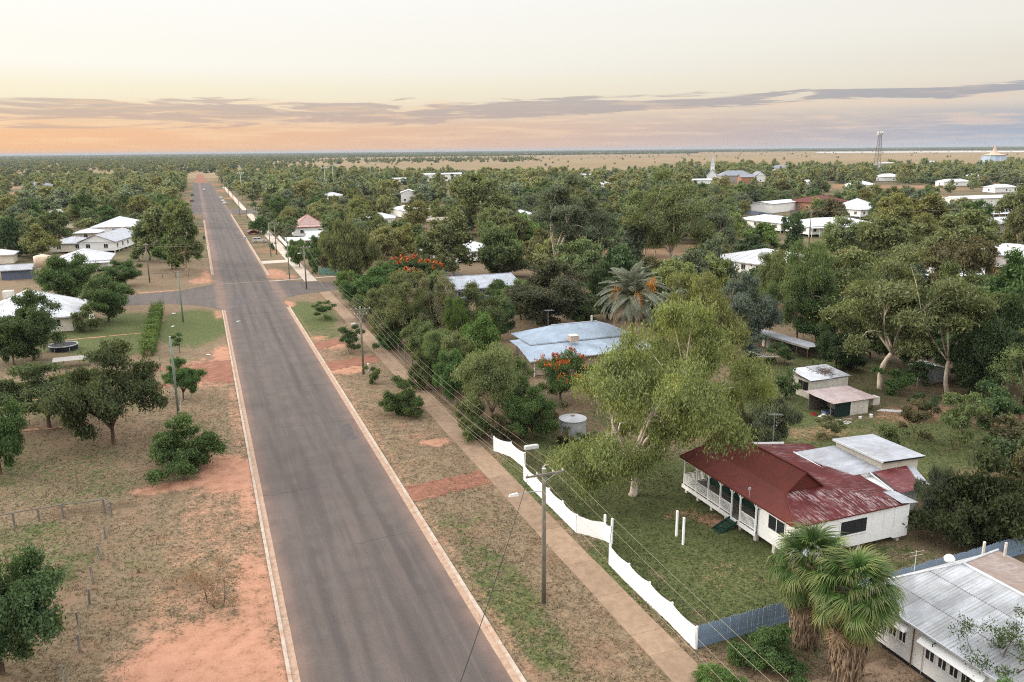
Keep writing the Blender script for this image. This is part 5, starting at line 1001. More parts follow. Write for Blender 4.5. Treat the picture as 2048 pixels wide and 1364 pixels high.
# ---------------------------------------------------------------- sheds in the yard behind the red house
def sheds():
    O = (70, 75.5); r = thing('shed', 'weathered white shed with curled sheet-iron roof covered in leaf litter', 'shed', (*O, 0))
    W(MB().box(67.3, 73.0, 73.4, 77.2, 0, 2.35).build('wall', 'weather_white', r), O); W(MB().box(67.27, 67.31, 73.9, 75.6, 1.0, 2.1).build('opening', 'void', r), O); W(MB().box(67.22, 67.26, 74.7, 74.8, 1.0, 2.1).build('mullion', 'timber_grey', r), O)
    for i in range(7): W(MB().box(67.3 + .82 * i - .03, 67.3 + .82 * i + .03, 73.37, 73.398, 0, 2.35).build('cover_strip', 'weather_white', r), O)
    rng = random.Random(2); ro = W(MB().bar((67, 73.2, 2.55), (73.5, 73.4, 2.42), .08, .1).build('roof', 'timber_grey', r), O)
    corrugated(ro, [(66.8, 73.0, 2.62), (70.1, 73.1, 2.52), (70.1, 77.7, 2.85), (67.3, 77.7, 3.0)], (1, 0, 0), 'roof_white', .2, .018, .9, seed=1); corrugated(ro, [(70.1, 73.2, 2.50), (73.6, 73.4, 2.40), (73.6, 77.9, 2.82), (70.1, 77.7, 2.85)], (1, 0, 0), 'roof_grey', .2, .018, .9, seed=2)
    nr = np.random.RandomState(2); k = 900; P = np.stack([71 + nr.randn(k) * .75, 75.6 + nr.randn(k) * .9, np.full(k, 2.74)], -1); P[:, 2] = 2.52 + (P[:, 1] - 73.2) * .076 + .03 * nr.rand(k)
    o = put('leaf_litter', npmesh('leaf_litter', leaf_quads(P, unit(nr.randn(k, 3) * (1, 1, .1)), unit(nr.randn(k, 3) * .2 + (0, 0, 1)), nr.uniform(.1, .25, k), nr.uniform(.05, .1, k)), 4, 'bark_brown')); o['kind'] = 'stuff'; tag(o, 'brown leaf litter lying on the curled shed roof', 'leaf litter')
    O = (67.8, 69); r = thing('lean_to_shed', 'low lean-to shed with pinkish iron roof and hanging dark green shade cloth', 'shed', (*O, 0))
    W(MB().box(67.3, 69.9, 66.9, 70.6, 0, 1.9).build('wall', 'weather_white', r), O)
    for x in (67.8, 68.4, 69.1): W(MB().box(x - .025, x + .025, 66.87, 66.898, 0, 1.9).build('cover_strip', 'weather_white', r), O)
    W(MB().box(65.1, 67.28, 66.95, 67.0, .05, 1.8).build('shade_cloth', 'shade_cloth', r), O); W(MB().box(64.5, 67.3, 70.5, 70.6, 0, 2.0).build('back_wall', 'timber_grey', r), O)
    ro = W(MB().bar((64.2, 66.75, 1.88), (71, 66.75, 1.83), .06, .1).build('roof', 'timber_brown', r), O); corrugated(ro, [(64.4, 66.6, 1.92), (71.0, 66.6, 1.87), (70.4, 70.9, 2.25), (63.9, 70.9, 2.28)], (1, 0, 0), 'roof_shed', .2, .015, .9, seed=3)
    for x, y in ((64.5, 67.0), (64.4, 70.4)): W(MB().tube([(x, y, 0), (x, y, 1.95)], .05, 6).build('post', 'timber_grey', r), O)
    t_ = thing('water_tank', 'small pale square tank on a post beside the lean-to shed', 'tank', (71.3, 67.6, 0)); MB().box(-.5, .5, -.5, .5, .8, 1.7).build('tank', 'weather_white', t_); MB().box(-.08, .08, -.08, .08, 0, .8).build('post', 'timber_grey', t_)
    # junk in front of the open bay, each piece its own thing
    jun = [('sheet_pile', 'crumpled white plastic heaped at the open bay of the lean-to', 'plastic sheet', 64.3, 67.9, 1.5, .9, .35, 'litter_white'), ('red_crate', 'red crate among junk at the open shed bay', 'crate', 63.6, 68.6, .6, .4, .35, 'red_trim'), ('barrow_tray', 'blue-grey tub under the lean-to roof edge', 'tub', 65.3, 68.3, 1.1, .8, .5, 'blue_wall'), ('timber_offcut', 'pale timber offcut lying on grass before the lean-to', 'timber', 64.6, 66.3, 1.4, .25, .12, 'weather_white'), ('bed_frame', 'white metal frame lying flat on the grass before the shade cloth', 'frame', 65.2, 65.2, .9, .6, .08, 'litter_white'), ('paint_tin', 'white drum at the foot of the white lean-to wall', 'drum', 69.1, 65.6, .4, .4, .4, 'litter_white'), ('paint_tin', 'second smaller white drum left of the other drum', 'drum', 67.6, 65.7, .35, .35, .3, 'litter_white'), ('tin_sheet', 'rusty sheet scrap near the shade cloth', 'scrap', 66.2, 66.1, 1.0, .5, .15, 'roof_rust')]
    for n_, lb, ct, x, y, a, b, h, mt in jun:
        m_ = MB(); rg = random.Random(n_ + lb)
        if 'tin' in n_ and 'drum' in lb: m_.lathe([(a / 2, 0), (a / 2, h), (a / 2 - .03, h + .01)], 10)
        elif n_ == 'sheet_pile':
            k_ = 7; vs = [(a * (i / (k_ - 1) - .5), b * (j / (k_ - 1) - .5), h * max(0, 1 - ((i - 3) / 3.2) ** 2 - ((j - 3) / 3.2) ** 2) * rg.uniform(.4, 1.2)) for i in range(k_) for j in range(k_)]; m_.add(vs, [(i * k_ + j, (i + 1) * k_ + j, (i + 1) * k_ + j + 1, i * k_ + j + 1) for i in range(k_ - 1) for j in range(k_ - 1)])
        elif n_ == 'bed_frame':
            for p, q in (((-a / 2, -b / 2), (a / 2, -b / 2)), ((a / 2, -b / 2), (a / 2, b / 2)), ((a / 2, b / 2), (-a / 2, b / 2)), ((-a / 2, b / 2), (-a / 2, -b / 2)), ((0, -b / 2), (0, b / 2))): m_.bar((*p, .06), (*q, .06), .06, .06)
        elif n_ in ('red_crate', 'barrow_tray'):
            m_.box(-a / 2, a / 2, -b / 2, b / 2, 0, .05); m_.box(-a / 2, a / 2, -b / 2, -b / 2 + .04, .05, h); m_.box(-a / 2, a / 2, b / 2 - .04, b / 2, .05, h); m_.box(-a / 2, -a / 2 + .04, -b / 2 + .04, b / 2 - .04, .05, h); m_.box(a / 2 - .04, a / 2, -b / 2 + .04, b / 2 - .04, .05, h)
        else: m_.slab([(-a / 2, -b / 2, h), (a / 2, -b / 2 + .05, h * .8), (a / 2, b / 2, h), (-a / 2 + .08, b / 2, h * .7)], h * .5)
        o = m_.build(n_, mt, None, False, (x, y, .02)); o.rotation_euler = (0, 0, rg.uniform(-.6, .6)); tag(o, lb, ct)
    for i in range(3): o = MB().bar((71.4 + .25 * i, 67.0, .12 + .05 * i), (74.2 + .2 * i, 65.2 + .2 * i, .1), .09, .06).build('white_plank', 'litter_white'); tag(o, ('lowest', 'middle', 'uppermost')[i] + ' of the white planks leaning on the grass right of the lean-to', 'plank', 'white planks by the shed')
    h = thing('tin_shed', 'small pale tin garden shed between the two big gum trunks', 'shed', (87.4, 74.4, 0), RAD(-12)); MB().box(-1.7, 1.7, -1.4, 1.4, 0, 1.9).build('wall', 'galv', h); q = MB().tube([(0, -1.5, 2.42), (0, 1.5, 2.42)], .04, 5).build('roof', 'roof_white', h); MB().slab([(-1.85, -1.55, 1.88), (-1.85, 1.55, 1.88), (0, 1.55, 2.4), (0, -1.55, 2.4)], .03).build('roof_slope', 'roof_white', q); MB().slab([(1.85, 1.55, 1.88), (1.85, -1.55, 1.88), (0, -1.55, 2.4), (0, 1.55, 2.4)], .03).build('roof_slope', 'roof_white', q); MB().box(-.5, .5, -1.44, -1.405, 0, 1.7).build('door', 'galv', h)
    MB().quad((-1.7, -1.4, 1.9), (1.7, -1.4, 1.9), (0, -1.4, 2.38)).build('gable', 'galv', h); MB().quad((-1.7, 1.4, 1.9), (0, 1.4, 2.38), (1.7, 1.4, 1.9)).build('gable', 'galv', h)
    l = thing('long_shed', 'long low grey lean-to with open dark bays under the dark trees', 'shed', (80.6, 95.0, 0), RAD(3)); MB().box(1.4, 1.6, -6.8, 6.8, 0, 2.0).build('back_wall', 'timber_grey', l); MB().box(-1.0, 1.4, 1.6, 3.0, 0, 1.9).build('wall', 'weather_white', l); q = MB().bar((-1.3, -7, 2.0), (-1.3, 7, 2.0), .06, .3).build('roof', 'concrete_grey', l); MB().slab([(-1.4, -7, 2.15), (1.7, -7, 2.0), (1.7, 7, 2.0), (-1.4, 7, 2.15)], .04).build('roof_slope', 'roof_grey', q)
    for i in range(7): MB().box(-1.15, -1.05, -6.6 + 2.2 * i - .05, -6.6 + 2.2 * i + .05, 0, 2.0).build('post', 'timber_brown', l)
    # rotary clothes line
    c = thing('clothes_hoist', 'rotary clothes line standing on the back lawn', 'clothes line', (71.3, 87.4, 0)); MB().tube([(0, 0, 0), (0, 0, 2.05)], .04, 6).build('pole', 'galv', c)
    for i in range(4): a = i * 1.571 + .4; MB().tube([(0, 0, 1.85), (math.cos(a) * 2.3, math.sin(a) * 2.3, 2.15)], .025, 4).build('arm', 'galv', c)
    ln = MB()
    for q_ in (.8, 1.3, 1.8, 2.25):
        for i in range(4): a = i * 1.571 + .4; b_ = a + 1.571; z = 1.85 + .3 * q_ / 2.3; ln.tube([(math.cos(a) * q_, math.sin(a) * q_, z), (math.cos(b_) * q_, math.sin(b_) * q_, z)], .012, 3)
    ln.build('lines', 'galv', c)
sheds()
k_ = 11; rg = random.Random(4); m_ = MB(); m_.add([(3.4 * (i / 10 - .5), 2.2 * (j / 10 - .5), max(0.02, .9 * (1 - ((i - 5) / 5.4) ** 2) * (1 - ((j - 5) / 5.4) ** 2)) * rg.uniform(.75, 1.1)) for i in range(k_) for j in range(k_)], [(i * k_ + j, (i + 1) * k_ + j, (i + 1) * k_ + j + 1, i * k_ + j + 1) for i in range(k_ - 1) for j in range(k_ - 1)])
o = m_.build('white_tarpaulin', 'litter_white', None, True, (56.38, 68.26, .02)); tag(o, 'crumpled white tarpaulin behind the grey drooping shrub', 'tarpaulin')
# round tank in the yard behind the white fence
t_ = thing('rainwater_tank', 'round grey rainwater tank with hatch under the big gum', 'tank', (35.3, 73.4, 0)); MB().lathe([(1.42, 0), (1.42, 1.95)] , 24).build('shell', 'galv', t_, False); MB().lathe([(1.5, 1.95), (1.5, 2.0), (.3, 2.25)], 24).build('lid', 'roof_galv', t_); MB().lathe([(.24, 2.24), (.24, 2.3), (.1, 2.32)], 10).build('hatch', 'timber_brown', t_)
o = MB().box(-.75, .75, -.2, .2, 0, .35).box(-.6, .6, -.16, .16, .35, .4).build('garden_bench', 'white_wall', None, False, (29.6, 71.3, .1)); tag(o, 'low white block seat just inside the far end of the white fence', 'seat')
o = MB().box(-1.0, 1.0, -.7, .7, 0, .5).build('white_box', 'litter_white', None, False, (37.2, 69.2, .0)); tag(o, 'small white crate half hidden under the big gum', 'crate')
# raised tank left of the road
t_ = thing('tank_stand', 'cream rainwater tank raised on a braced timber stand', 'tank', (-36.6, 221, 0)); MB().lathe([(1.9, 3.7), (1.9, 6.0), (1.7, 6.15), (.2, 6.5)], 18).build('tank', 'pvc_cream', t_, True); MB().box(-2.1, 2.1, -2.1, 2.1, 3.5, 3.7).build('platform', 'timber_grey', t_)
for sx in (-1, 1):
    for sy in (-1, 1): MB().tube([(sx * 1.9, sy * 1.9, 0), (sx * 1.7, sy * 1.7, 3.5)], .12, 6).build('leg', 'timber_grey', t_)
b = MB(); b.bar((-1.9, -1.85, .3), (0, -1.75, 3.4), .1, .1); b.bar((1.9, -1.85, .3), (0, -1.75, 3.4), .1, .1); b.bar((1.85, -1.9, .3), (1.75, 0, 3.4), .1, .1); b.build('brace', 'timber_grey', t_)

# ---------------------------------------------------------------- fences
def white_fence():
    r = thing('picket_fence', 'bright white picket fence with scalloped tops along the footpath', 'fence', (25.9, 54, .1)); O = (25.9, 54, .1)
    pts = [(25.9, 72.3), (26.9, 70.1), (27.1, 66.9), (25.95, 64.2), (25.9, 61.2), (25.9, 58.4), (25.9, 55.6), (25.9, 52.9), (27.35, 50.9), (27.55, 50.1), (25.95, 47.4), (25.9, 44.5), (25.95, 41.8), (26.0, 39.1), (25.95, 36.25)]
    for x, y in pts: W(MB().box(x - .06, x + .06, y - .06, y + .06, -.1, 1.66).build('post', 'white_fence', r), O)
    for (x, y) in ((27.35, 50.9), (27.55, 50.1)): W(MB().box(x - .075, x + .075, y - .075, y + .075, 1.66, 2.25).build('post_top', 'white_fence', r), O)
    rng = random.Random(7)
    for (a, b) in zip(pts[:-1], pts[1:]):
        A, B = Vector((*a, 0)), Vector((*b, 0)); d = (B - A); L = d.length; d.normalize(); n = max(3, int(L / .092)); m_ = MB(); nv = Vector((-d.y, d.x, 0))
        M0 = Matrix((d, nv, Vector((0, 0, 1)))).transposed().to_4x4()
        for i in range(n):
            u = L * (i + .5) / n; h = 1.68 - .15 * math.sin(math.pi * u / L) + rng.uniform(-.012, .012); M = M0.copy(); M.translation = A + d * u + nv * .0
            m_.add([M @ Vector(p) for p in ((-.046, -.10, .04), (.046, -.10, .04), (.046, -.10, h - .05), (0, -.10, h), (-.046, -.10, h - .05), (-.046, -.08, .04), (.046, -.08, .04), (.046, -.08, h - .05), (0, -.08, h), (-.046, -.08, h - .05))], [(4, 3, 2, 1, 0), (5, 6, 7, 8, 9), (0, 1, 6, 5), (1, 2, 7, 6), (2, 3, 8, 7), (3, 4, 9, 8), (4, 0, 5, 9)])
        o = m_.build('pickets', 'white_fence', r); o['kind'] = 'stuff'; W(o, O)
        m_ = MB(); p, q = A + nv * .0, B + nv * .0
        for z in (.5, 1.25): m_.bar((p.x, p.y, z), (q.x, q.y, z), .05, .09)
        W(m_.build('rail', 'white_fence', r), O)
white_fence()
for i, (x, y, h, lb) in enumerate(((32.9, 49.3, 2.2, 'left of the two free-standing white posts on the front lawn'), (32.6, 47.9, 2.3, 'right of the two free-standing white posts on the front lawn'))):
    o = MB().box(-.07, .07, -.07, .07, 0, h).add([(-.09, -.09, h), (.09, -.09, h), (.09, .09, h), (-.09, .09, h), (0, 0, h + .08)], [(0, 1, 4), (1, 2, 4), (2, 3, 4), (3, 0, 4), (3, 2, 1, 0)]).build('white_post', 'white_fence', None, False, (x, y, .05)); tag(o, lb, 'post', 'white posts on the lawn')
def paling_fence():
    r = thing('paling_fence', 'weathered blue-grey paling fence between the red house and the corrugated roof', 'fence', (26.1, 36.3, 0)); O = (26.1, 36.3, 0); a, b = Vector((26.1, 36.3, 0)), Vector((62, 37.2, 0)); L = (b - a).length; d = (b - a) / L; rng = random.Random(3)
    k = int(L / 2.4)
    for i in range(k + 1):
        p = a + d * (L * i / k); W(MB().box(p.x - .06, p.x + .06, p.y + .06, p.y + .18, -.1, 1.5).build('post', 'paling_blue', r), O)
    for z in (.45, 1.25): W(MB().bar((a.x, a.y + .05, z), (b.x, b.y + .05, z), .05, .09).build('rail', 'paling_blue', r), O)
    pm = []
    for q in range(4): pm.append(MB().add([(-.075, -.02, .08), (.075, -.02, .08), (.075, -.02, 1.58 + .03 * q), (0, -.02, 1.64 + .03 * q), (-.075, -.02, 1.58 + .03 * q), (-.075, 0, .08), (.075, 0, .08), (.075, 0, 1.58 + .03 * q), (0, 0, 1.64 + .03 * q), (-.075, 0, 1.58 + .03 * q)], [(0, 1, 2, 3, 4), (9, 8, 7, 6, 5), (1, 0, 5, 6), (2, 1, 6, 7), (3, 2, 7, 8), (4, 3, 8, 9), (0, 4, 9, 5)]).mesh('paling', 'paling_blue'))
    n = int(L / .168)
    for i in range(n):
        p = a + d * (L * (i + .5) / n); o = put('paling', rng.choice(pm), r, (p.x - O[0], p.y - O[1], rng.uniform(-.03, .02)), (0, rng.uniform(-.012, .012), 0))
paling_fence()
def wire_fence(label, posts, rails, h=1.2, netting=None, loose=True, pm='timber_grey', lean=.05, seed=1):
    r = thing('post_and_wire_fence', label, 'fence', (posts[0][0], posts[0][1], 0)); O = (posts[0][0], posts[0][1], 0); rng = random.Random(seed); tops = []
    for x, y in posts:
        t_ = (x + rng.uniform(-lean, lean), y + rng.uniform(-lean, lean), h * rng.uniform(.9, 1.08) + .1); tops.append(t_); W(MB().tube([(x, y, -.1), t_], [.10, .085], 6).build('post', pm, r), O)
    for i in range(len(posts) - 1):
        if rails: W(MB().tube([tops[i], tuple((tops[i][k] + tops[i + 1][k]) / 2 + (0, 0, rng.uniform(-.05, .06))[k] for k in range(3)), tops[i + 1]], [.07, .06, .055], 6).build('rail', pm, r), O)
        m_ = MB(); p, q = Vector((*posts[i], .1)), Vector((*posts[i + 1], .1))
        for z in (.3, .6, .9): m_.tube([(p.x, p.y, z), (q.x, q.y, z + rng.uniform(-.05, .05))], .008, 3)
        if netting:
            k = max(2, int((q - p).length / .22))
            for j in range(1, k): u = p.lerp(q, j / k); m_.tube([(u.x, u.y, .12), (u.x + .05, u.y, h * .9)], .006, 3)
        W(m_.build('wires', 'wire', r), O)
    return r
wire_fence('broken rail fence with grey posts around the lower left paddock, side away from the road', [(-9.4, 70.8), (-9.9, 71.3), (-13.1, 71.6), (-14.9, 71.7), (-16.6, 71.2), (-20.5, 71.0), (-25, 70.9)], True, 1.25, None, seed=2)
wire_fence('leaning posts with loose netting down the lower left paddock side facing the road', [(-9.3, 70.2), (-9.45, 66.2), (-9.4, 62.6), (-9.6, 59.2), (-9.5, 56.0), (-9.7, 53.0), (-9.4, 50.2), (-9.8, 47.2), (-9.6, 44.0)], False, 1.15, True, lean=.16, seed=3)
wire_fence('thin wire fence under the roadside trees behind the footpath', [(26.3, 74 + 4.2 * i) for i in range(23)], False, 1.2, None, seed=4)
wire_fence('wire fence in front of the tin garden shed at right', [(78 + 2.6 * i, 71.8 + .15 * i) for i in range(9)], False, 1.3, True, seed=5)
wire_fence('low wire fence below the timber pole left of the crossing', [(-22 + 3 * i, 214 - .1 * i) for i in range(7)], True, 1.1, None, seed=6)
o = MB().tube([(0, 0, -.1), (.03, 0, 1.5)], .03, 5).build('star_picket', 'timber_brown', None, False, (-12.7, 77.6, .1)); tag(o, 'thin lone stake standing in the left paddock grass', 'stake')
def panel_fence(label, a, b, h, mat, step=2.4, name='panel_fence'):
    r = thing(name, label, 'fence', (a[0], a[1], 0)); A, B = Vector((*a, 0)), Vector((*b, 0)); L = (B - A).length; k = max(1, int(L / step)); O = (a[0], a[1], 0)
    for i in range(k):
        p, q = A.lerp(B, i / k), A.lerp(B, (i + 1) / k); W(MB().bar((p.x, p.y, h / 2 + .03), (q.x, q.y, h / 2 + .03), .05, h).build('panel', mat, r), O)
    for i in range(k + 1): p = A.lerp(B, i / k); W(MB().box(p.x - .06, p.x + .06, p.y - .06, p.y + .06, 0, h + .08).build('post', mat, r), O)
    return r
panel_fence('teal green sheet fence at the far corner of the crossing', (26.6, 202.4), (31.0, 200.0), 1.8, 'fence_teal', 1.6)
panel_fence('low white wall running beside the pale footpath past the carport', (25.4, 258), (25.6, 303), 1.3, 'white_wall', 6.0, 'low_wall')
panel_fence('dark blue sheet fence behind the large white hip-roofed house', (241.70, 323.24), (230.76, 278.07), 2.0, 'blue_wall', 6.0)
panel_fence('pale tan block wall left of the dark blue fence', (218.31, 302.23), (225.21, 301.73), 1.8, 'tan_wall', 5.0, 'block_wall')
panel_fence('cream fence along the far yard left of the grey gabled roofs', (-58.07, 383.39), (-46.16, 377.39), 1.8, 'cream_wall', 4.0)
panel_fence('grey rail fence right of the long white shed', (255.91, 301.75), (264.83, 297.02), 1.8, 'timber_grey', 5.0)

# ---------------------------------------------------------------- hedge
def hedge():
    r = thing('hedge', 'clipped green hedge separating the lawn from the verge', 'hedge', (-9.3, 147.5, 0)); nr = np.random.RandomState(6); n = 26000
    P = np.stack([nr.uniform(-.95, .95, n), nr.uniform(-19, 19, n), nr.uniform(.1, 1.9, n)], -1); bump_ = .22 * np.sin(P[:, 1] * 1.1) + .18 * np.sin(P[:, 1] * 2.7 + 1); keep = (np.abs(P[:, 0]) > .55 + 0 * bump_) | (P[:, 2] > 1.35); P = P[keep]; bump_ = bump_[keep]; P[:, 0] *= 1 + bump_; P[:, 2] *= 1 + bump_ * .6; n = len(P)
    nm = unit(np.stack([P[:, 0] * 1.2, 0 * P[:, 0], P[:, 2] - .6], -1) + nr.randn(n, 3) * .7)
    o = put('foliage', npmesh('foliage', leaf_quads(P, unit(nr.randn(n, 3)), nm, nr.uniform(.16, .36, n), nr.uniform(.08, .18, n)), 4, 'leaf'), r); o.color = (*GREENS['bright'], 1)
    for i in range(14): MB().tube([(nr.uniform(-.2, .2), -18 + 2.75 * i, -.1), (0, -18 + 2.75 * i, 1.3)], .05, 5).build('stem', 'bark_brown', r)
hedge()
# ---------------------------------------------------------------- trampoline, tarpaulin, litter
t_ = thing('trampoline', 'round black trampoline on the lawn under the large tree', 'trampoline', (-21.9, 139.2, 0)); MB().lathe([(.02, .86), (1.95, .86), (1.97, .88)], 24).build('mat', 'net_black', t_)
MB().tube([(math.cos(6.2832 * i / 24) * 2.05, math.sin(6.2832 * i / 24) * 2.05, .9) for i in range(25)], .10, 6, False).build('rim', 'galv', t_); MB().lathe([(2.02, .05), (2.0, .85)], 24).build('skirt', 'net_black', t_)
for i in range(6): a = 6.283 * i / 6; MB().tube([(math.cos(a) * 2.05, math.sin(a) * 2.05, 0), (math.cos(a) * 2.05, math.sin(a) * 2.05, .9)], .04, 5).build('leg', 'galv', t_)
h = thing('garden_table', 'low pale slab table half hidden behind the large left tree', 'table', (-19.4, 127.0, 0), .05); MB().slab([(-2.2, -1.0, 1.25), (2.9, -1.0, 1.25), (2.9, 1.1, 1.4), (-2.2, 1.1, 1.4)], .05).build('roof', 'concrete_grey', h)
for sx in (-2.1, 2.8):
    for sy in (-.9, 1.0): MB().tube([(sx, sy, 0), (sx, sy, 1.3)], .04, 5).build('post', 'galv', h)
rng = random.Random(12)
for i, (px, lb) in enumerate((((-6.35, 163.42), 'upper scrap of white paper on the corner verge'), ((-6.26, 150.76), 'lower scrap of white paper on the corner verge'), ((-0.73, 126.40), 'scrap of paper at the edge of the red driveway'), ((4.82, 151.00), 'white scrap lying on the road near the crossing'))):
    o = MB().slab([(-.35, -.22, .05), (.35, -.18, .07), (.33, .2, .05), (-.32, .22, .09)], .02).build('paper_scrap', 'litter_white', None, False, (px[0], px[1], .1 if i < 3 else .012)); o.rotation_euler = (0, 0, i); tag(o, lb, 'litter', 'white litter on the verge')
o = MB().tube([(0, 0, 0), (-.05, 0, 1.6)], .05, 6).box(-.12, .12, -.1, .1, 1.2, 1.6).build('marker_post', 'litter_white', None, False, (0,0,0)) if False else MB().tube([(0, 0, 0), (.35, .2, 2.6)], .03, 5).box(-.1, .1, -.1, .1, 0, .1).build('leaning_stake', 'weather_white', None, False, (-4.3, 98.3, .1)); tag(o, 'thin pale stake leaning beside the green-grey post on the left verge', 'stake')
o = MB().tube([(0, 0, 0), (0, 0, .9)], .07, 8).lathe([(.12, .9), (.14, 1.05), (.05, 1.15)], 8).build('hydrant_post', 'litter_white', None, False, (20.0, 107.6, .1)); tag(o, 'short white marker post at the foot of the middle power pole', 'marker')
def bin_(label, x, y, mat):
    r = thing('wheelie_bin', label, 'bin', (x, y, .02)); MB().add([(-.25, -.28, .08), (.25, -.28, .08), (.25, .28, .08), (-.25, .28, .08), (-.3, -.34, 1.0), (.3, -.34, 1.0), (.3, .34, 1.0), (-.3, .34, 1.0)], [(3, 2, 1, 0), (0, 1, 5, 4), (1, 2, 6, 5), (2, 3, 7, 6), (3, 0, 4, 7), (4, 5, 6, 7)]).build('body', mat, r); MB().slab([(-.32, -.37, 1.08), (.32, -.37, 1.08), (.32, .37, 1.12), (-.32, .37, 1.12)], .07).build('lid', mat, r)
    for s in (-.28, .28): MB().tube([(s - .03, .3, .1), (s + .03, .3, .1)], .1, 8).build('wheel', 'dark_trim', r)
bin_('dark wheelie bin on the left verge beside the road', 0.66, 307.44, 'dark_trim'); bin_('pale blue wheelie bin on the kerb by the parked wagon', 14.29, 297.16, 'bin_blue')
o = MB().tube([(0, 0, 0), (.4, .5, 0), (.9, .4, .05), (1.7, .75, 0)], [.11, .1, .08, .05], 6).tube([(.4, .5, 0), (.9, 1.1, .1), (1.6, 1.0, .05)], [.07, .06, .03], 5).build('fallen_branch', 'bark_white', None, True, (28.6, 66.0, .15)); tag(o, 'pale fallen branch lying on the lawn under the big gum', 'branch')

# ---------------------------------------------------------------- poles and wires
def power_pole(label, x, y, h, mat='pole_timber', arms=(), lamp=None, rot=0.0, r0=.17, group=None, name='power_pole', z=0.05):
    p = thing(name, label, 'pole', (x, y, z), rot, group); MB().tube([(0, 0, -.2), (0, 0, h * .5), (0, 0, h)], [r0, r0 * .88, r0 * .76], 10).build('shaft', mat, p, True); MB().lathe([(r0 * .8, h), (r0 * .8, h + .05), (.02, h + .08)], 10).build('cap', 'galv', p)
    for (za, half) in arms:
        a = MB().box(-half, half, -.19 - .05, -.19 + .05, za - .06, za + .06).build('crossarm', 'timber_grey', p)
        for u in (-half + .1, -half * .42, half * .42, half - .1): MB().lathe([(.03, za + .06), (.06, za + .12), (.045, za + .2), (.02, za + .24)], 8, (u, -.19, 0)).build('insulator', 'insulator', a)
        b_ = MB(); b_.bar((-half * .6, -.19, za - .06), (0, -.1, za - .55), .04, .02); b_.bar((half * .6, -.19, za - .06), (0, -.1, za - .55), .04, .02); b_.build('brace', 'galv', p)
    if lamp:
        zl, ln = lamp; a = MB().tube([(0, 0, zl), (-ln * .5, 0, zl + .12), (-ln, 0, zl + .1)], .03, 6).build('lamp_arm', 'galv', p); MB().add([(-ln - .55, -.1, zl + .02), (-ln + .1, -.14, zl + .02), (-ln + .1, .14, zl + .02), (-ln - .55, .1, zl + .02), (-ln - .5, -.06, zl + .16), (-ln + .05, -.08, zl + .2), (-ln + .05, .08, zl + .2), (-ln - .5, .06, zl + .16)], [(3, 2, 1, 0), (4, 5, 6, 7), (0, 1, 5, 4), (1, 2, 6, 5), (2, 3, 7, 6), (3, 0, 4, 7)]).build('lamp_head', 'insulator', a)
    return p
PX = [(19.35, 44.5), (19.05, 106.2), (20.9, 182.0), (20.6, 250.0), (20.5, 322.0), (20.6, 395.0), (20.7, 470.0), (20.8, 545.0), (20.9, 620.0), (21.0, 700.0), (21.0, 790.0), (21.0, 880.0)]
power_pole('nearest timber power pole on the verge with crossarm and street lamp', *PX[0], 9.75, arms=((9.45, 1.35),), lamp=(8.2, 1.9))
power_pole('middle timber power pole between the two red driveways on the right verge', *PX[1], 9.5, arms=((9.2, 1.35), (8.5, .9)), lamp=(7.2, .8))
power_pole('timber power pole at the right corner of the crossing', *PX[2], 9.6, arms=((9.3, 1.35),), lamp=(8.0, .9))
for i, (x, y) in enumerate(PX[3:]): power_pole('slim power pole in the line along the pale footpath, number %s beyond the crossing' % ('one two three four five six seven eight nine'.split()[i]), x, y, 9.6, 'pole_green' if i % 2 else 'pole_timber', arms=((9.3, 1.35),), group='power poles beyond the crossing')
power_pole('green-grey lamp-less post on the left verge in front of the large tree', -4.5, 97.6, 9.4, 'pole_green', r0=.15, name='bare_pole')
power_pole('green-grey bare post on the left corner verge near the crossing', -4.6, 154.2, 9.2, 'pole_green', r0=.15, name='bare_pole')
power_pole('timber pole with a single arm left of the crossing', -12.6, 207.3, 9.2, arms=((8.9, .5),), r0=.16)
power_pole('green post beside the pale footpath just past the crossing', 18.9, 197.9, 10.2, 'pole_green', r0=.15, name='bare_pole')
power_pole('green post on the grass verge beside the bare earth patch', 18.6, 245.7, 9.8, 'pole_green', r0=.15, name='bare_pole')
power_pole('grey post rising behind the parked red car', 20.2, 331, 9.6, 'pole_green', r0=.15, name='bare_pole')
power_pole('green post on the verge near the second crossing', 17.9, 405.2, 10.5, 'pole_green', r0=.15, name='bare_pole')
def flood(label, x, y, h):
    p = power_pole(label, x, y, h, 'galv', r0=.22, name='floodlight_pole'); b_ = MB().box(-2.2, 2.2, -.1, .1, h - .3, h - .1).build('head_bar', 'galv', p)
    for u in (-1.8, -.6, .6, 1.8): MB().box(u - .4, u + .4, -.5, .1, h - .1, h + .6).build('lamp', 'insulator', b_)
flood('tall pale floodlight pole beside the footpath in the distance', 26.98, 555.20, 17); flood('tall twin lamp pole in the trees right of the road, left one', 83.74, 575.25, 19); flood('tall twin lamp pole in the trees right of the road, right one', 96.72, 622.16, 20); flood('thin sports-ground lamp pole behind the two-storey hall', 149.87, 744.40, 20); flood('sports-ground lamp pole left of the long white building', 162.13, 762.49, 20)
power_pole('pole with crossarm in front of the large white hip-roofed house', 180.5, 203, 10.5, arms=((10.2, 1.3),)); power_pole('pole in the middle distance left of the white-trunked gum', 147.44, 370.00, 12, arms=((11.6, 1.2),)); power_pole('pole with crossarm above the yellow-green trees at right', 382.44, 351.38, 11, arms=((10.6, 1.5),)); power_pole('pole near the right edge by the long flat roof', 502.51, 375.03, 14, arms=((13.5, 1.6),))
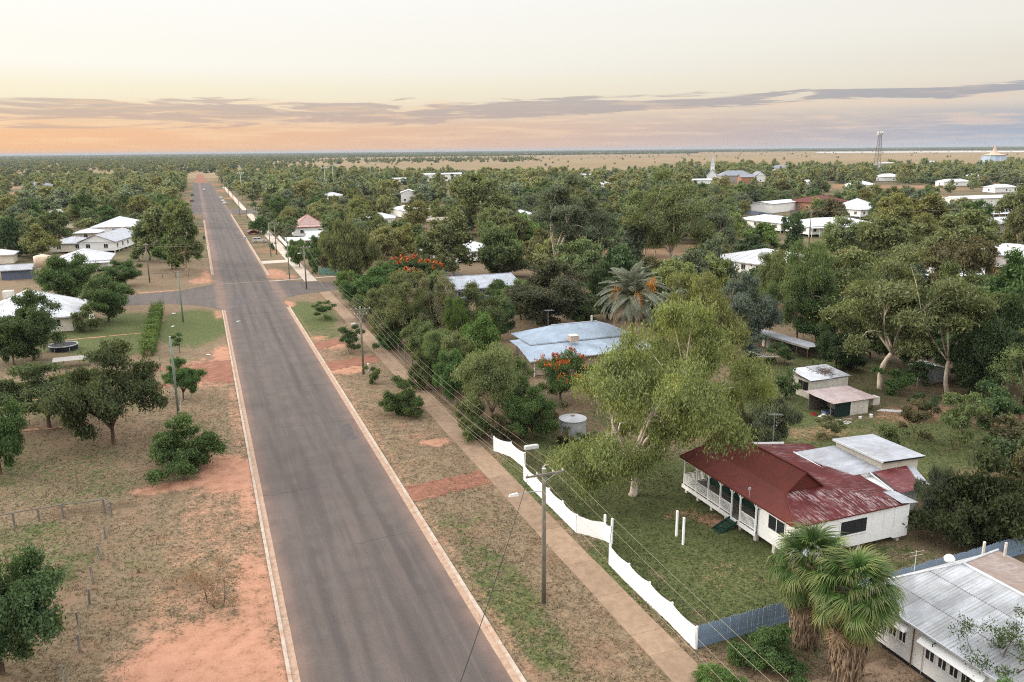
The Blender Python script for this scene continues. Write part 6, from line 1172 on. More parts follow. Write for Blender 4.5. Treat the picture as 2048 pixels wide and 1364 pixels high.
def wire(label, pts, sag, r=.012, mat='wire', group=None, name='overhead_wire'):
    mb = MB(); pl = []
    for a, b in zip(pts[:-1], pts[1:]):
        L = math.dist(a, b); k = 10
        for i in range(k): t_ = i / k; pl.append((a[0] + (b[0] - a[0]) * t_, a[1] + (b[1] - a[1]) * t_, a[2] + (b[2] - a[2]) * t_ - sag * (L / 65) ** 1.3 * 4 * t_ * (1 - t_)))
    pl.append(pts[-1]); mb.tube(pl, r, 4); o = mb.build(name, mat); tag(o, label, 'wire', group); return o
offs = (-1.25, -.57, .57, 1.25); nm4 = ('outermost roadside', 'inner roadside', 'inner yard-side', 'outermost yard-side')
for j, dx_ in enumerate(offs): wire('%s conductor strung along the right-hand pole line' % nm4[j], [(20.0 + dx_, -20, 9.75)] + [(x + dx_, y - .19, (9.74 if i == 0 else 9.5 if i == 1 else 9.62)) for i, (x, y) in enumerate(PX)], 1.3, .0075, 'wire', 'right-hand pole line conductors')
for j, dx_ in enumerate((-.8, .8)): wire('%s lower wire between the two nearest poles' % ('left', 'right')[j], [(19.35 + dx_ * .6, 44.3, 8.9), (19.05 + dx_, 106.0, 8.8), (20.9 + dx_, 181.8, 9.0)], 1.6, .008, 'wire', 'lower wires of the near poles')
wire('thick dark service cable sweeping from the nearest pole over the road', [(18.1, 44.3, 9.3), (2.0, 18.0, 7.8)], 1.9, .022, 'wire_dark', name='service_cable'); wire('thin service wire from the nearest pole to the red house eave', [(20.5, 44.3, 9.3), (37.95, 47.1, 4.35)], .5, .010, 'wire_dark', name='service_cable')
wire('wire crossing the road from the left timber pole to the green post', [(-75, 203, 9.2), (-12.6, 207.1, 9.0), (18.9, 197.9, 10.1)], .9, .018, 'wire', 'wires over the crossing'); wire('second wire crossing the road just below the first', [(-75, 203.5, 8.5), (-12.6, 207.1, 8.6), (18.9, 197.9, 9.5)], 1.0, .018, 'wire', 'wires over the crossing')
wire('pale wire spanning the rooftops at the right behind the white house', [(120, 205, 11), (180.5, 203, 10.6), (250, 190, 11)], 1.2, .03, 'wire'); wire('long wire low over the far right trees', [(*(594.81, 721.67), 14), (*(502.51, 375.03), 13.6)], 2.0, .07, 'wire')

# ---------------------------------------------------------------- vehicles
for nm_, c_ in dict(white=(0.75, 0.75, 0.74), red=(0.22, 0.015, 0.02), black=(0.02, 0.022, 0.026), cream=(0.55, 0.50, 0.43), maroon=(0.16, 0.03, 0.025)).items():
    m, nt = newmat('car_' + nm_); t = NT(nt); b_ = t.out(c_, 0.25, 0.5); b_.inputs['Coat Weight'].default_value = 0.6
def car(label, x, y, rot, col, kind='sedan', bonnet=False, group=None):
    r = thing('parked_' + ('wagon' if kind == 'wagon' else 'ute' if kind == 'ute' else 'car'), label, 'car', (x, y, .015), RAD(rot), group); hw = .88
    if kind == 'wagon': L, low, prof, cab = 4.7, .45, [(-2.35, .5), (-2.35, 1.0), (-2.3, 1.12), (.95, 1.12), (2.2, 1.0), (2.35, .85), (2.35, .5)], [(-2.25, 1.12), (-2.1, 1.78), (.25, 1.78), (.95, 1.12)]
    elif kind == 'ute': L, low, prof, cab = 5.0, .45, [(-2.5, .5), (-2.5, 1.05), (1.1, 1.1), (2.4, 1.0), (2.5, .85), (2.5, .5)], [(-.5, 1.08), (-.35, 1.72), (.6, 1.72), (1.2, 1.08)]
    else: L, low, prof, cab = 4.5, .35, [(-2.25, .38), (-2.25, .85), (-2.1, .95), (1.0, .92), (2.1, .8), (2.25, .62), (2.25, .38)], [(-1.75, .94), (-1.1, 1.42), (.3, 1.42), (1.05, .92)]
    def ext(pr, w0, w1, zt):
        n = len(pr); f = lambda z: w0 + (w1 - w0) * max(0, min(1, (z - zt[0]) / (zt[1] - zt[0]))); m_ = MB(); m_.add([(a, -f(z), z) for a, z in pr] + [(a, f(z), z) for a, z in pr], [tuple(reversed(range(n))), tuple(range(n, 2 * n))] + [(i, (i + 1) % n, (i + 1) % n + n, i + n) for i in range(n)]); return m_
    body = ext(prof, hw, hw - .03, (.4, 1.1)).build('body', 'car_' + col, r); md = body.modifiers.new('bevel', 'BEVEL'); md.width = .06; md.segments = 2
    cz0, cz1 = cab[0][1], cab[1][1]; cb = ext(cab, hw - .05, hw - .22, (cz0, cz1)).build('cabin', 'car_' + col, r); md = cb.modifiers.new('bevel', 'BEVEL'); md.width = .05; md.segments = 2
    # glass set just proud of the cabin
    def lerp2(a, b, t_): return (a[0] + (b[0] - a[0]) * t_, a[1] + (b[1] - a[1]) * t_)
    zl, zh = cz0 + .1 * (cz1 - cz0), cz0 + .85 * (cz1 - cz0); wd = lambda z: hw - .05 - .17 * (z - cz0) / (cz1 - cz0) + .012
    xr = lambda z: lerp2(cab[0], cab[1], (z - cz0) / (cz1 - cz0))[0]; xf = lambda z: lerp2(cab[3], cab[2], (z - cz0) / (cz1 - cz0))[0]
    for s in (-1, 1):
        for a, b in ((.06, .48), (.53, .94)):
            P = lambda u, z: (xr(z) + (xf(z) - xr(z)) * u, s * wd(z), z); MB().quad(*([P(a, zl), P(b, zl), P(b, zh), P(a, zh)][::s])).build('side_window', 'glass', cb)
    MB().quad((xf(zl) + .015, -wd(zl) + .12, zl), (xf(zl) + .015, wd(zl) - .12, zl), (xf(zh) + .015, wd(zh) - .12, zh), (xf(zh) + .015, -wd(zh) + .12, zh)).build('windscreen', 'glass', cb); MB().quad((xr(zl) - .015, wd(zl) - .12, zl), (xr(zl) - .015, -wd(zl) + .12, zl), (xr(zh) - .015, -wd(zh) + .12, zh), (xr(zh) - .015, wd(zh) - .12, zh)).build('rear_window', 'glass', cb)
    rw = .38 if kind != 'sedan' else .32
    for sx in (-L * .29, L * .31):
        for s in (-1, 1):
            w_ = MB().tube([(sx, s * (hw - .2), rw), (sx, s * (hw + .03), rw)], rw, 14).build('wheel', 'dark_trim', r); MB().tube([(sx, s * (hw + .03), rw), (sx, s * (hw + .045), rw)], rw * .6, 10).build('rim', 'galv', w_)
    for s in (-1, 1): MB().box(prof[-2][0] - .02, prof[-2][0] + .02, s * .65 - .14, s * .65 + .14, .68, .82).build('headlight', 'insulator', r); MB().box(prof[0][0] - .02, prof[0][0] + .01, s * .7 - .1, s * .7 + .1, .75, .95).build('tail_light', 'red_trim', r)
    MB().box(prof[-2][0] - .05, prof[-2][0] + .06, -hw + .05, hw - .05, low + .02, low + .2).build('bumper', 'dark_trim', r)
    if bonnet: MB().slab([(1.0, -.75, 1.14), (1.9, -.75, 1.95), (1.9, .75, 1.95), (1.0, .75, 1.14)], .04).build('bonnet', 'car_' + col, r)
    return r
car('cream four-wheel-drive wagon on the verge with its bonnet open', 18.4, 286.5, -8, 'cream', 'wagon', True); car('dark red car parked under the verge tree by the pole', 18.3, 319, 20, 'red'); car('white car driving along the middle of the distant road', 5.22, 714.76, 90, 'white')
car('nearest of the three white cars parked along the right kerb', 14.88, 516.81, 75, 'white', group='white cars parked in the distance'); car('middle of the three white cars parked along the right kerb', 14.91, 544.24, 75, 'white', group='white cars parked in the distance'); car('farthest of the three white cars parked along the right kerb', 14.64, 574.85, 75, 'white', 'wagon', group='white cars parked in the distance')
car('black car parked at the left kerb in the distance', -3.75, 554.84, 80, 'black'); car('second dark car just beyond the black car at the left kerb', -3.53, 626.82, 85, 'black', 'wagon'); car('white ute parked on the left verge near the black car', -8.30, 535.08, 10, 'white', 'ute'); car('maroon utility parked in the yard beside the pale blue-white house', -19.6, 240.5, -80, 'maroon', 'ute'); car('white car parked beside the pale grey pyramid roof at right', 322.82, 322.38, 20, 'white')

# ================================================================== TREES AND SHRUBS OF THE NEIGHBOURHOOD
tree('eucalypt_tree', 'hero_gum', 33.5, 57.4, 17.1, 9.5, 'gum', 'big weeping yellow-green gum with pale limbs on the front lawn', rot=0.0)
tree('eucalypt_tree', 'gum_c', 56.6, 80.3, 16.1, 6.4, 'gum', 'rounded yellow-green gum standing behind the big lawn gum')
tree('eucalypt_tree', 'gum_a', 78.7, 73.5, 18.9, 9.7, 'olive', 'tall olive gum with thick white forked trunk beside the sheds')
tree('eucalypt_tree', 'gum_b', 85.0, 69.0, 16.4, 7.0, 'mid', 'gum with slender pale trunk right of the tin garden shed')
tree('eucalypt_tree', 'gum_b', 71.6, 155.8, 25.1, 10.9, 'grey', 'tall white-trunked gum rising in the middle of the picture', rot=1.0)
tree('eucalypt_tree', 'gum_b', 81.9, 160.6, 18.9, 9.3, 'grey', 'leaning gum just right of the tall white-trunked gum', rot=4.0)
tree('eucalypt_tree', 'gum_a', 102.2, 159.2, 26.0, 11.4, 'olive', 'tall pale-stemmed gum above and right of the date palm')
tree('eucalypt_tree', 'gum_a', 116.9, 165.4, 21.6, 8.8, 'grey', 'gum with slanting pale limb right of the gum over the date palm')
date_palm(*((lambda a, b, c, d: (a, b, c))(57.4, 99.8, 8.9, 5.6)), 'feathery date palm with orange fruit bunches in the middle', 5)
fan_palm(32.3, 34.0, 5.6, 'left of the two fan palms in front of the white house wall', 11, 58, 26, 1.32)
fan_palm(32.1, 30.4, 5.9, 'right fan palm with a thick skirt of dead leaves beside the corrugated roof', 12, 64, 40, 1.32)
# belt between the footpath and the blue-roofed house
tree('paperbark_tree', 'paperbark', 29.1, 120.8, 12.3, 4.8, 'olive', 'many-stemmed olive paperbark beside the far footpath')
tree('paperbark_tree', 'paperbark', 33.1, 115.5, 12.1, 3.5, 'pale', 'pale thin-leaved paperbark right of the many-stemmed one')
tree('roadside_tree', 'round_b', 37.8, 113.5, 10.7, 4.6, 'mid', 'leafy tree in front of the rusty blue-grey roof')
tree('roadside_tree', 'round_a', 34.7, 101.8, 8.3, 3.4, 'bright', 'light green tree left of the blue hip roof')
tree('roadside_tree', 'gum_c', 27.9, 96.7, 8.0, 3.3, 'mid', 'upright green tree halfway along the footpath trees')
tree('eucalypt_tree', 'gum_c', 27.8, 78.1, 10.3, 4.5, 'olive', 'olive-gold multi-limbed gum near the start of the white fence')
tree('roadside_tree', 'round_b', 30.8, 73.8, 6.2, 3.0, 'green', 'dense dark green tree at the far end of the white fence')
tree('roadside_tree', 'round_a', 26.6, 89.0, 6.9, 2.2, 'green', 'small dense green tree on the fence line')
tree('flowering_tree', 'poinciana', 38.9, 84.2, 6.7, 4.0, 'green', 'orange-flowered tree in front of the blue roof', rot=1.5)
tree('flowering_tree', 'poinciana_flat', 40.6, 166.3, 7.8, 8.0, 'dark', 'flat-topped orange-flowered tree beyond the crossing corner', rot=.5)
tree('roadside_bush', 'bush', 25.1, 78.2, 4.0, 1.8, 'olive', 'olive bush overhanging the footpath near the white fence', 'bush')
tree('roadside_bush', 'round_a', 27.4, 104.9, 7.5, 3.3, 'mid', 'tangled green thicket leaning on the wire fence', 'bush')
tree('roadside_bush', 'round_a', 27.8, 135.4, 7.0, 3.1, 'olive', 'olive thicket beside the footpath below the paperbark', 'bush')
tree('roadside_bush', 'round_b', 27.7, 157.1, 6.6, 3.4, 'green', 'bright green thicket at the corner by the crossing', 'bush')
tree('roadside_bush', 'bush', 27.6, 170.8, 5.5, 2.6, 'bright', 'leafy corner bush where the footpath meets the side street', 'bush')
tree('roadside_bush', 'bush', 26.8, 97.7, 4.9, 2.2, 'dark', 'dark bush among the fence-line trees', 'bush')
tree('roadside_bush', 'bush', 28.0, 74.7, 3.5, 1.5, 'brownish', 'brown-green bush at the end of the white fence', 'bush')
tree('roadside_tree', 'gum_c', 33.8, 108.7, 9.9, 2.8, 'bright', 'slim light green tree between paperbarks and blue roof')
tree('roadside_tree', 'round_b', 43.6, 118.3, 6.7, 3.1, 'dark', 'dark tree between the rusty roof and the blue roof')
for i, (q, kd, cl, lb) in enumerate((((27.7, 142.4, 6.1, 3.5), 'round_b', 'mid', 'green tree crowding the footpath below the corner thicket'), ((27.1, 121.7, 7.4, 3.9), 'round_b', 'olive', 'olive tree in front of the many-stemmed paperbark'), ((30.6, 116.6, 8.8, 3.8), 'gum_c', 'mid', 'green tree between the two paperbarks'), ((28.8, 92.0, 8.3, 3.1), 'round_b', 'olive', 'olive tree left of the olive-gold gum'), ((32.1, 82.2, 7.1, 2.5), 'round_b', 'mid', 'green tree hiding the corner of the blue-roofed house'), ((24.4, 96.2, 5.4, 2.1), 'shrubby', 'mid', 'shrub against the wire fence halfway along the footpath'), ((25.3, 118.9, 4.9, 2.4), 'shrubby', 'green', 'shrub against the wire fence near the middle pole'), ((25.4, 76.1, 4.3, 2.0), 'shrubby', 'mid', 'leafy shrub at the fence just before the white pickets'))): tree('belt_tree', kd, *q, cl, lb)
# verge shrubs
tree('verge_shrub', 'bush_open', 19.7, 145.9, 3.6, 2.4, 'green', 'spreading small shrub farthest along the right verge', 'shrub', 'shrubs on the right verge')
tree('verge_shrub', 'bush_open', 19.5, 118.7, 4.5, 2.4, 'dark', 'dark open shrub beside the red driveway on the right verge', 'shrub', 'shrubs on the right verge')
tree('verge_shrub', 'bush', 19.5, 101.3, 2.5, 1.2, 'mid', 'small round shrub near the middle power pole', 'shrub', 'shrubs on the right verge')
tree('verge_shrub', 'shrubby', 20.1, 87.6, 4.6, 3.0, 'green', 'large dense shrub at the edge of the footpath', 'shrub', 'shrubs on the right verge')
# blue house and date palm surroundings
tree('dense_tree', 'round_b', 54.3, 123.9, 11.8, 8.7, (0.068, 0.078, 0.044), 'broad dark grey-green tree behind the blue roof')
tree('dense_tree', 'round_a', 59.0, 119.7, 6.2, 3.7, 'green', 'dark green tree left of the date palm')
tree('dense_tree', 'round_b', 67.0, 125.2, 11.1, 5.4, 'dark', 'dark tree behind the date palm on its left')
tree('grey_tree', 'round_b', 75.9, 97.1, 12.4, 4.6, 'bluegrey', 'blue-grey rounded tree right of the yellow-green gum')
tree('grey_shrub', 'bush', 72.5, 91.5, 3.8, 2.2, 'bluegrey', 'blue-grey shrub at the left end of the long low shed', 'shrub')
tree('dense_tree', 'gum_c', 84.8, 96.7, 16.9, 5.3, 'mid', 'olive-green tree behind the long low shed')
tree('dense_tree', 'round_b', 88.4, 95.2, 10.5, 5.5, 'green', 'dense green tree above the long low shed')
tree('dense_tree', 'gum_c', 93.9, 113.3, 12.8, 3.9, 'olive', 'olive tree below the half hidden white hip roof')
tree('dense_tree', 'round_a', 87.8, 116.0, 4.6, 2.9, 'gold', 'yellow-green shrub behind the rounded gum', 'bush')
tree('weeping_shrub', 'weeping', 51.8, 61.9, 6.0, 3.3, 'grey', 'grey drooping shrub behind the red roof ridge', 'shrub')
tree('weeping_shrub', 'weeping', 49.3, 64.5, 5.0, 2.1, 'brownish', 'brownish drooping shrub left of the red roof ridge', 'shrub')
tree('yard_shrub', 'bush', 64.7, 74.6, 3.9, 1.7, 'mid', 'green bush left of the curled-roof shed', 'bush')
tree('yard_shrub', 'bush_open', 69.3, 54.6, 6.2, 2.5, 'mid', 'light open shrub on the grass right of the sheds', 'shrub')
tree('yard_shrub', 'shrubby', 53.8, 39.8, 8.2, 4.5, (0.060, 0.082, 0.034), 'large dark bush filling the yard right of the red house', 'bush')
tree('yard_shrub', 'shrubby', 57.3, 39.3, 7.5, 3.0, 'brownish', 'brownish bush overlapping the large dark bush at the right edge', 'bush')
tree('yard_shrub', 'weeping', 52.8, 42.5, 5.7, 2.0, 'grey', 'grey drooping bush against the rear of the red house', 'bush')
tree('yard_shrub', 'bush', 73.9, 52.7, 3.8, 3.0, 'brownish', 'brown-green bush at the right edge below the bare branches', 'bush')
tree('bare_tree', 'bare', 83.8, 58.6, 10.6, 4.6, 'mid', 'half bare tree with thin pale branches at the right edge')
tree('dense_tree', 'round_b', 87.6, 65.0, 13.2, 4.9, 'dark', 'dark leafy tree right of the slender gum')
tree('dense_tree', 'round_b', 95.0, 66.4, 14.3, 4.8, 'dark', 'dark leafy tree cut by the right edge')
tree('dense_tree', 'round_b', 91.1, 79.7, 9.1, 4.2, 'dark', 'dark tree behind the big forked gum')
tree('dense_tree', 'gum_c', 90.9, 90.6, 12.5, 4.5, 'mid', 'green tree behind the curled-roof shed')
tree('yard_shrub', 'bush', 39.2, 46.8, .9, .55, 'bluegrey', 'spiky blue-green plant by the front stumps of the red house', 'plant')
tree('yard_shrub', 'bush', 67.8, 47.1, 4.5, 3.0, 'dark', 'dark bush at the right edge beside the large dark bush', 'bush')
tree('yard_shrub', 'bush', 78.0, 57.4, 4.9, 3.0, 'dark', 'dark bush below the dark leafy tree right of the slender gum', 'bush')
tree('yard_shrub', 'bush_open', 67.9, 58.3, 4.5, 2.0, 'brownish', 'low weedy shrub on the bare ground right of the lean-to', 'shrub')
tree('yard_shrub', 'bush', 78.4, 71.1, 3.4, 2.4, 'green', 'green undergrowth at the foot of the thick forked gum', 'shrub')
tree('yard_shrub', 'bush', 81.9, 82.2, 3.6, 3.0, 'dark', 'dark undergrowth behind the curled-roof shed', 'shrub')
tree('yard_shrub', 'bush', 84.5, 73.2, 3.4, 2.1, 'dark', 'dark undergrowth left of the tin garden shed', 'shrub')
tree('yard_shrub', 'bush', 87.2, 67.4, 3.9, 2.7, 'dark', 'dark undergrowth right of the slender gum trunk', 'shrub')
tree('yard_shrub', 'bush', 46.1, 82.5, 3.9, 3.0, 'dark', 'dark undergrowth behind the big lawn gum', 'shrub')
tree('yard_shrub', 'bush', 33.8, 76.0, 3.5, 1.8, 'brownish', 'brownish shrub below the orange-flowered tree', 'shrub')
tree('yard_shrub', 'bush', 52.3, 82.1, 4.0, 3.1, 'mid', 'green undergrowth between the two yellow-green gums', 'shrub')
for i, (q, kd, cl, lb) in enumerate((((74.6, 79.9, 2.8, 2.2), 'bush', 'mid', 'low shrub left of the curled-roof shed on the back lawn'), ((74.8, 88.1, 3.0, 2.3), 'bush_open', 'green', 'open shrub near the rotary clothes line'), ((59.7, 61.8, 2.5, 1.7), 'bush_open', 'olive', 'weedy shrub on the grass before the shade cloth'), ((63.2, 57.2, 2.7, 1.7), 'bush', 'mid', 'low shrub behind the rear annexe of the red house'), ((74.1, 62.7, 3.0, 1.9), 'bush_open', 'dark', 'dark shrub on the bare ground below the slender gum'))): tree('yard_shrub', kd, *q, cl, lb, 'shrub')
tree('yard_shrub', 'bush', 33.4, 71.6, 1.5, 1.3, 'brownish', 'brownish shrub in front of the round rainwater tank', 'shrub')
tree('yard_shrub', 'bush', 35.6, 70.6, 1.3, 1.2, 'mid', 'green shrub right of the round rainwater tank', 'shrub')
# lower right
tree('corner_bush', 'shrubby', 28.9, 33.0, 2.9, 2.3, 'green', 'green bush below the fan palms', 'bush')
tree('corner_bush', 'shrubby', 24.9, 32.4, 1.8, 1.8, 'bright', 'rounded bush at the bottom edge beside the footpath end', 'bush')
tree('bare_tree', 'bare', 37.6, 25.4, 6.4, 2.9, 'green', 'thin-branched tree with few leaves in front of the corrugated roof', rot=2.0)
tree('corner_bush', 'shrubby', 35.4, 23.4, 4.4, 2.2, 'green', 'leafy spreading branch cluster at the lower right corner', 'bush')
# left side
tree('dead_bush', 'twiggy', -1.4, 52.7, 3.5, 2.2, (0.24, 0.155, 0.10), 'leafless brown twiggy bush on the bare red earth beside the kerb', 'bush')
tree('verge_tree', 'shrubby', -3.8, 78.8, 6.1, 4.3, 'green', 'bushy green tree on the left verge beside the bare red earth')
tree('verge_tree', 'spread', -4.0, 103.6, 5.5, 2.5, 'green', 'small tree by the red driveway on the left')
tree('verge_tree', 'sapling', -4.7, 129.1, 3.5, 1.4, 'green', 'thin sapling on the left verge near the crossing')
tree('yard_tree', 'spread', -10.7, 89.5, 11.0, 6.2, (0.085, 0.112, 0.050), 'large spreading dark tree on the left paddock')
tree('yard_tree', 'spread', -18.0, 98.3, 7.6, 6.6, (0.086, 0.114, 0.050), 'spreading dark tree left of the largest paddock tree')
tree('yard_tree', 'round_b', -20.2, 84.8, 9.0, 2.7, 'green', 'leafy green tree cut by the left edge')
tree('yard_tree', 'round_b', -13.4, 49.5, 9.1, 3.6, (0.070, 0.110, 0.048), 'dark leafy tree at the lower left corner')
tree('yard_tree', 'round_b', -25.2, 133.4, 10.8, 5.2, (0.078, 0.125, 0.046), 'large round tree in front of the white pyramid roof')
tree('yard_tree', 'round_a', -17.3, 159.7, 9.1, 5.2, 'green', 'round green tree right of the white pyramid roof')
tree('yard_tree', 'round_a', -26.3, 181.1, 10.8, 6.0, 'green', 'round tree behind the white pyramid roof')
tree('yard_tree', 'round_a', -17.8, 204.2, 6.2, 4.5, 'green', 'bushy tree by the maroon utility')
tree('flowering_shrub', 'frangipani', -19.4, 152.1, 4.9, 2.8, 'mid', 'white-flowered frangipani at the verandah corner', 'shrub')
tree('yard_tree', 'round_b', -27.4, 131.8, 7.6, 2.8, 'dark', 'dark tree at the left edge below the white roof')
tree('verge_tree', 'mid_tall', -4.6, 216.6, 18.6, 5.0, 'mid', 'tall roadside tree on the left before the second block')
tree('verge_tree', 'mid_tall', -10.4, 244.8, 16.7, 6.0, 'olive', 'tall roadside tree left of the nearest tall verge tree')
tree('verge_tree', 'mid_round', -14.6, 252.6, 11.7, 5.5, 'mid', 'green roadside tree beside the pale roofs on the left')
tree('verge_tree', 'mid_round', -8.0, 227.7, 9.4, 4.6, 'green', 'leafy tree at the foot of the tall roadside trees')
tree('yard_tree', 'mid_round', -54.6, 277.5, 12.0, 4.9, 'dark', 'dark tree at the left edge above the small shed')
# across the crossing on the right
tree('weeping_tree', 'weeping', 32.0, 189.5, 15.0, 7.0, 'olive', 'weeping willow-like tree beyond the crossing')
tree('street_tree', 'round_a', 23.5, 218.2, 7.8, 3.2, 'bright', 'clipped round tree beside the white carport')
tree('street_tree', 'round_a', 29.1, 220.9, 8.3, 3.1, 'green', 'round dark tree between carport and weeping tree')
tree('street_tree', 'bush', 25.6, 204.6, 6.8, 2.5, 'green', 'leafy shrub behind the teal fence', 'shrub')
tree('street_tree', 'bush', 29.1, 205.8, 5.2, 2.8, 'brownish', 'red-brown shrub behind the teal fence', 'shrub')
tree('street_tree', 'mid_round', 20.6, 317.1, 6.9, 4.2, 'green', 'roadside tree above the dark red car')
tree('street_tree', 'bush', 20.4, 262.2, 2.4, 1.4, 'mid', 'small round verge bush beside the green post', 'shrub')
tree('street_tree', 'mid_round', 27.3, 309.7, 5.7, 4.1, 'mid', 'round tree left of the pink pyramid roof')

tree('backyard_tree', 'mid_tall', 54.8, 180.8, 16.3, 6.8, 'olive', 'olive tree in front of the hidden weatherboard house')
tree('backyard_tree', 'mid_gum', 52.3, 190.6, 11.1, 5.0, 'mid', 'mid-green tree left of the hidden weatherboard house')
tree('backyard_tree', 'mid_gum', 94.4, 276.6, 22.8, 12.9, 'olive', 'towering olive tree mass above the small white roof in the middle')
tree('backyard_tree', 'mid_round', 65.2, 176.1, 12.3, 5.4, 'mid', 'round tree right of the hidden weatherboard house')
tree('backyard_tree', 'mid_round', 92.4, 227.9, 11.2, 7.1, 'bright', 'bright green bushy tree left of the tall white-trunked gum')
tree('backyard_tree', 'mid_round', 98.9, 274.4, 10.1, 8.0, 'dark', 'dark round tree below the small white roof in the middle')
tree('backyard_tree', 'mid_tall', 51.8, 221.5, 11.5, 6.5, 'mid', 'leafy tree right of the weeping tree')
tree('backyard_tree', 'mid_wide', 51.6, 247.3, 11.1, 6.8, 'olive', 'olive tree behind the weeping tree')
tree('backyard_tree', 'mid_round', 92.1, 163.8, 14.3, 5.8, 'grey', 'grey-green tree left of the gum over the date palm')
tree('backyard_tree', 'mid_gum', 114.2, 192.2, 16.8, 6.1, 'olive', 'olive gum behind the date palm')
tree('backyard_tree', 'mid_round', 158.2, 199.2, 8.0, 7.0, 'bright', 'bright bushy tree in front of the large white house')
tree('backyard_tree', 'mid_wide', 134.6, 144.4, 10.6, 7.0, 'mid', 'green tree below the right wing of the large white house')
tree('backyard_tree', 'mid_tall', 99.2, 111.0, 14.2, 5.0, 'mid', 'upright green tree right of the half-hidden white hip roof')
tree('backyard_tree', 'mid_gum', 106.4, 107.8, 12.8, 5.8, 'olive', 'olive gum behind the thick forked trunk')
tree('backyard_tree', 'mid_gum', 146.0, 139.2, 15.0, 8.2, 'olive', 'broad olive-gold gum in the canopy left of the long flat roof')
tree('backyard_tree', 'mid_tall', 234.8, 207.3, 14.9, 8.6, 'gold', 'golden upright tree in the canopy below the mast')
tree('backyard_tree', 'mid_gum', 215.8, 202.3, 15.6, 7.3, 'gold', 'golden gum left of the golden upright tree')
tree('backyard_tree', 'mid_round', 125.5, 114.8, 11.7, 5.5, 'bluegrey', 'smoky blue-grey tree in the right canopy')
tree('backyard_tree', 'mid_gum', 176.8, 142.4, 15.3, 8.8, 'olive', 'olive gum in front of the curved lilac roof')
tree('backyard_tree', 'mid_wide', 127.0, 94.3, 13.2, 6.1, 'green', 'green tree in front of the blue-white roof at the right edge')
tree('backyard_tree', 'mid_wide', 114.1, 95.6, 10.3, 5.5, 'mid', 'mid-green tree above the slender pale gum')
tree('backyard_tree', 'mid_round', 107.0, 83.7, 9.8, 4.5, 'green', 'green rounded tree in the right canopy above the tin shed')
tree('backyard_tree', 'mid_gum', 261.5, 194.1, 17.3, 9.4, 'olive', 'olive gum at the right edge by the long flat roof')
tree('backyard_tree', 'mid_round', 108.0, 128.5, 10.3, 4.1, 'gold', 'golden round tree by the half-hidden white hip roof')
tree('backyard_tree', 'mid_wide', 96.1, 133.8, 13.4, 5.5, 'grey', 'grey-green tree behind the rounded yellow-green gum')
tree('backyard_tree', 'mid_round', 224.7, 243.3, 10.6, 8.4, 'brownish', 'brown-green tree in front of the deep red hip roof')
tree('backyard_tree', 'round_b', 88.5, 85.2, 9.0, 4.3, 'green', 'dense green tree behind the big forked gum trunk')

for i, (q, kd, cl, lb) in enumerate((((73.1, 122.5, 9.3, 4.9), 'round_b', 'dark', 'dark tree behind the date palm on its right'), ((64.6, 102.0, 7.9, 3.8), 'gum_c', 'olive', 'olive tree between date palm and rounded gum'), ((78.5, 141.6, 11.5, 5.6), 'mid_round', 'dark', 'dark tree above and left of the date palm'), ((85.7, 127.0, 11.7, 5.2), 'mid_gum', 'grey', 'grey-green gum behind the rounded yellow-green gum top'), ((52.5, 131.5, 7.5, 4.0), 'round_a', 'mid', 'mid-green tree above the blue roof on the left'), ((52.4, 141.7, 6.0, 3.7), 'round_a', 'green', 'green tree right of the rusty blue-grey roof'), ((97.7, 121.7, 7.8, 4.7), 'mid_round', 'dark', 'dark round tree behind the blue-grey rounded tree'), ((80.0, 83.0, 8.6, 3.8), 'round_b', 'dark', 'dark tree between the long low shed and the forked gum'), ((100.5, 86.5, 9.4, 4.9), 'round_b', 'mid', 'mid-green tree filling the gap between the two big gums'), ((92.0, 72.5, 8.2, 3.9), 'round_b', 'dark', 'dark tree right behind the slender gum'), ((107.4, 77.1, 8.2, 4.7), 'gum_c', 'green', 'green tree high at the right edge'), ((31.0, 151.2, 9.0, 4.8), 'round_a', 'green', 'green tree left of the paperbarks'), ((36.5, 166.8, 7.7, 4.1), 'round_a', 'mid', 'small tree left of the flat orange-flowered tree'), ((44.7, 156.7, 6.4, 4.5), 'round_b', 'mid', 'green tree right of the flat orange-flowered tree'))): tree('infill_tree', kd, *q, cl, lb)

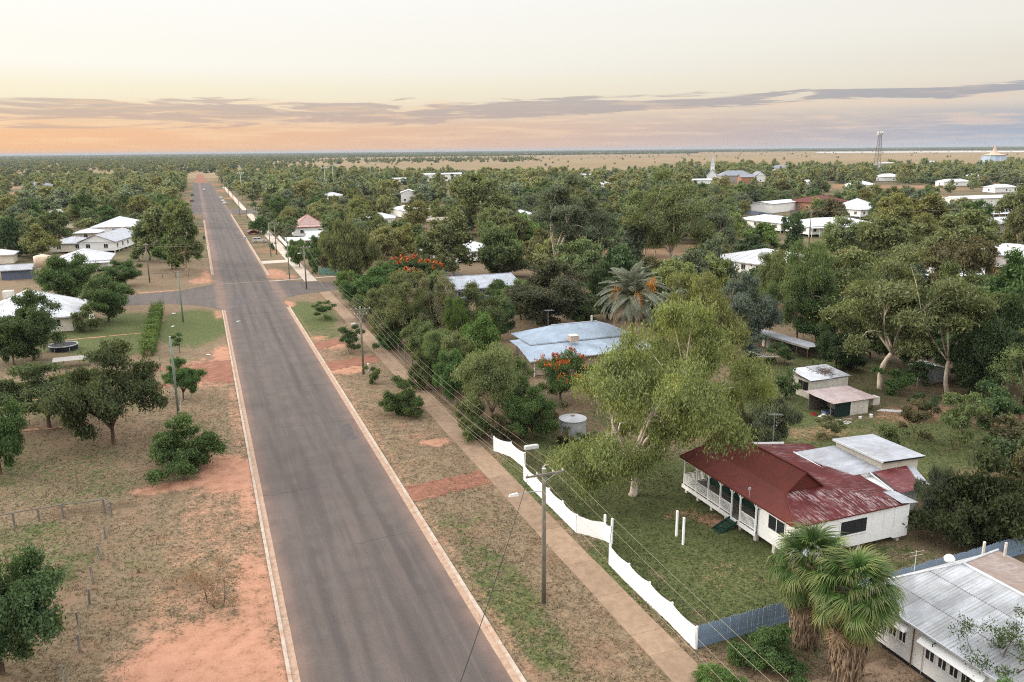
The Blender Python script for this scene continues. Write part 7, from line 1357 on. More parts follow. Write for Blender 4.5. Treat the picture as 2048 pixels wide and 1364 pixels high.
# scattered town trees, each its own copy; farther ones join the wooded distance
TOWN = [(2, 72.9, 112.2, 8.9, 5, 5, 'grey-green round tree in front of the tall white-trunked gum'), (0, 77.7, 122.1, 11.1, 5.4, 4, 'tall yellow-green gum in front of the tall white-trunked gum'), (2, 114, 107.8, 6.5, 3.9, 0, 'small olive round tree in front of the half-hidden white hip roof'), (1, 92, 129.3, 10.6, 3.9, 4, 'small yellow-green upright tree right of the tall white-trunked gum'), (0, 71.1, 144.6, 12.8, 6.1, 1, 'tall mid-green gum just in front of the tall white-trunked gum'), (1, 126, 107.1, 13.8, 4.1, 7, 'very tall brown-green upright tree in front of the half-hidden white hip roof'), (3, 114, 121.9, 9.4, 7.2, 0, 'broad olive spreading tree in front of the half-hidden white hip roof'), (2, 134.9, 99.3, 7.2, 4.9, 6, 'golden round tree well in front of the half-hidden white hip roof'), (2, 86.8, 145.6, 7.9, 4.4, 7, 'brown-green round tree just right of the tall white-trunked gum'), (0, 135.5, 108.5, 13.9, 4.9, 7, 'very tall brown-green gum in front of the half-hidden white hip roof'), (1, 123.3, 127.4, 10.2, 4.5, 6, 'golden upright tree in front of the half-hidden white hip roof'), (3, 77, 173.6, 9.8, 7, 6, 'broad golden spreading tree just behind the tall white-trunked gum'), (3, 157.5, 108.5, 9.5, 6.3, 0, 'olive spreading tree in front of the blue-white roof at right edge'), (0, 67.2, 186.6, 13.5, 4.6, 3, 'very tall fresh green gum just in front of the hidden weatherboard house'), (0, 143.6, 151, 14.3, 6.1, 0, 'very tall olive gum just right of the half-hidden white hip roof'), (0, 44.1, 205.1, 11.5, 5.9, 6, 'tall golden gum just left of the weeping tree'), (3, 82.3, 193.1, 10.2, 6.7, 7, 'broad brown-green spreading tree just in front of the hidden weatherboard house'), (3, 153.9, 151.7, 7.5, 5.7, 1, 'mid-green spreading tree just right of the half-hidden white hip roof'), (2, 125.3, 178.1, 6.7, 5.1, 4, 'yellow-green round tree just behind the gum over the date palm'), (2, 96.5, 195.8, 6.5, 5.5, 3, 'fresh green round tree just right of the hidden weatherboard house'), (1, 51, 212.4, 11.1, 4.3, 6, 'tall golden upright tree just behind the weeping tree'), (3, 78.8, 204.5, 10.2, 5.7, 1, 'mid-green spreading tree just left of the hidden weatherboard house'), (2, 87.2, 203.5, 7.2, 5.4, 0, 'olive round tree just behind the hidden weatherboard house'), (3, 168, 148, 7.9, 7.3, 4, 'broad yellow-green spreading tree just in front of the blue-white roof at right edge'), (2, 156.4, 164.5, 8.4, 5.1, 3, 'fresh green round tree just right of the half-hidden white hip roof'), (3, 140.8, 179.1, 7.1, 6.6, 2, 'broad dark green spreading tree just behind the half-hidden white hip roof'), (0, 120.4, 197.1, 12.5, 4.9, 0, 'tall olive gum just behind the gum over the date palm'), (1, 150.5, 175.5, 13.5, 3.7, 2, 'very tall dark green upright tree just behind the half-hidden white hip roof'), (2, 176.9, 151.1, 6.9, 4.3, 7, 'brown-green round tree just left of the blue-white roof at right edge'), (2, 113.9, 206.9, 7.3, 4, 2, 'small dark green round tree right of the hidden weatherboard house'), (0, 139.2, 191.9, 13.6, 5.4, 4, 'very tall yellow-green gum behind the half-hidden white hip roof'), (0, 86, 221, 11.6, 6.1, 0, 'tall olive gum just behind the hidden weatherboard house'), (0, 173.4, 167.5, 11.1, 5.5, 2, 'tall dark green gum just left of the blue-white roof at right edge'), (2, 40, 238.3, 8.1, 4.5, 1, 'mid-green round tree in front of the white carport'), (2, 73, 234.3, 6.9, 4.1, 3, 'small fresh green round tree behind the hidden weatherboard house'), (1, 36.9, 244.1, 13.3, 4.1, 1, 'very tall mid-green upright tree just in front of the white carport'), (3, 181.5, 169.9, 9.8, 5.8, 2, 'dark green spreading tree just left of the blue-white roof at right edge'), (2, 145.1, 202.9, 6.3, 4.3, 6, 'golden round tree behind the half-hidden white hip roof'), (0, 108.1, 225.5, 11.1, 6.5, 1, 'tall mid-green gum behind the hidden weatherboard house'), (2, 131.4, 217.4, 6.9, 4.3, 3, 'fresh green round tree behind the gum over the date palm'), (0, 197.2, 161.2, 10.8, 6.1, 6, 'golden gum just behind the blue-white roof at right edge'), (0, 118.7, 226.8, 12.3, 6.1, 2, 'tall dark green gum behind the hidden weatherboard house'), (1, 150.3, 207.7, 11.2, 4.4, 5, 'tall grey-green upright tree behind the half-hidden white hip roof'), (0, 86.1, 241.5, 12.7, 6.4, 0, 'tall olive gum behind the hidden weatherboard house'), (3, 38.9, 256, 9.1, 5.8, 6, 'golden spreading tree just right of the white carport'), (2, 61.2, 255.8, 8.4, 5.5, 1, 'mid-green round tree right of the white carport'), (0, 198.4, 175.1, 11.3, 4.7, 6, 'tall golden gum behind the blue-white roof at right edge'), (2, 124.9, 233.6, 8.4, 5.4, 0, 'olive round tree behind the hidden weatherboard house'), (0, 213.7, 157.6, 13.9, 5.2, 0, 'very tall olive gum behind the blue-white roof at right edge'), (0, 157.8, 214.2, 12.5, 4.7, 1, 'tall mid-green gum in front of the large white house right wing'), (2, 134, 230.8, 8.6, 5.1, 4, 'yellow-green round tree well behind the hidden weatherboard house'), (0, 53, 262.2, 11.3, 5.5, 0, 'tall olive gum just right of the white carport'), (0, 143.7, 226.3, 10.7, 5.1, 1, 'mid-green gum well in front of the large white house'), (2, 193, 188.9, 7.8, 4.5, 6, 'golden round tree in front of the large white house right wing'), (2, 209.5, 170.6, 7.1, 3.9, 2, 'small dark green round tree behind the blue-white roof at right edge'), (2, 117, 244.2, 8.6, 5.1, 6, 'golden round tree behind the hidden weatherboard house'), (3, 153.6, 223.2, 10.4, 7, 6, 'broad golden spreading tree in front of the large white house'), (1, 96.2, 253.4, 11.4, 4.7, 0, 'tall olive upright tree behind the hidden weatherboard house'), (3, -45.7, 270.6, 10.2, 6.3, 6, 'golden spreading tree just left of the long grey gabled roof'), (0, 69.8, 268, 13.7, 5.4, 6, 'very tall golden gum right of the white carport'), (3, 152, 232.9, 9.8, 5.7, 0, 'olive spreading tree in front of the large white house'), (3, 97.2, 262.2, 9.9, 6.9, 7, 'broad brown-green spreading tree well behind the hidden weatherboard house'), (0, 141.8, 242.3, 12.7, 5.3, 7, 'tall brown-green gum left of the large white house'), (2, 207.9, 191.4, 6.7, 4.5, 3, 'fresh green round tree in front of the large white house right wing'), (2, 137.5, 248.7, 6.4, 4.1, 0, 'small olive round tree well left of the large white house'), (1, 128, 257.9, 11.3, 3.9, 1, 'tall mid-green upright tree well left of the large white house'), (3, 236.9, 164.4, 8.3, 5.2, 5, 'grey-green spreading tree behind the blue-white roof at right edge'), (0, 225.6, 180.9, 14.1, 5.7, 3, 'very tall fresh green gum right of the large white house right wing'), (3, 46.3, 286.4, 9.6, 5.8, 2, 'dark green spreading tree just in front of the pink pyramid roof'), (2, -60.7, 284.7, 7.1, 4.2, 3, 'small fresh green round tree left of the long grey gabled roof'), (2, 220.9, 196.2, 6, 4.7, 4, 'yellow-green round tree right of the large white house right wing'), (1, 158.4, 249.7, 13.5, 4.3, 0, 'very tall olive upright tree left of the large white house'), (3, 111.3, 274.1, 8, 5.7, 1, 'mid-green spreading tree well behind the hidden weatherboard house'), (3, 240, 173.3, 7.1, 6.5, 0, 'broad olive spreading tree well right of the large white house right wing'), (0, 152.2, 254.8, 13.6, 5, 1, 'very tall mid-green gum left of the large white house'), (1, -44, 296.9, 12.9, 4.6, 1, 'tall mid-green upright tree just left of the long grey gabled roof'), (0, -66.9, 294.8, 13.3, 5.6, 7, 'very tall brown-green gum left of the long grey gabled roof'), (2, 232.1, 194.6, 7.3, 4.3, 0, 'olive round tree right of the large white house right wing'), (2, 174.6, 250.1, 6.3, 4.2, 1, 'small mid-green round tree just left of the large white house'), (2, 227, 204.3, 6.1, 4.5, 0, 'olive round tree just right of the large white house right wing'), (3, -13.8, 305.4, 7.8, 5.9, 6, 'golden spreading tree just right of the long grey gabled roof'), (0, 109.5, 287, 12.9, 5.5, 0, 'tall olive gum well right of the pink pyramid roof, the nearer one'), (0, 97.8, 294, 12.3, 5.8, 0, 'tall olive gum well right of the pink pyramid roof, the farther one'), (2, 157.1, 267.2, 8.7, 3.9, 0, 'small olive round tree left of the large white house'), (3, -61.1, 304.6, 9, 5, 0, 'olive spreading tree left of the long grey gabled roof'), (1, -45.6, 307.4, 12.5, 5, 2, 'tall dark green upright tree just behind the long grey gabled roof'), (1, 146.6, 276, 11, 3.8, 0, 'small olive upright tree well left of the large white house'), (0, 57, 307.4, 14.2, 5.5, 4, 'very tall yellow-green gum just right of the pink pyramid roof'), (0, -14.5, 318.4, 10.1, 6.2, 0, 'olive gum in front of the bright white hip roof'), (1, 263.2, 181.4, 11.5, 4, 2, 'tall dark green upright tree well right of the large white house right wing'), (0, 249, 210.4, 10.7, 5.4, 5, 'grey-green gum right of the large white house right wing'), (2, -9.6, 327.1, 6.5, 4, 1, 'small mid-green round tree just in front of the bright white hip roof'), (3, 189.3, 271.2, 9.2, 7.1, 1, 'broad mid-green spreading tree just left of the large white house'), (0, 140.6, 301.1, 13.2, 6.3, 4, 'very tall yellow-green gum in front of the dark blue fence'), (3, -15.1, 334.5, 10, 5.9, 3, 'fresh green spreading tree just right of the bright white hip roof'), (1, 276.5, 191.5, 10.1, 4.8, 2, 'dark green upright tree well right of the large white house right wing'), (3, 241, 235.5, 7.6, 6.9, 4, 'broad yellow-green spreading tree behind the large white house right wing'), (1, 167.1, 294.4, 13.8, 4.9, 2, 'very tall dark green upright tree in front of the dark blue fence'), (2, 232.6, 247, 8.8, 5.1, 5, 'grey-green round tree right of the large white house'), (3, 158.2, 304.1, 7.6, 7, 6, 'broad golden spreading tree in front of the dark blue fence'), (1, 252.9, 232.5, 11.4, 3.6, 6, 'tall golden upright tree behind the large white house right wing'), (1, -69.6, 337, 10.9, 4, 3, 'small fresh green upright tree left of the bright white hip roof'), (0, 30.6, 343.8, 12.7, 4.6, 3, 'tall fresh green gum behind the pink pyramid roof'), (3, 120.8, 324, 8.3, 6.3, 0, 'olive spreading tree left of the dark blue fence'), (3, 95.2, 332.9, 10.2, 5, 4, 'yellow-green spreading tree well right of the pink pyramid roof'), (3, 50.6, 343.1, 7.9, 5.8, 4, 'yellow-green spreading tree behind the pink pyramid roof'), (3, 180.7, 297.7, 9.8, 5.5, 4, 'yellow-green spreading tree in front of the dark blue fence'), (3, 143.8, 318.3, 8.4, 5.6, 5, 'grey-green spreading tree in front of the dark blue fence'), (1, 236, 257.6, 10.3, 4.3, 1, 'mid-green upright tree behind the large white house'), (3, 197.8, 290, 7.4, 6.2, 1, 'mid-green spreading tree right of the dark blue fence'), (0, 156, 314.8, 12.9, 5.1, 0, 'tall olive gum in front of the dark blue fence'), (1, 111.2, 334.5, 12.6, 4.7, 1, 'tall mid-green upright tree well in front of the broad white shed roof'), (0, 256.1, 245, 11.7, 6, 2, 'tall dark green gum behind the large white house right wing'), (2, -68.6, 348.5, 7.9, 4, 0, 'small olive round tree left of the bright white hip roof'), (0, 65.8, 350.3, 10.6, 6.4, 6, 'broad golden gum behind the pink pyramid roof'), (1, 32.2, 355.2, 12.8, 4.1, 0, 'tall olive upright tree behind the pink pyramid roof'), (3, -81.4, 349.9, 9.2, 6.6, 0, 'broad olive spreading tree left of the bright white hip roof'), (1, 159.1, 324.3, 13.3, 4.8, 4, 'very tall yellow-green upright tree just left of the dark blue fence'), (2, 74.6, 353.6, 7.9, 4.2, 6, 'small golden round tree behind the pink pyramid roof'), (0, -9.1, 361.5, 11.7, 5.9, 4, 'tall yellow-green gum just right of the bright white hip roof'), (3, 183, 312, 9.7, 5.3, 2, 'dark green spreading tree just in front of the dark blue fence'), (3, 133.9, 337.6, 8.9, 5.8, 5, 'grey-green spreading tree left of the dark blue fence'), (3, 44.7, 361.1, 7.5, 6.9, 0, 'broad olive spreading tree in front of the second crossing'), (2, 300.1, 206.5, 7.9, 4.2, 2, 'small dark green round tree well right of the grey pyramid roof'), (1, -34.9, 363.1, 10.6, 4.8, 3, 'fresh green upright tree just behind the bright white hip roof'), (1, 67, 359, 12.5, 4, 7, 'tall brown-green upright tree behind the pink pyramid roof'), (1, -77.4, 357.8, 11, 4.8, 0, 'olive upright tree left of the bright white hip roof'), (2, 156.8, 331.7, 7.1, 5.3, 2, 'dark green round tree just left of the dark blue fence'), (2, 103.9, 352.3, 6.1, 4, 0, 'small olive round tree in front of the broad white shed roof'), (3, 199.6, 312.1, 9.4, 5.8, 6, 'golden spreading tree just right of the dark blue fence'), (3, -12.1, 371.6, 8.9, 6.8, 5, 'broad grey-green spreading tree behind the bright white hip roof'), (3, 172.4, 329.7, 9.1, 6.3, 5, 'grey-green spreading tree just left of the dark blue fence'), (0, -23.9, 374.2, 13.3, 5.6, 6, 'very tall golden gum behind the bright white hip roof'), (3, 65.1, 374.2, 7.4, 7.3, 0, 'broad olive spreading tree in front of the tall lamp poles'), (1, 128.6, 359.6, 11, 4.5, 3, 'fresh green upright tree in front of the broad white shed roof'), (1, 199.2, 327.4, 13.7, 4.2, 4, 'very tall yellow-green upright tree just right of the dark blue fence'), (2, -22.1, 383.6, 6.7, 5.4, 1, 'mid-green round tree behind the bright white hip roof'), (1, 43.3, 382, 10.3, 4.1, 5, 'small grey-green upright tree right of the second crossing'), (2, 287.2, 255.9, 7.6, 5.1, 1, 'mid-green round tree right of the grey pyramid roof'), (0, -45.3, 382.1, 14.1, 5.7, 3, 'very tall fresh green gum behind the bright white hip roof'), (0, 163.8, 349.8, 14.5, 5.5, 0, 'very tall olive gum just left of the dark blue fence'), (1, 319.3, 217.8, 14, 3.9, 1, 'very tall mid-green upright tree well right of the grey pyramid roof'), (2, 174.7, 344.8, 6.2, 4.8, 5, 'grey-green round tree just left of the dark blue fence'), (0, -12.7, 388.1, 11.6, 4.9, 1, 'tall mid-green gum left of the second crossing'), (3, -30.7, 389.4, 9, 5.2, 0, 'olive spreading tree behind the bright white hip roof'), (3, 188.8, 342.1, 7.3, 6.5, 6, 'broad golden spreading tree just behind the dark blue fence'), (3, 52.2, 387.8, 7.1, 6.2, 1, 'mid-green spreading tree in front of the tall lamp poles'), (3, 210.4, 331.4, 7.4, 5.4, 0, 'olive spreading tree right of the dark blue fence'), (3, -87.9, 383.2, 9.2, 6.4, 4, 'broad yellow-green spreading tree in front of the far left yard'), (2, 133.7, 371.7, 8.7, 4.4, 1, 'mid-green round tree in front of the broad white shed roof'), (1, 159.1, 363.4, 13, 4.8, 1, 'tall mid-green upright tree left of the dark blue fence'), (1, -24.2, 396.7, 12.4, 4.7, 4, 'tall yellow-green upright tree left of the second crossing'), (2, 202, 342.8, 7.2, 4.1, 3, 'small fresh green round tree just behind the dark blue fence'), (1, 207.7, 339.5, 13.9, 4.3, 5, 'very tall grey-green upright tree behind the dark blue fence'), (3, 42.8, 395.9, 7.2, 5.8, 5, 'grey-green spreading tree just right of the second crossing'), (0, 296.8, 267.8, 11.9, 5.9, 5, 'tall grey-green gum just right of the grey pyramid roof'), (1, 70.7, 393.7, 13.7, 3.6, 4, 'very tall yellow-green upright tree in front of the tall lamp poles'), (0, -69.8, 394.9, 12.4, 4.7, 5, 'tall grey-green gum just in front of the far left yard'), (2, 56.4, 399.4, 8.2, 5.4, 0, 'olive round tree just in front of the tall lamp poles'), (2, 138.5, 378.9, 6.9, 4.4, 7, 'brown-green round tree right of the broad white shed roof'), (2, 183.1, 361.2, 8.3, 3.8, 3, 'small fresh green round tree behind the dark blue fence'), (3, 227.9, 335.5, 10.4, 5.7, 7, 'brown-green spreading tree left of the long white vented shed'), (1, -15.5, 405.6, 12.5, 3.8, 3, 'tall fresh green upright tree left of the second crossing'), (1, -31.4, 404.8, 12.9, 4, 1, 'tall mid-green upright tree left of the second crossing'), (3, 83.9, 398.2, 8, 6.2, 6, 'golden spreading tree right of the tall lamp poles'), (3, 196.1, 358, 7.4, 5.9, 4, 'yellow-green spreading tree behind the dark blue fence'), (0, -69.2, 402.5, 11.9, 4.5, 3, 'tall fresh green gum just in front of the far left yard'), (2, 298.9, 278.5, 6.8, 4.9, 3, 'fresh green round tree just right of the grey pyramid roof'), (0, 218.3, 345.6, 10.4, 4.9, 3, 'fresh green gum behind the dark blue fence'), (2, -77.5, 402.8, 6.3, 5.2, 4, 'yellow-green round tree just in front of the far left yard'), (3, 335.3, 237.6, 7.7, 5.9, 5, 'grey-green spreading tree well right of the long flat roof at right'), (2, 40.6, 409.7, 6.9, 4.3, 3, 'fresh green round tree just left of the tall lamp poles, the nearer one'), (3, -51.7, 408.7, 8.6, 7.3, 6, 'broad golden spreading tree right of the far left yard'), (3, -10.4, 412.1, 8.1, 5.4, 4, 'yellow-green spreading tree left of the second crossing'), (1, -38.2, 412.3, 11.8, 3.7, 0, 'tall olive upright tree right of the far left yard'), (0, 310.3, 275.1, 13.3, 5.8, 1, 'very tall mid-green gum right of the grey pyramid roof'), (3, 164.4, 381.8, 8.1, 6.8, 3, 'broad fresh green spreading tree in front of the small white roof in the middle'), (3, 135.3, 393.6, 10.1, 6.3, 6, 'golden spreading tree just right of the broad white shed roof'), (2, 181.1, 375.4, 8.2, 3.9, 1, 'small mid-green round tree behind the dark blue fence'), (2, 191.5, 371.7, 9, 4.9, 3, 'fresh green round tree behind the dark blue fence'), (3, -67.7, 413.2, 9.1, 5.9, 4, 'yellow-green spreading tree just right of the far left yard'), (0, 346, 237.9, 14.1, 5.3, 4, 'very tall yellow-green gum well right of the long flat roof at right'), (2, 55.3, 416.5, 8.4, 4.4, 3, 'fresh green round tree just left of the tall lamp poles, the farther one'), (0, -79, 412.7, 12.2, 5.6, 6, 'tall golden gum just in front of the far left yard'), (3, 107.1, 407.6, 9, 7.2, 0, 'broad olive spreading tree just left of the broad white shed roof'), (3, 80.3, 413.9, 7.9, 6, 0, 'olive spreading tree just right of the tall lamp poles'), (1, 297.5, 299.1, 11.6, 3.8, 6, 'tall golden upright tree just behind the grey pyramid roof'), (3, 34.6, 420.7, 9.7, 7.4, 1, 'broad mid-green spreading tree just behind the second crossing'), (1, -89.9, 412.8, 10.9, 3.7, 1, 'small mid-green upright tree just left of the far left yard'), (3, -21, 424.2, 8.3, 6.5, 1, 'broad mid-green spreading tree left of the second crossing'), (3, -51.5, 422.4, 7.2, 7.3, 7, 'broad brown-green spreading tree right of the far left yard'), (3, 255.5, 341.7, 8.9, 5.3, 4, 'yellow-green spreading tree just left of the long white vented shed'), (2, -42, 424.7, 8.2, 5.5, 2, 'dark green round tree right of the far left yard'), (1, 214.3, 370.3, 11.6, 4.7, 2, 'tall dark green upright tree in front of the stone building'), (3, 151.2, 400.7, 7.9, 5.7, 0, 'olive spreading tree just in front of the small white roof in the middle'), (1, 133.7, 407, 14, 4.7, 1, 'very tall mid-green upright tree just right of the broad white shed roof'), (3, 190.9, 385.3, 9, 5.9, 1, 'mid-green spreading tree right of the small white roof in the middle'), (0, -72.1, 424.1, 10.4, 5.1, 7, 'brown-green gum just right of the far left yard'), (2, 79.2, 423.7, 8.7, 4.5, 0, 'olive round tree just right of the tall lamp poles'), (2, 204, 380.3, 8.4, 5.2, 3, 'fresh green round tree in front of the stone building'), (0, 358.1, 244.1, 12.8, 6.4, 0, 'tall olive gum well right of the long flat roof at right'), (2, 323, 289.9, 6.7, 4.9, 3, 'fresh green round tree just in front of the long flat roof at right'), (3, 218.7, 377, 8.4, 5.5, 6, 'golden spreading tree in front of the stone building'), (0, 261.9, 348.5, 12.2, 6.3, 1, 'tall mid-green gum behind the long white vented shed'), (3, 276.1, 341.4, 9, 6.3, 1, 'mid-green spreading tree just in front of the red hip roof'), (0, 319, 302.5, 11.5, 4.8, 0, 'tall olive gum just left of the long flat roof at right'), (3, 238, 369.9, 8.1, 6.1, 2, 'dark green spreading tree in front of the stone building'), (0, 249.3, 363, 10, 5, 4, 'yellow-green gum in front of the stone building'), (0, 204.6, 390.2, 10.4, 5.5, 5, 'grey-green gum left of the stone building'), (0, 176.6, 404.9, 14.4, 6.1, 3, 'very tall fresh green gum just right of the small white roof in the middle'), (1, 137.2, 419.9, 11.1, 4.1, 1, 'tall mid-green upright tree just left of the small white roof in the middle'), (2, 146.4, 417.6, 6.9, 4.7, 0, 'olive round tree just left of the small white roof in the middle'), (1, 167.5, 410.6, 10.1, 4.1, 3, 'small fresh green upright tree just right of the small white roof in the middle'), (1, 269, 354.9, 11.9, 3.7, 5, 'tall grey-green upright tree just in front of the red hip roof'), (3, 298, 332, 9.3, 7.4, 3, 'broad fresh green spreading tree right of the red hip roof'), (0, 253.2, 369.4, 12.1, 5.1, 2, 'tall dark green gum in front of the stone building'), (3, 363.4, 263.1, 7.7, 7.3, 1, 'broad mid-green spreading tree right of the long flat roof at right'), (3, 277.7, 353.7, 8.6, 5.7, 5, 'grey-green spreading tree just in front of the red hip roof'), (3, 145.5, 431.2, 8.4, 7, 7, 'broad brown-green spreading tree just left of the small white roof in the middle'), (2, 166.3, 425.5, 6.1, 4.6, 3, 'fresh green round tree just behind the small white roof in the middle'), (3, 325.9, 321, 10.4, 7.5, 0, 'broad olive spreading tree just left of the long flat roof at right'), (1, 269.9, 370.2, 10.3, 4, 3, 'small fresh green upright tree just left of the red hip roof'), (0, 276.3, 367.7, 13.1, 4.6, 1, 'very tall mid-green gum just left of the red hip roof'), (0, 139.5, 438.7, 12.7, 4.8, 6, 'tall golden gum just left of the small white roof in the middle'), (3, 175.2, 426.1, 9.9, 7.1, 2, 'broad dark green spreading tree just right of the small white roof in the middle'), (1, 204.1, 413.2, 13.9, 4.2, 1, 'very tall mid-green upright tree right of the small white roof in the middle'), (0, -95.1, 451.7, 13.1, 5, 5, 'very tall grey-green gum behind the far left yard'), (0, 262, 380.1, 11.8, 5.8, 3, 'tall fresh green gum just right of the stone building'), (1, 375, 270.3, 12.1, 3.6, 4, 'tall yellow-green upright tree right of the long flat roof at right'), (1, 297.9, 357.7, 13.5, 4.3, 7, 'very tall brown-green upright tree just right of the red hip roof'), (2, 384.1, 264, 8.7, 4.5, 1, 'mid-green round tree well right of the long flat roof at right'), (3, 259, 391.5, 9.4, 5.7, 0, 'olive spreading tree just right of the stone building')]
KINDS = ['mid_gum', 'mid_tall', 'mid_round', 'mid_wide', 'far_gum', 'far_round', 'far_mid', 'far_grey', 'far_gold']
COLS = ['olive', 'mid', 'dark', 'green', 'gum', 'grey', 'gold', 'brownish']
CN = dict(olive='olive', mid='mid-green', dark='dark green', green='green', gum='yellow-green', grey='grey-green', gold='golden green', brownish='brown-green')
MIDSRC = {}
FIXED = dict(olive='leaf_olive', mid='leaf_mid', green='leaf_mid', gold='leaf_gold', grey='leaf_grey')
_n = {}
for q in TOWN: _n[q[6]] = _n.get(q[6], 0) + 1
for k_, x, y, h, r_, c_, lab in TOWN:
    cn = COLS[c_]; t_ = tree('town_tree', KINDS[k_], x, y, h, r_, cn, lab, 'tree', 'alike town trees: ' + lab if _n[lab] > 1 else 'town trees')
    if cn in FIXED and (k_, cn) not in MIDSRC:        # these crowns also feed the woodland
        cr = [c for c in t_.children if c.name.startswith('crown')][0]; cr.data = cr.data.copy(); cr.data.materials[0] = MATS[FIXED[cn]]; MIDSRC[(k_, cn)] = cr

# ---------------------------------------------------------------- the wooded distance: instanced far trees
def woodland(name, label, pts, scl, idx, keys, seed, kindlabel):
    n = len(pts); me = bpy.data.meshes.new(name); me.vertices.add(n); me.vertices.foreach_set('co', pts.astype(np.float32).ravel())
    a = me.attributes.new('size', 'FLOAT_VECTOR', 'POINT'); a.data.foreach_set('vector', scl.astype(np.float32).ravel()); a = me.attributes.new('pick', 'INT', 'POINT'); a.data.foreach_set('value', (len(keys) - 1 - idx).astype(np.int32)); me.update()
    o = put(name, me); o['kind'] = 'stuff'; o['label'] = label; o['category'] = kindlabel
    ng = bpy.data.node_groups.new(name, 'GeometryNodeTree'); ng.interface.new_socket('Geometry', in_out='INPUT', socket_type='NodeSocketGeometry'); ng.interface.new_socket('Geometry', in_out='OUTPUT', socket_type='NodeSocketGeometry')
    N = ng.nodes; L = ng.links; gi = N.new('NodeGroupInput'); go = N.new('NodeGroupOutput'); join = N.new('GeometryNodeGeometryToInstance')
    iop = N.new('GeometryNodeInstanceOnPoints'); L.new(gi.outputs[0], iop.inputs['Points'])
    for k in keys:
        oi = N.new('GeometryNodeObjectInfo'); oi.inputs['Object'].default_value = SRC[k]; oi.inputs['As Instance'].default_value = True; oi.transform_space = 'ORIGINAL'; L.new(oi.outputs['Geometry'], join.inputs[0])
    L.new(join.outputs[0], iop.inputs['Instance']); iop.inputs['Pick Instance'].default_value = True
    rv = N.new('GeometryNodeInputNamedAttribute'); rv.data_type = 'INT'; rv.inputs['Name'].default_value = 'pick'; L.new(rv.outputs[0], iop.inputs['Instance Index'])
    rr = N.new('FunctionNodeRandomValue'); rr.data_type = 'FLOAT_VECTOR'; rr.inputs[0].default_value = (0, 0, 0); rr.inputs[1].default_value = (0, 0, 6.283); rr.inputs['Seed'].default_value = seed + 1; L.new(rr.outputs[0], iop.inputs['Rotation'])
    na = N.new('GeometryNodeInputNamedAttribute'); na.data_type = 'FLOAT_VECTOR'; na.inputs['Name'].default_value = 'size'; L.new(na.outputs[0], iop.inputs['Scale'])
    L.new(iop.outputs[0], go.inputs[0]); md = o.modifiers.new('scatter', 'NODES'); md.node_group = ng; return o
SRC = {}
for i, k in enumerate(('far_gum', 'far_round', 'far_mid', 'far_grey', 'far_gold')):      # the crowns of real trees feed the woodland
    H0, R0 = PROTO[k][:2]; t_ = tree('town_tree', k, (-60, 40, 75, 320, -110)[i], (720, 735, 700, 690, 700)[i], H0, R0, 'olive', ('slender gum', 'round dark tree', 'leafy mid-green tree', 'grey-green tree', 'golden gum')[i] + ' standing far off near the end of the main road', 'tree'); SRC[k] = [c for c in t_.children if c.name.startswith('crown')][0]
for key, crown in MIDSRC.items(): SRC[key] = crown
SRCN = list(SRC)
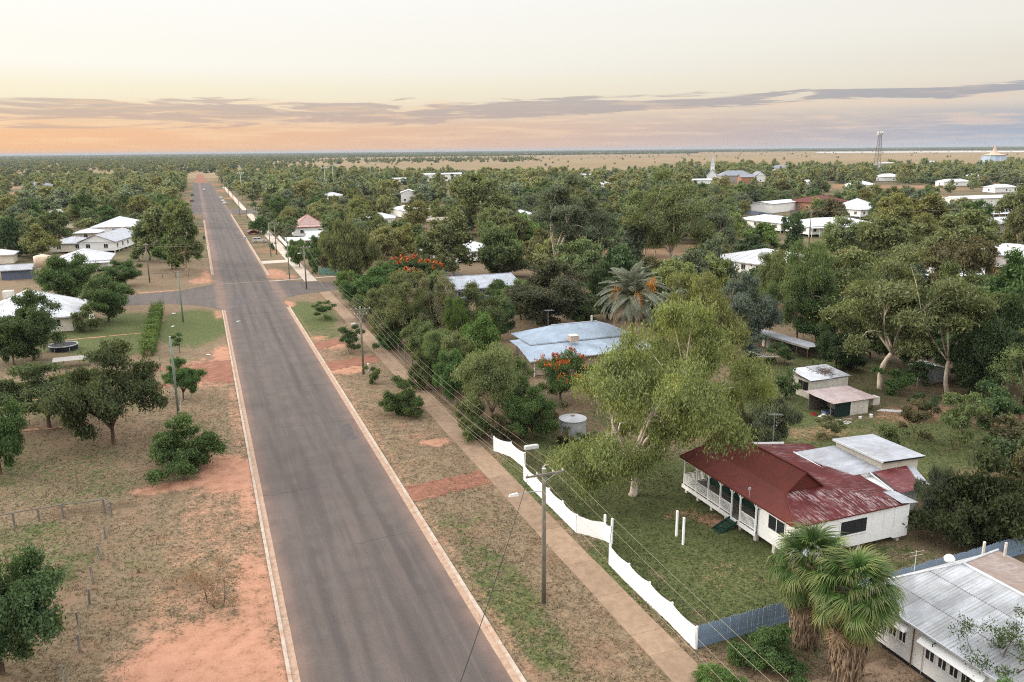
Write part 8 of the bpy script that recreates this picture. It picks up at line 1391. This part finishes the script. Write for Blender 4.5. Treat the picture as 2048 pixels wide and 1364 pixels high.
def far_points():
    nr = np.random.RandomState(77); P = []; S = []; I = []; nmid = len(SRCN) - 5
    def ok(x, y, m=7.0):
        c = (x > -12) & (x < 27) & (y < 1290); c |= (np.abs(y - 455) < 14) & (x > -90) & (x < 90)
        for hx, hy, hr in KEEP: c |= ((x - hx) ** 2 + (y - hy) ** 2) < (hr + m) ** 2
        # sight lines to far buildings stay open just in front of them
        for hx, hy, hr, ln in SIGHT:
            d = math.hypot(hx, hy); u = (x * hx + y * hy) / d; v = np.abs(x * hy - y * hx) / d; c |= (u < d + 4) & (u > d - ln) & (v < hr * 1.0)
        return ~c
    def fill(n, x0, x1, y0, y1, f, smin, smax, mid=False):
        x = nr.uniform(x0, x1, n); y = nr.uniform(y0, y1, n); an = np.degrees(np.arctan2(x, y)); k = f(x, y) & ok(x, y) & (an > -16) & (an < 58); x, y = x[k], y[k]
        s = nr.uniform(smin, smax, len(x)); I.append(nr.randint(5, 5 + nmid, len(x)) if mid else nr.randint(0, 5, len(x))); P.append(np.stack([x, y, np.full(len(x), -.3)], -1)); S.append(np.stack([s * nr.uniform(.85, 1.2, len(x)), s * nr.uniform(.85, 1.2, len(x)), s * nr.uniform(.75, 1.05, len(x))], -1))
    D = lambda x, y: np.hypot(x, y)
    wob = lambda x: 60 * np.sin(x * .011) + 40 * np.sin(x * .031 + 1)
    gap = lambda x, y: (np.sin(x * .021 + 1.3) + np.sin(y * .017 + x * .006) > -1.15)
    tx = np.array([(q[1], q[2]) for q in TOWN]); clear = lambda x, y: np.min(np.hypot(x[:, None] - tx[None, :, 0], y[:, None] - tx[None, :, 1]), axis=1) > 5.5
    yard = lambda x, y: ~((x < 0) & (y < 262)) & ~((x < 64) & (y < 206))
    fill(3000, -120, 420, 140, 480, lambda x, y: (D(x, y) > 190) & (D(x, y) < 485) & clear(x, y) & yard(x, y) & gap(x * 1.3, y * 1.3), .55, .95, True)
    fill(9000, -350, 900, 430, 980, lambda x, y: (D(x * .9 - 150, y) < 900 + wob(x)) & (D(x, y) > 470) & gap(x, y) & (nr.rand(len(x)) < .62), .8, 1.45)
    fill(2600, 0, 1500, 350, 1150, lambda x, y: (D(x, y) > 470) & (D(x, y) < 1330 + wob(y)) & (x > .62 * y) & gap(x, y) & (nr.rand(len(x)) < .62), .8, 1.45)
    fill(1300, -400, 260, 900, 1250, lambda x, y: (D(x, y) < 1250 + wob(x)), .6, 1.05)
    fill(15000, -2200, 900, 1250, 6000, lambda x, y: (x < 40 + .10 * y + 120 * np.sin(y * .002)) & (nr.rand(len(x)) < .9), .8, 1.35)
    fill(6500, -200, 2600, 1700, 6000, lambda x, y: (np.sin(y * .0030 + x * .0006) > .1) & (x < 150 + .36 * y), .7, 1.2)
    fill(520, 200, 4200, 1300, 6000, lambda x, y: x > .2 * y, .35, .8)
    return np.concatenate(P), np.concatenate(S), np.concatenate(I)
KEEP = [(-30, 161, 8), (-30, 240, 7.2), (-28, 290, 13.2), (-38, 287, 6.1), (-29, 344, 11), (-38, 322, 5), (-116, 725, 11), (-61, 334, 5), (-44, 229, 3.6), (-86, 734, 7.7), (-61, 429, 6.6), (-54, 265, 3.9), (38, 308, 8.2), (36, 267, 4.4), (53, 158, 8.5), (67, 214, 11), (118, 475, 6.6), (226, 770, 25.3), (177, 753, 8.8), (94, 374, 12.1), (88, 312, 6.6), (130, 325, 5.5), (130, 284, 8.8), (294, 563, 7.7), (383, 763, 14.3), (300, 670, 5), (201, 246, 12.1), (209, 226, 14.9), (131, 163, 11), (262, 320, 14.9), (284, 315, 12.1), (274, 279, 8.2), (447, 603, 15.4), (440, 576, 6.6), (474, 605, 6.6), (408, 598, 9.9), (723, 878, 13.2), (443, 451, 8.8), (451, 523, 8.2), (580, 559, 12.1), (852, 831, 15.4), (375, 298, 24.2), (312, 242, 13.2), (269, 206, 12.1), (194, 144, 11), (139, 129, 6.6), (153, 127, 7.2), (545, 461, 12.1), (493, 381, 9.9), (656, 535, 8.8), (637, 689, 9.9), (595, 896, 11), (492, 801, 8.8), (321, 932, 9.9), (170, 847, 9.9), (117, 741, 7.7), (79, 514, 6.6), (40, 723, 7.7), (1199, 1065, 12.1), (54, 297, 6.1), (69, 329, 6.6), (92, 758, 6.6), (-28, 836, 7.7), (48, 102, 11), (44, 49, 8.8), (764, 754, 4.4), (1056, 832, 24.2), (455, 647, 15.4)]
SIGHT = [(-30, 161, 6.1, 39), (-30, 240, 5.5, 27), (-28, 290, 10.1, 32), (-38, 287, 4.6, 32), (-29, 344, 8.4, 83), (-38, 322, 3.8, 78), (-116, 725, 8.4, 81), (-61, 334, 3.8, 37), (-44, 229, 2.7, 26), (-86, 734, 5.9, 81), (-61, 429, 5, 104), (-54, 265, 2.9, 30), (38, 308, 6.3, 74), (36, 267, 3.4, 65), (53, 158, 6.5, 18), (67, 214, 8.4, 25), (118, 475, 5, 117), (226, 770, 19.3, 88), (177, 753, 6.7, 85), (94, 374, 9.2, 93), (88, 312, 5, 78), (130, 325, 4.2, 38), (130, 284, 6.7, 34), (294, 563, 5.9, 70), (383, 763, 10.9, 94), (300, 670, 3.8, 81), (201, 246, 9.2, 76), (209, 226, 11.3, 74), (131, 163, 8.4, 50), (262, 320, 11.3, 99), (284, 315, 9.2, 47), (274, 279, 6.3, 94), (447, 603, 11.8, 180), (440, 576, 5, 174), (474, 605, 5, 184), (408, 598, 7.6, 174), (723, 878, 10.1, 273), (443, 451, 6.7, 70), (451, 523, 6.3, 76), (580, 559, 9.2, 89), (852, 831, 11.8, 131), (375, 298, 18.5, 115), (312, 242, 10.1, 95), (269, 206, 9.2, 37), (194, 144, 8.4, 27), (139, 129, 5, 21), (153, 127, 5.5, 22), (545, 461, 9.2, 79), (493, 381, 7.6, 69), (656, 535, 6.7, 93), (637, 689, 7.6, 103), (595, 896, 8.4, 118), (492, 801, 6.7, 103), (321, 932, 7.6, 108), (170, 847, 7.6, 95), (117, 741, 5.9, 83), (79, 514, 5, 57), (40, 723, 5.9, 80), (1199, 1065, 9.2, 176), (54, 297, 4.6, 33), (69, 329, 5, 37), (92, 758, 5, 84), (-28, 836, 5.9, 92), (764, 754, 3.4, 215), (1056, 832, 18.5, 148), (455, 647, 11.8, 174)]
fp, fs, fi = far_points(); woodland('wooded_distance', 'wooded distance of town and bush trees out towards the plain', fp, fs, fi, SRCN, 3, 'trees')
# belts of scrub on the horizon
def belts():
    nr = np.random.RandomState(5); P = []; S = []
    for dist, dep, n, a0, a1, sc_ in ((5600, 500, 2600, -16, 34, 1.0), (7400, 500, 2600, -16, 22, 1.1), (9000, 700, 5200, 8, 58, 1.3), (7600, 250, 1800, 32, 58, 1.1), (11500, 900, 4200, -16, 58, 1.3), (14500, 900, 4200, -16, 58, 1.5), (17500, 600, 3200, -16, 58, 1.8)):
        a = np.radians(nr.uniform(a0, a1, n)); d = dist + nr.uniform(-dep, dep, n) + 300 * np.sin(a * 9 + dist); P.append(np.stack([np.sin(a) * d, np.cos(a) * d, np.full(n, -.5)], -1)); s = nr.uniform(.7, 1.2, n) * sc_; S.append(np.stack([s * 2.6, s * 2.6, s * 1.1], -1))
    return np.concatenate(P), np.concatenate(S)
bp, bs = belts(); woodland('scrub_belts', 'dark belts of scrub along the horizon of the plain', bp, bs, np.random.RandomState(2).randint(0, 3, len(bp)), ['far_round', 'far_grey', 'far_mid'], 9, 'scrub')

# ---------------------------------------------------------------- grass tufts and leaf litter on the near ground
def grass():
    m, nt = newmat('grass_blade'); t = NT(nt); p = t.pos(); at = t.n('ShaderNodeAttribute', attribute_name='lush')
    c = t.mix(t.range(t.math('ADD', at.outputs['Fac'], t.math('MULTIPLY', t.math('SUBTRACT', t.island(), 0.5), 0.5)), 0.2, 0.7), (0.170, 0.125, 0.072), (0.062, 0.074, 0.028)); hs = t.n('ShaderNodeHueSaturation'); t.l(c, hs.inputs['Color']); t.l(t.range(t.island(), 0, 1, 0.7, 1.25, False), hs.inputs['Value']); t.out(hs.outputs[0], 0.8, 0.15)
    nr = np.random.RandomState(8); n = 150000; d = 24 + 90 * nr.rand(n) ** 1.3; an = np.radians(nr.uniform(-14, 56, n)); x = np.sin(an) * d; y = np.cos(an) * d
    k = ~((x > ROAD_L - .35) & (x < ROAD_R + .35)) & ~((x > 22.85) & (x < 25.2)) & ~((x > 38.2) & (x < 56) & (y > 41.8) & (y < 56)) & ~((x > 36.5) & (x < 49) & (y < 34)) & (y > 22); x, y = x[k], y[k]
    b, g, l = soil(x, y); clump = np.sin(x * 1.3) * np.sin(y * 1.1 + 2) + .5 * np.sin(x * 3.1 + y * 2.2); k = (nr.rand(len(x)) > b * 1.05 + .08) & (clump + g * 1.5 + nr.rand(len(x)) * 1.2 > .15); x, y, g, l = x[k], y[k], g[k], l[k]; n = len(x)
    B = 3; x = np.repeat(x, B) + nr.randn(n * B) * .07; y = np.repeat(y, B) + nr.randn(n * B) * .07; g = np.repeat(g, B); a = nr.rand(n * B) * 6.283; h = nr.uniform(.04, .14, n * B); w = nr.uniform(.015, .045, n * B); z0 = np.full(n * B, .09); le = nr.uniform(.2, 1.1, n * B)
    u = np.stack([np.cos(a), np.sin(a), 0 * a], -1); v = np.stack([-np.sin(a), np.cos(a), 0 * a], -1); P = np.stack([x, y, z0], -1)
    V = np.stack([P - u * w[:, None], P + u * w[:, None], P + v * (h * le)[:, None] + np.stack([0 * h, 0 * h, h], -1)], 1).reshape(-1, 3)
    me = npmesh('grass', V, 3, 'grass_blade'); at = me.attributes.new('lush', 'FLOAT', 'POINT'); at.data.foreach_set('value', np.repeat(np.clip(g + nr.rand(len(g)) * .3 - .1, 0, 1), 3).astype(np.float32)); o = put('grass', me); o['kind'] = 'stuff'; o['label'] = 'dry and green grass tufts on verges and yards'; o['category'] = 'grass'
grass()
# ---------------------------------------------------------------- evening haze over the plain
m, nt = newmat('haze'); vp = nt.nodes.new('ShaderNodeVolumePrincipled'); vp.inputs['Color'].default_value = (0.40, 0.45, 0.53, 1); vp.inputs['Density'].default_value = 5.5e-5; vp.inputs['Anisotropy'].default_value = 0.0
om = nt.nodes.new('ShaderNodeOutputMaterial'); nt.links.new(vp.outputs[0], om.inputs['Volume'])
hz = MB().box(-45000, 45000, -4000, 45000, -1.5, 60.0).build('haze', 'haze'); hz['kind'] = 'stuff'; hz['label'] = 'thin evening haze over town and plain'; hz['category'] = 'haze'
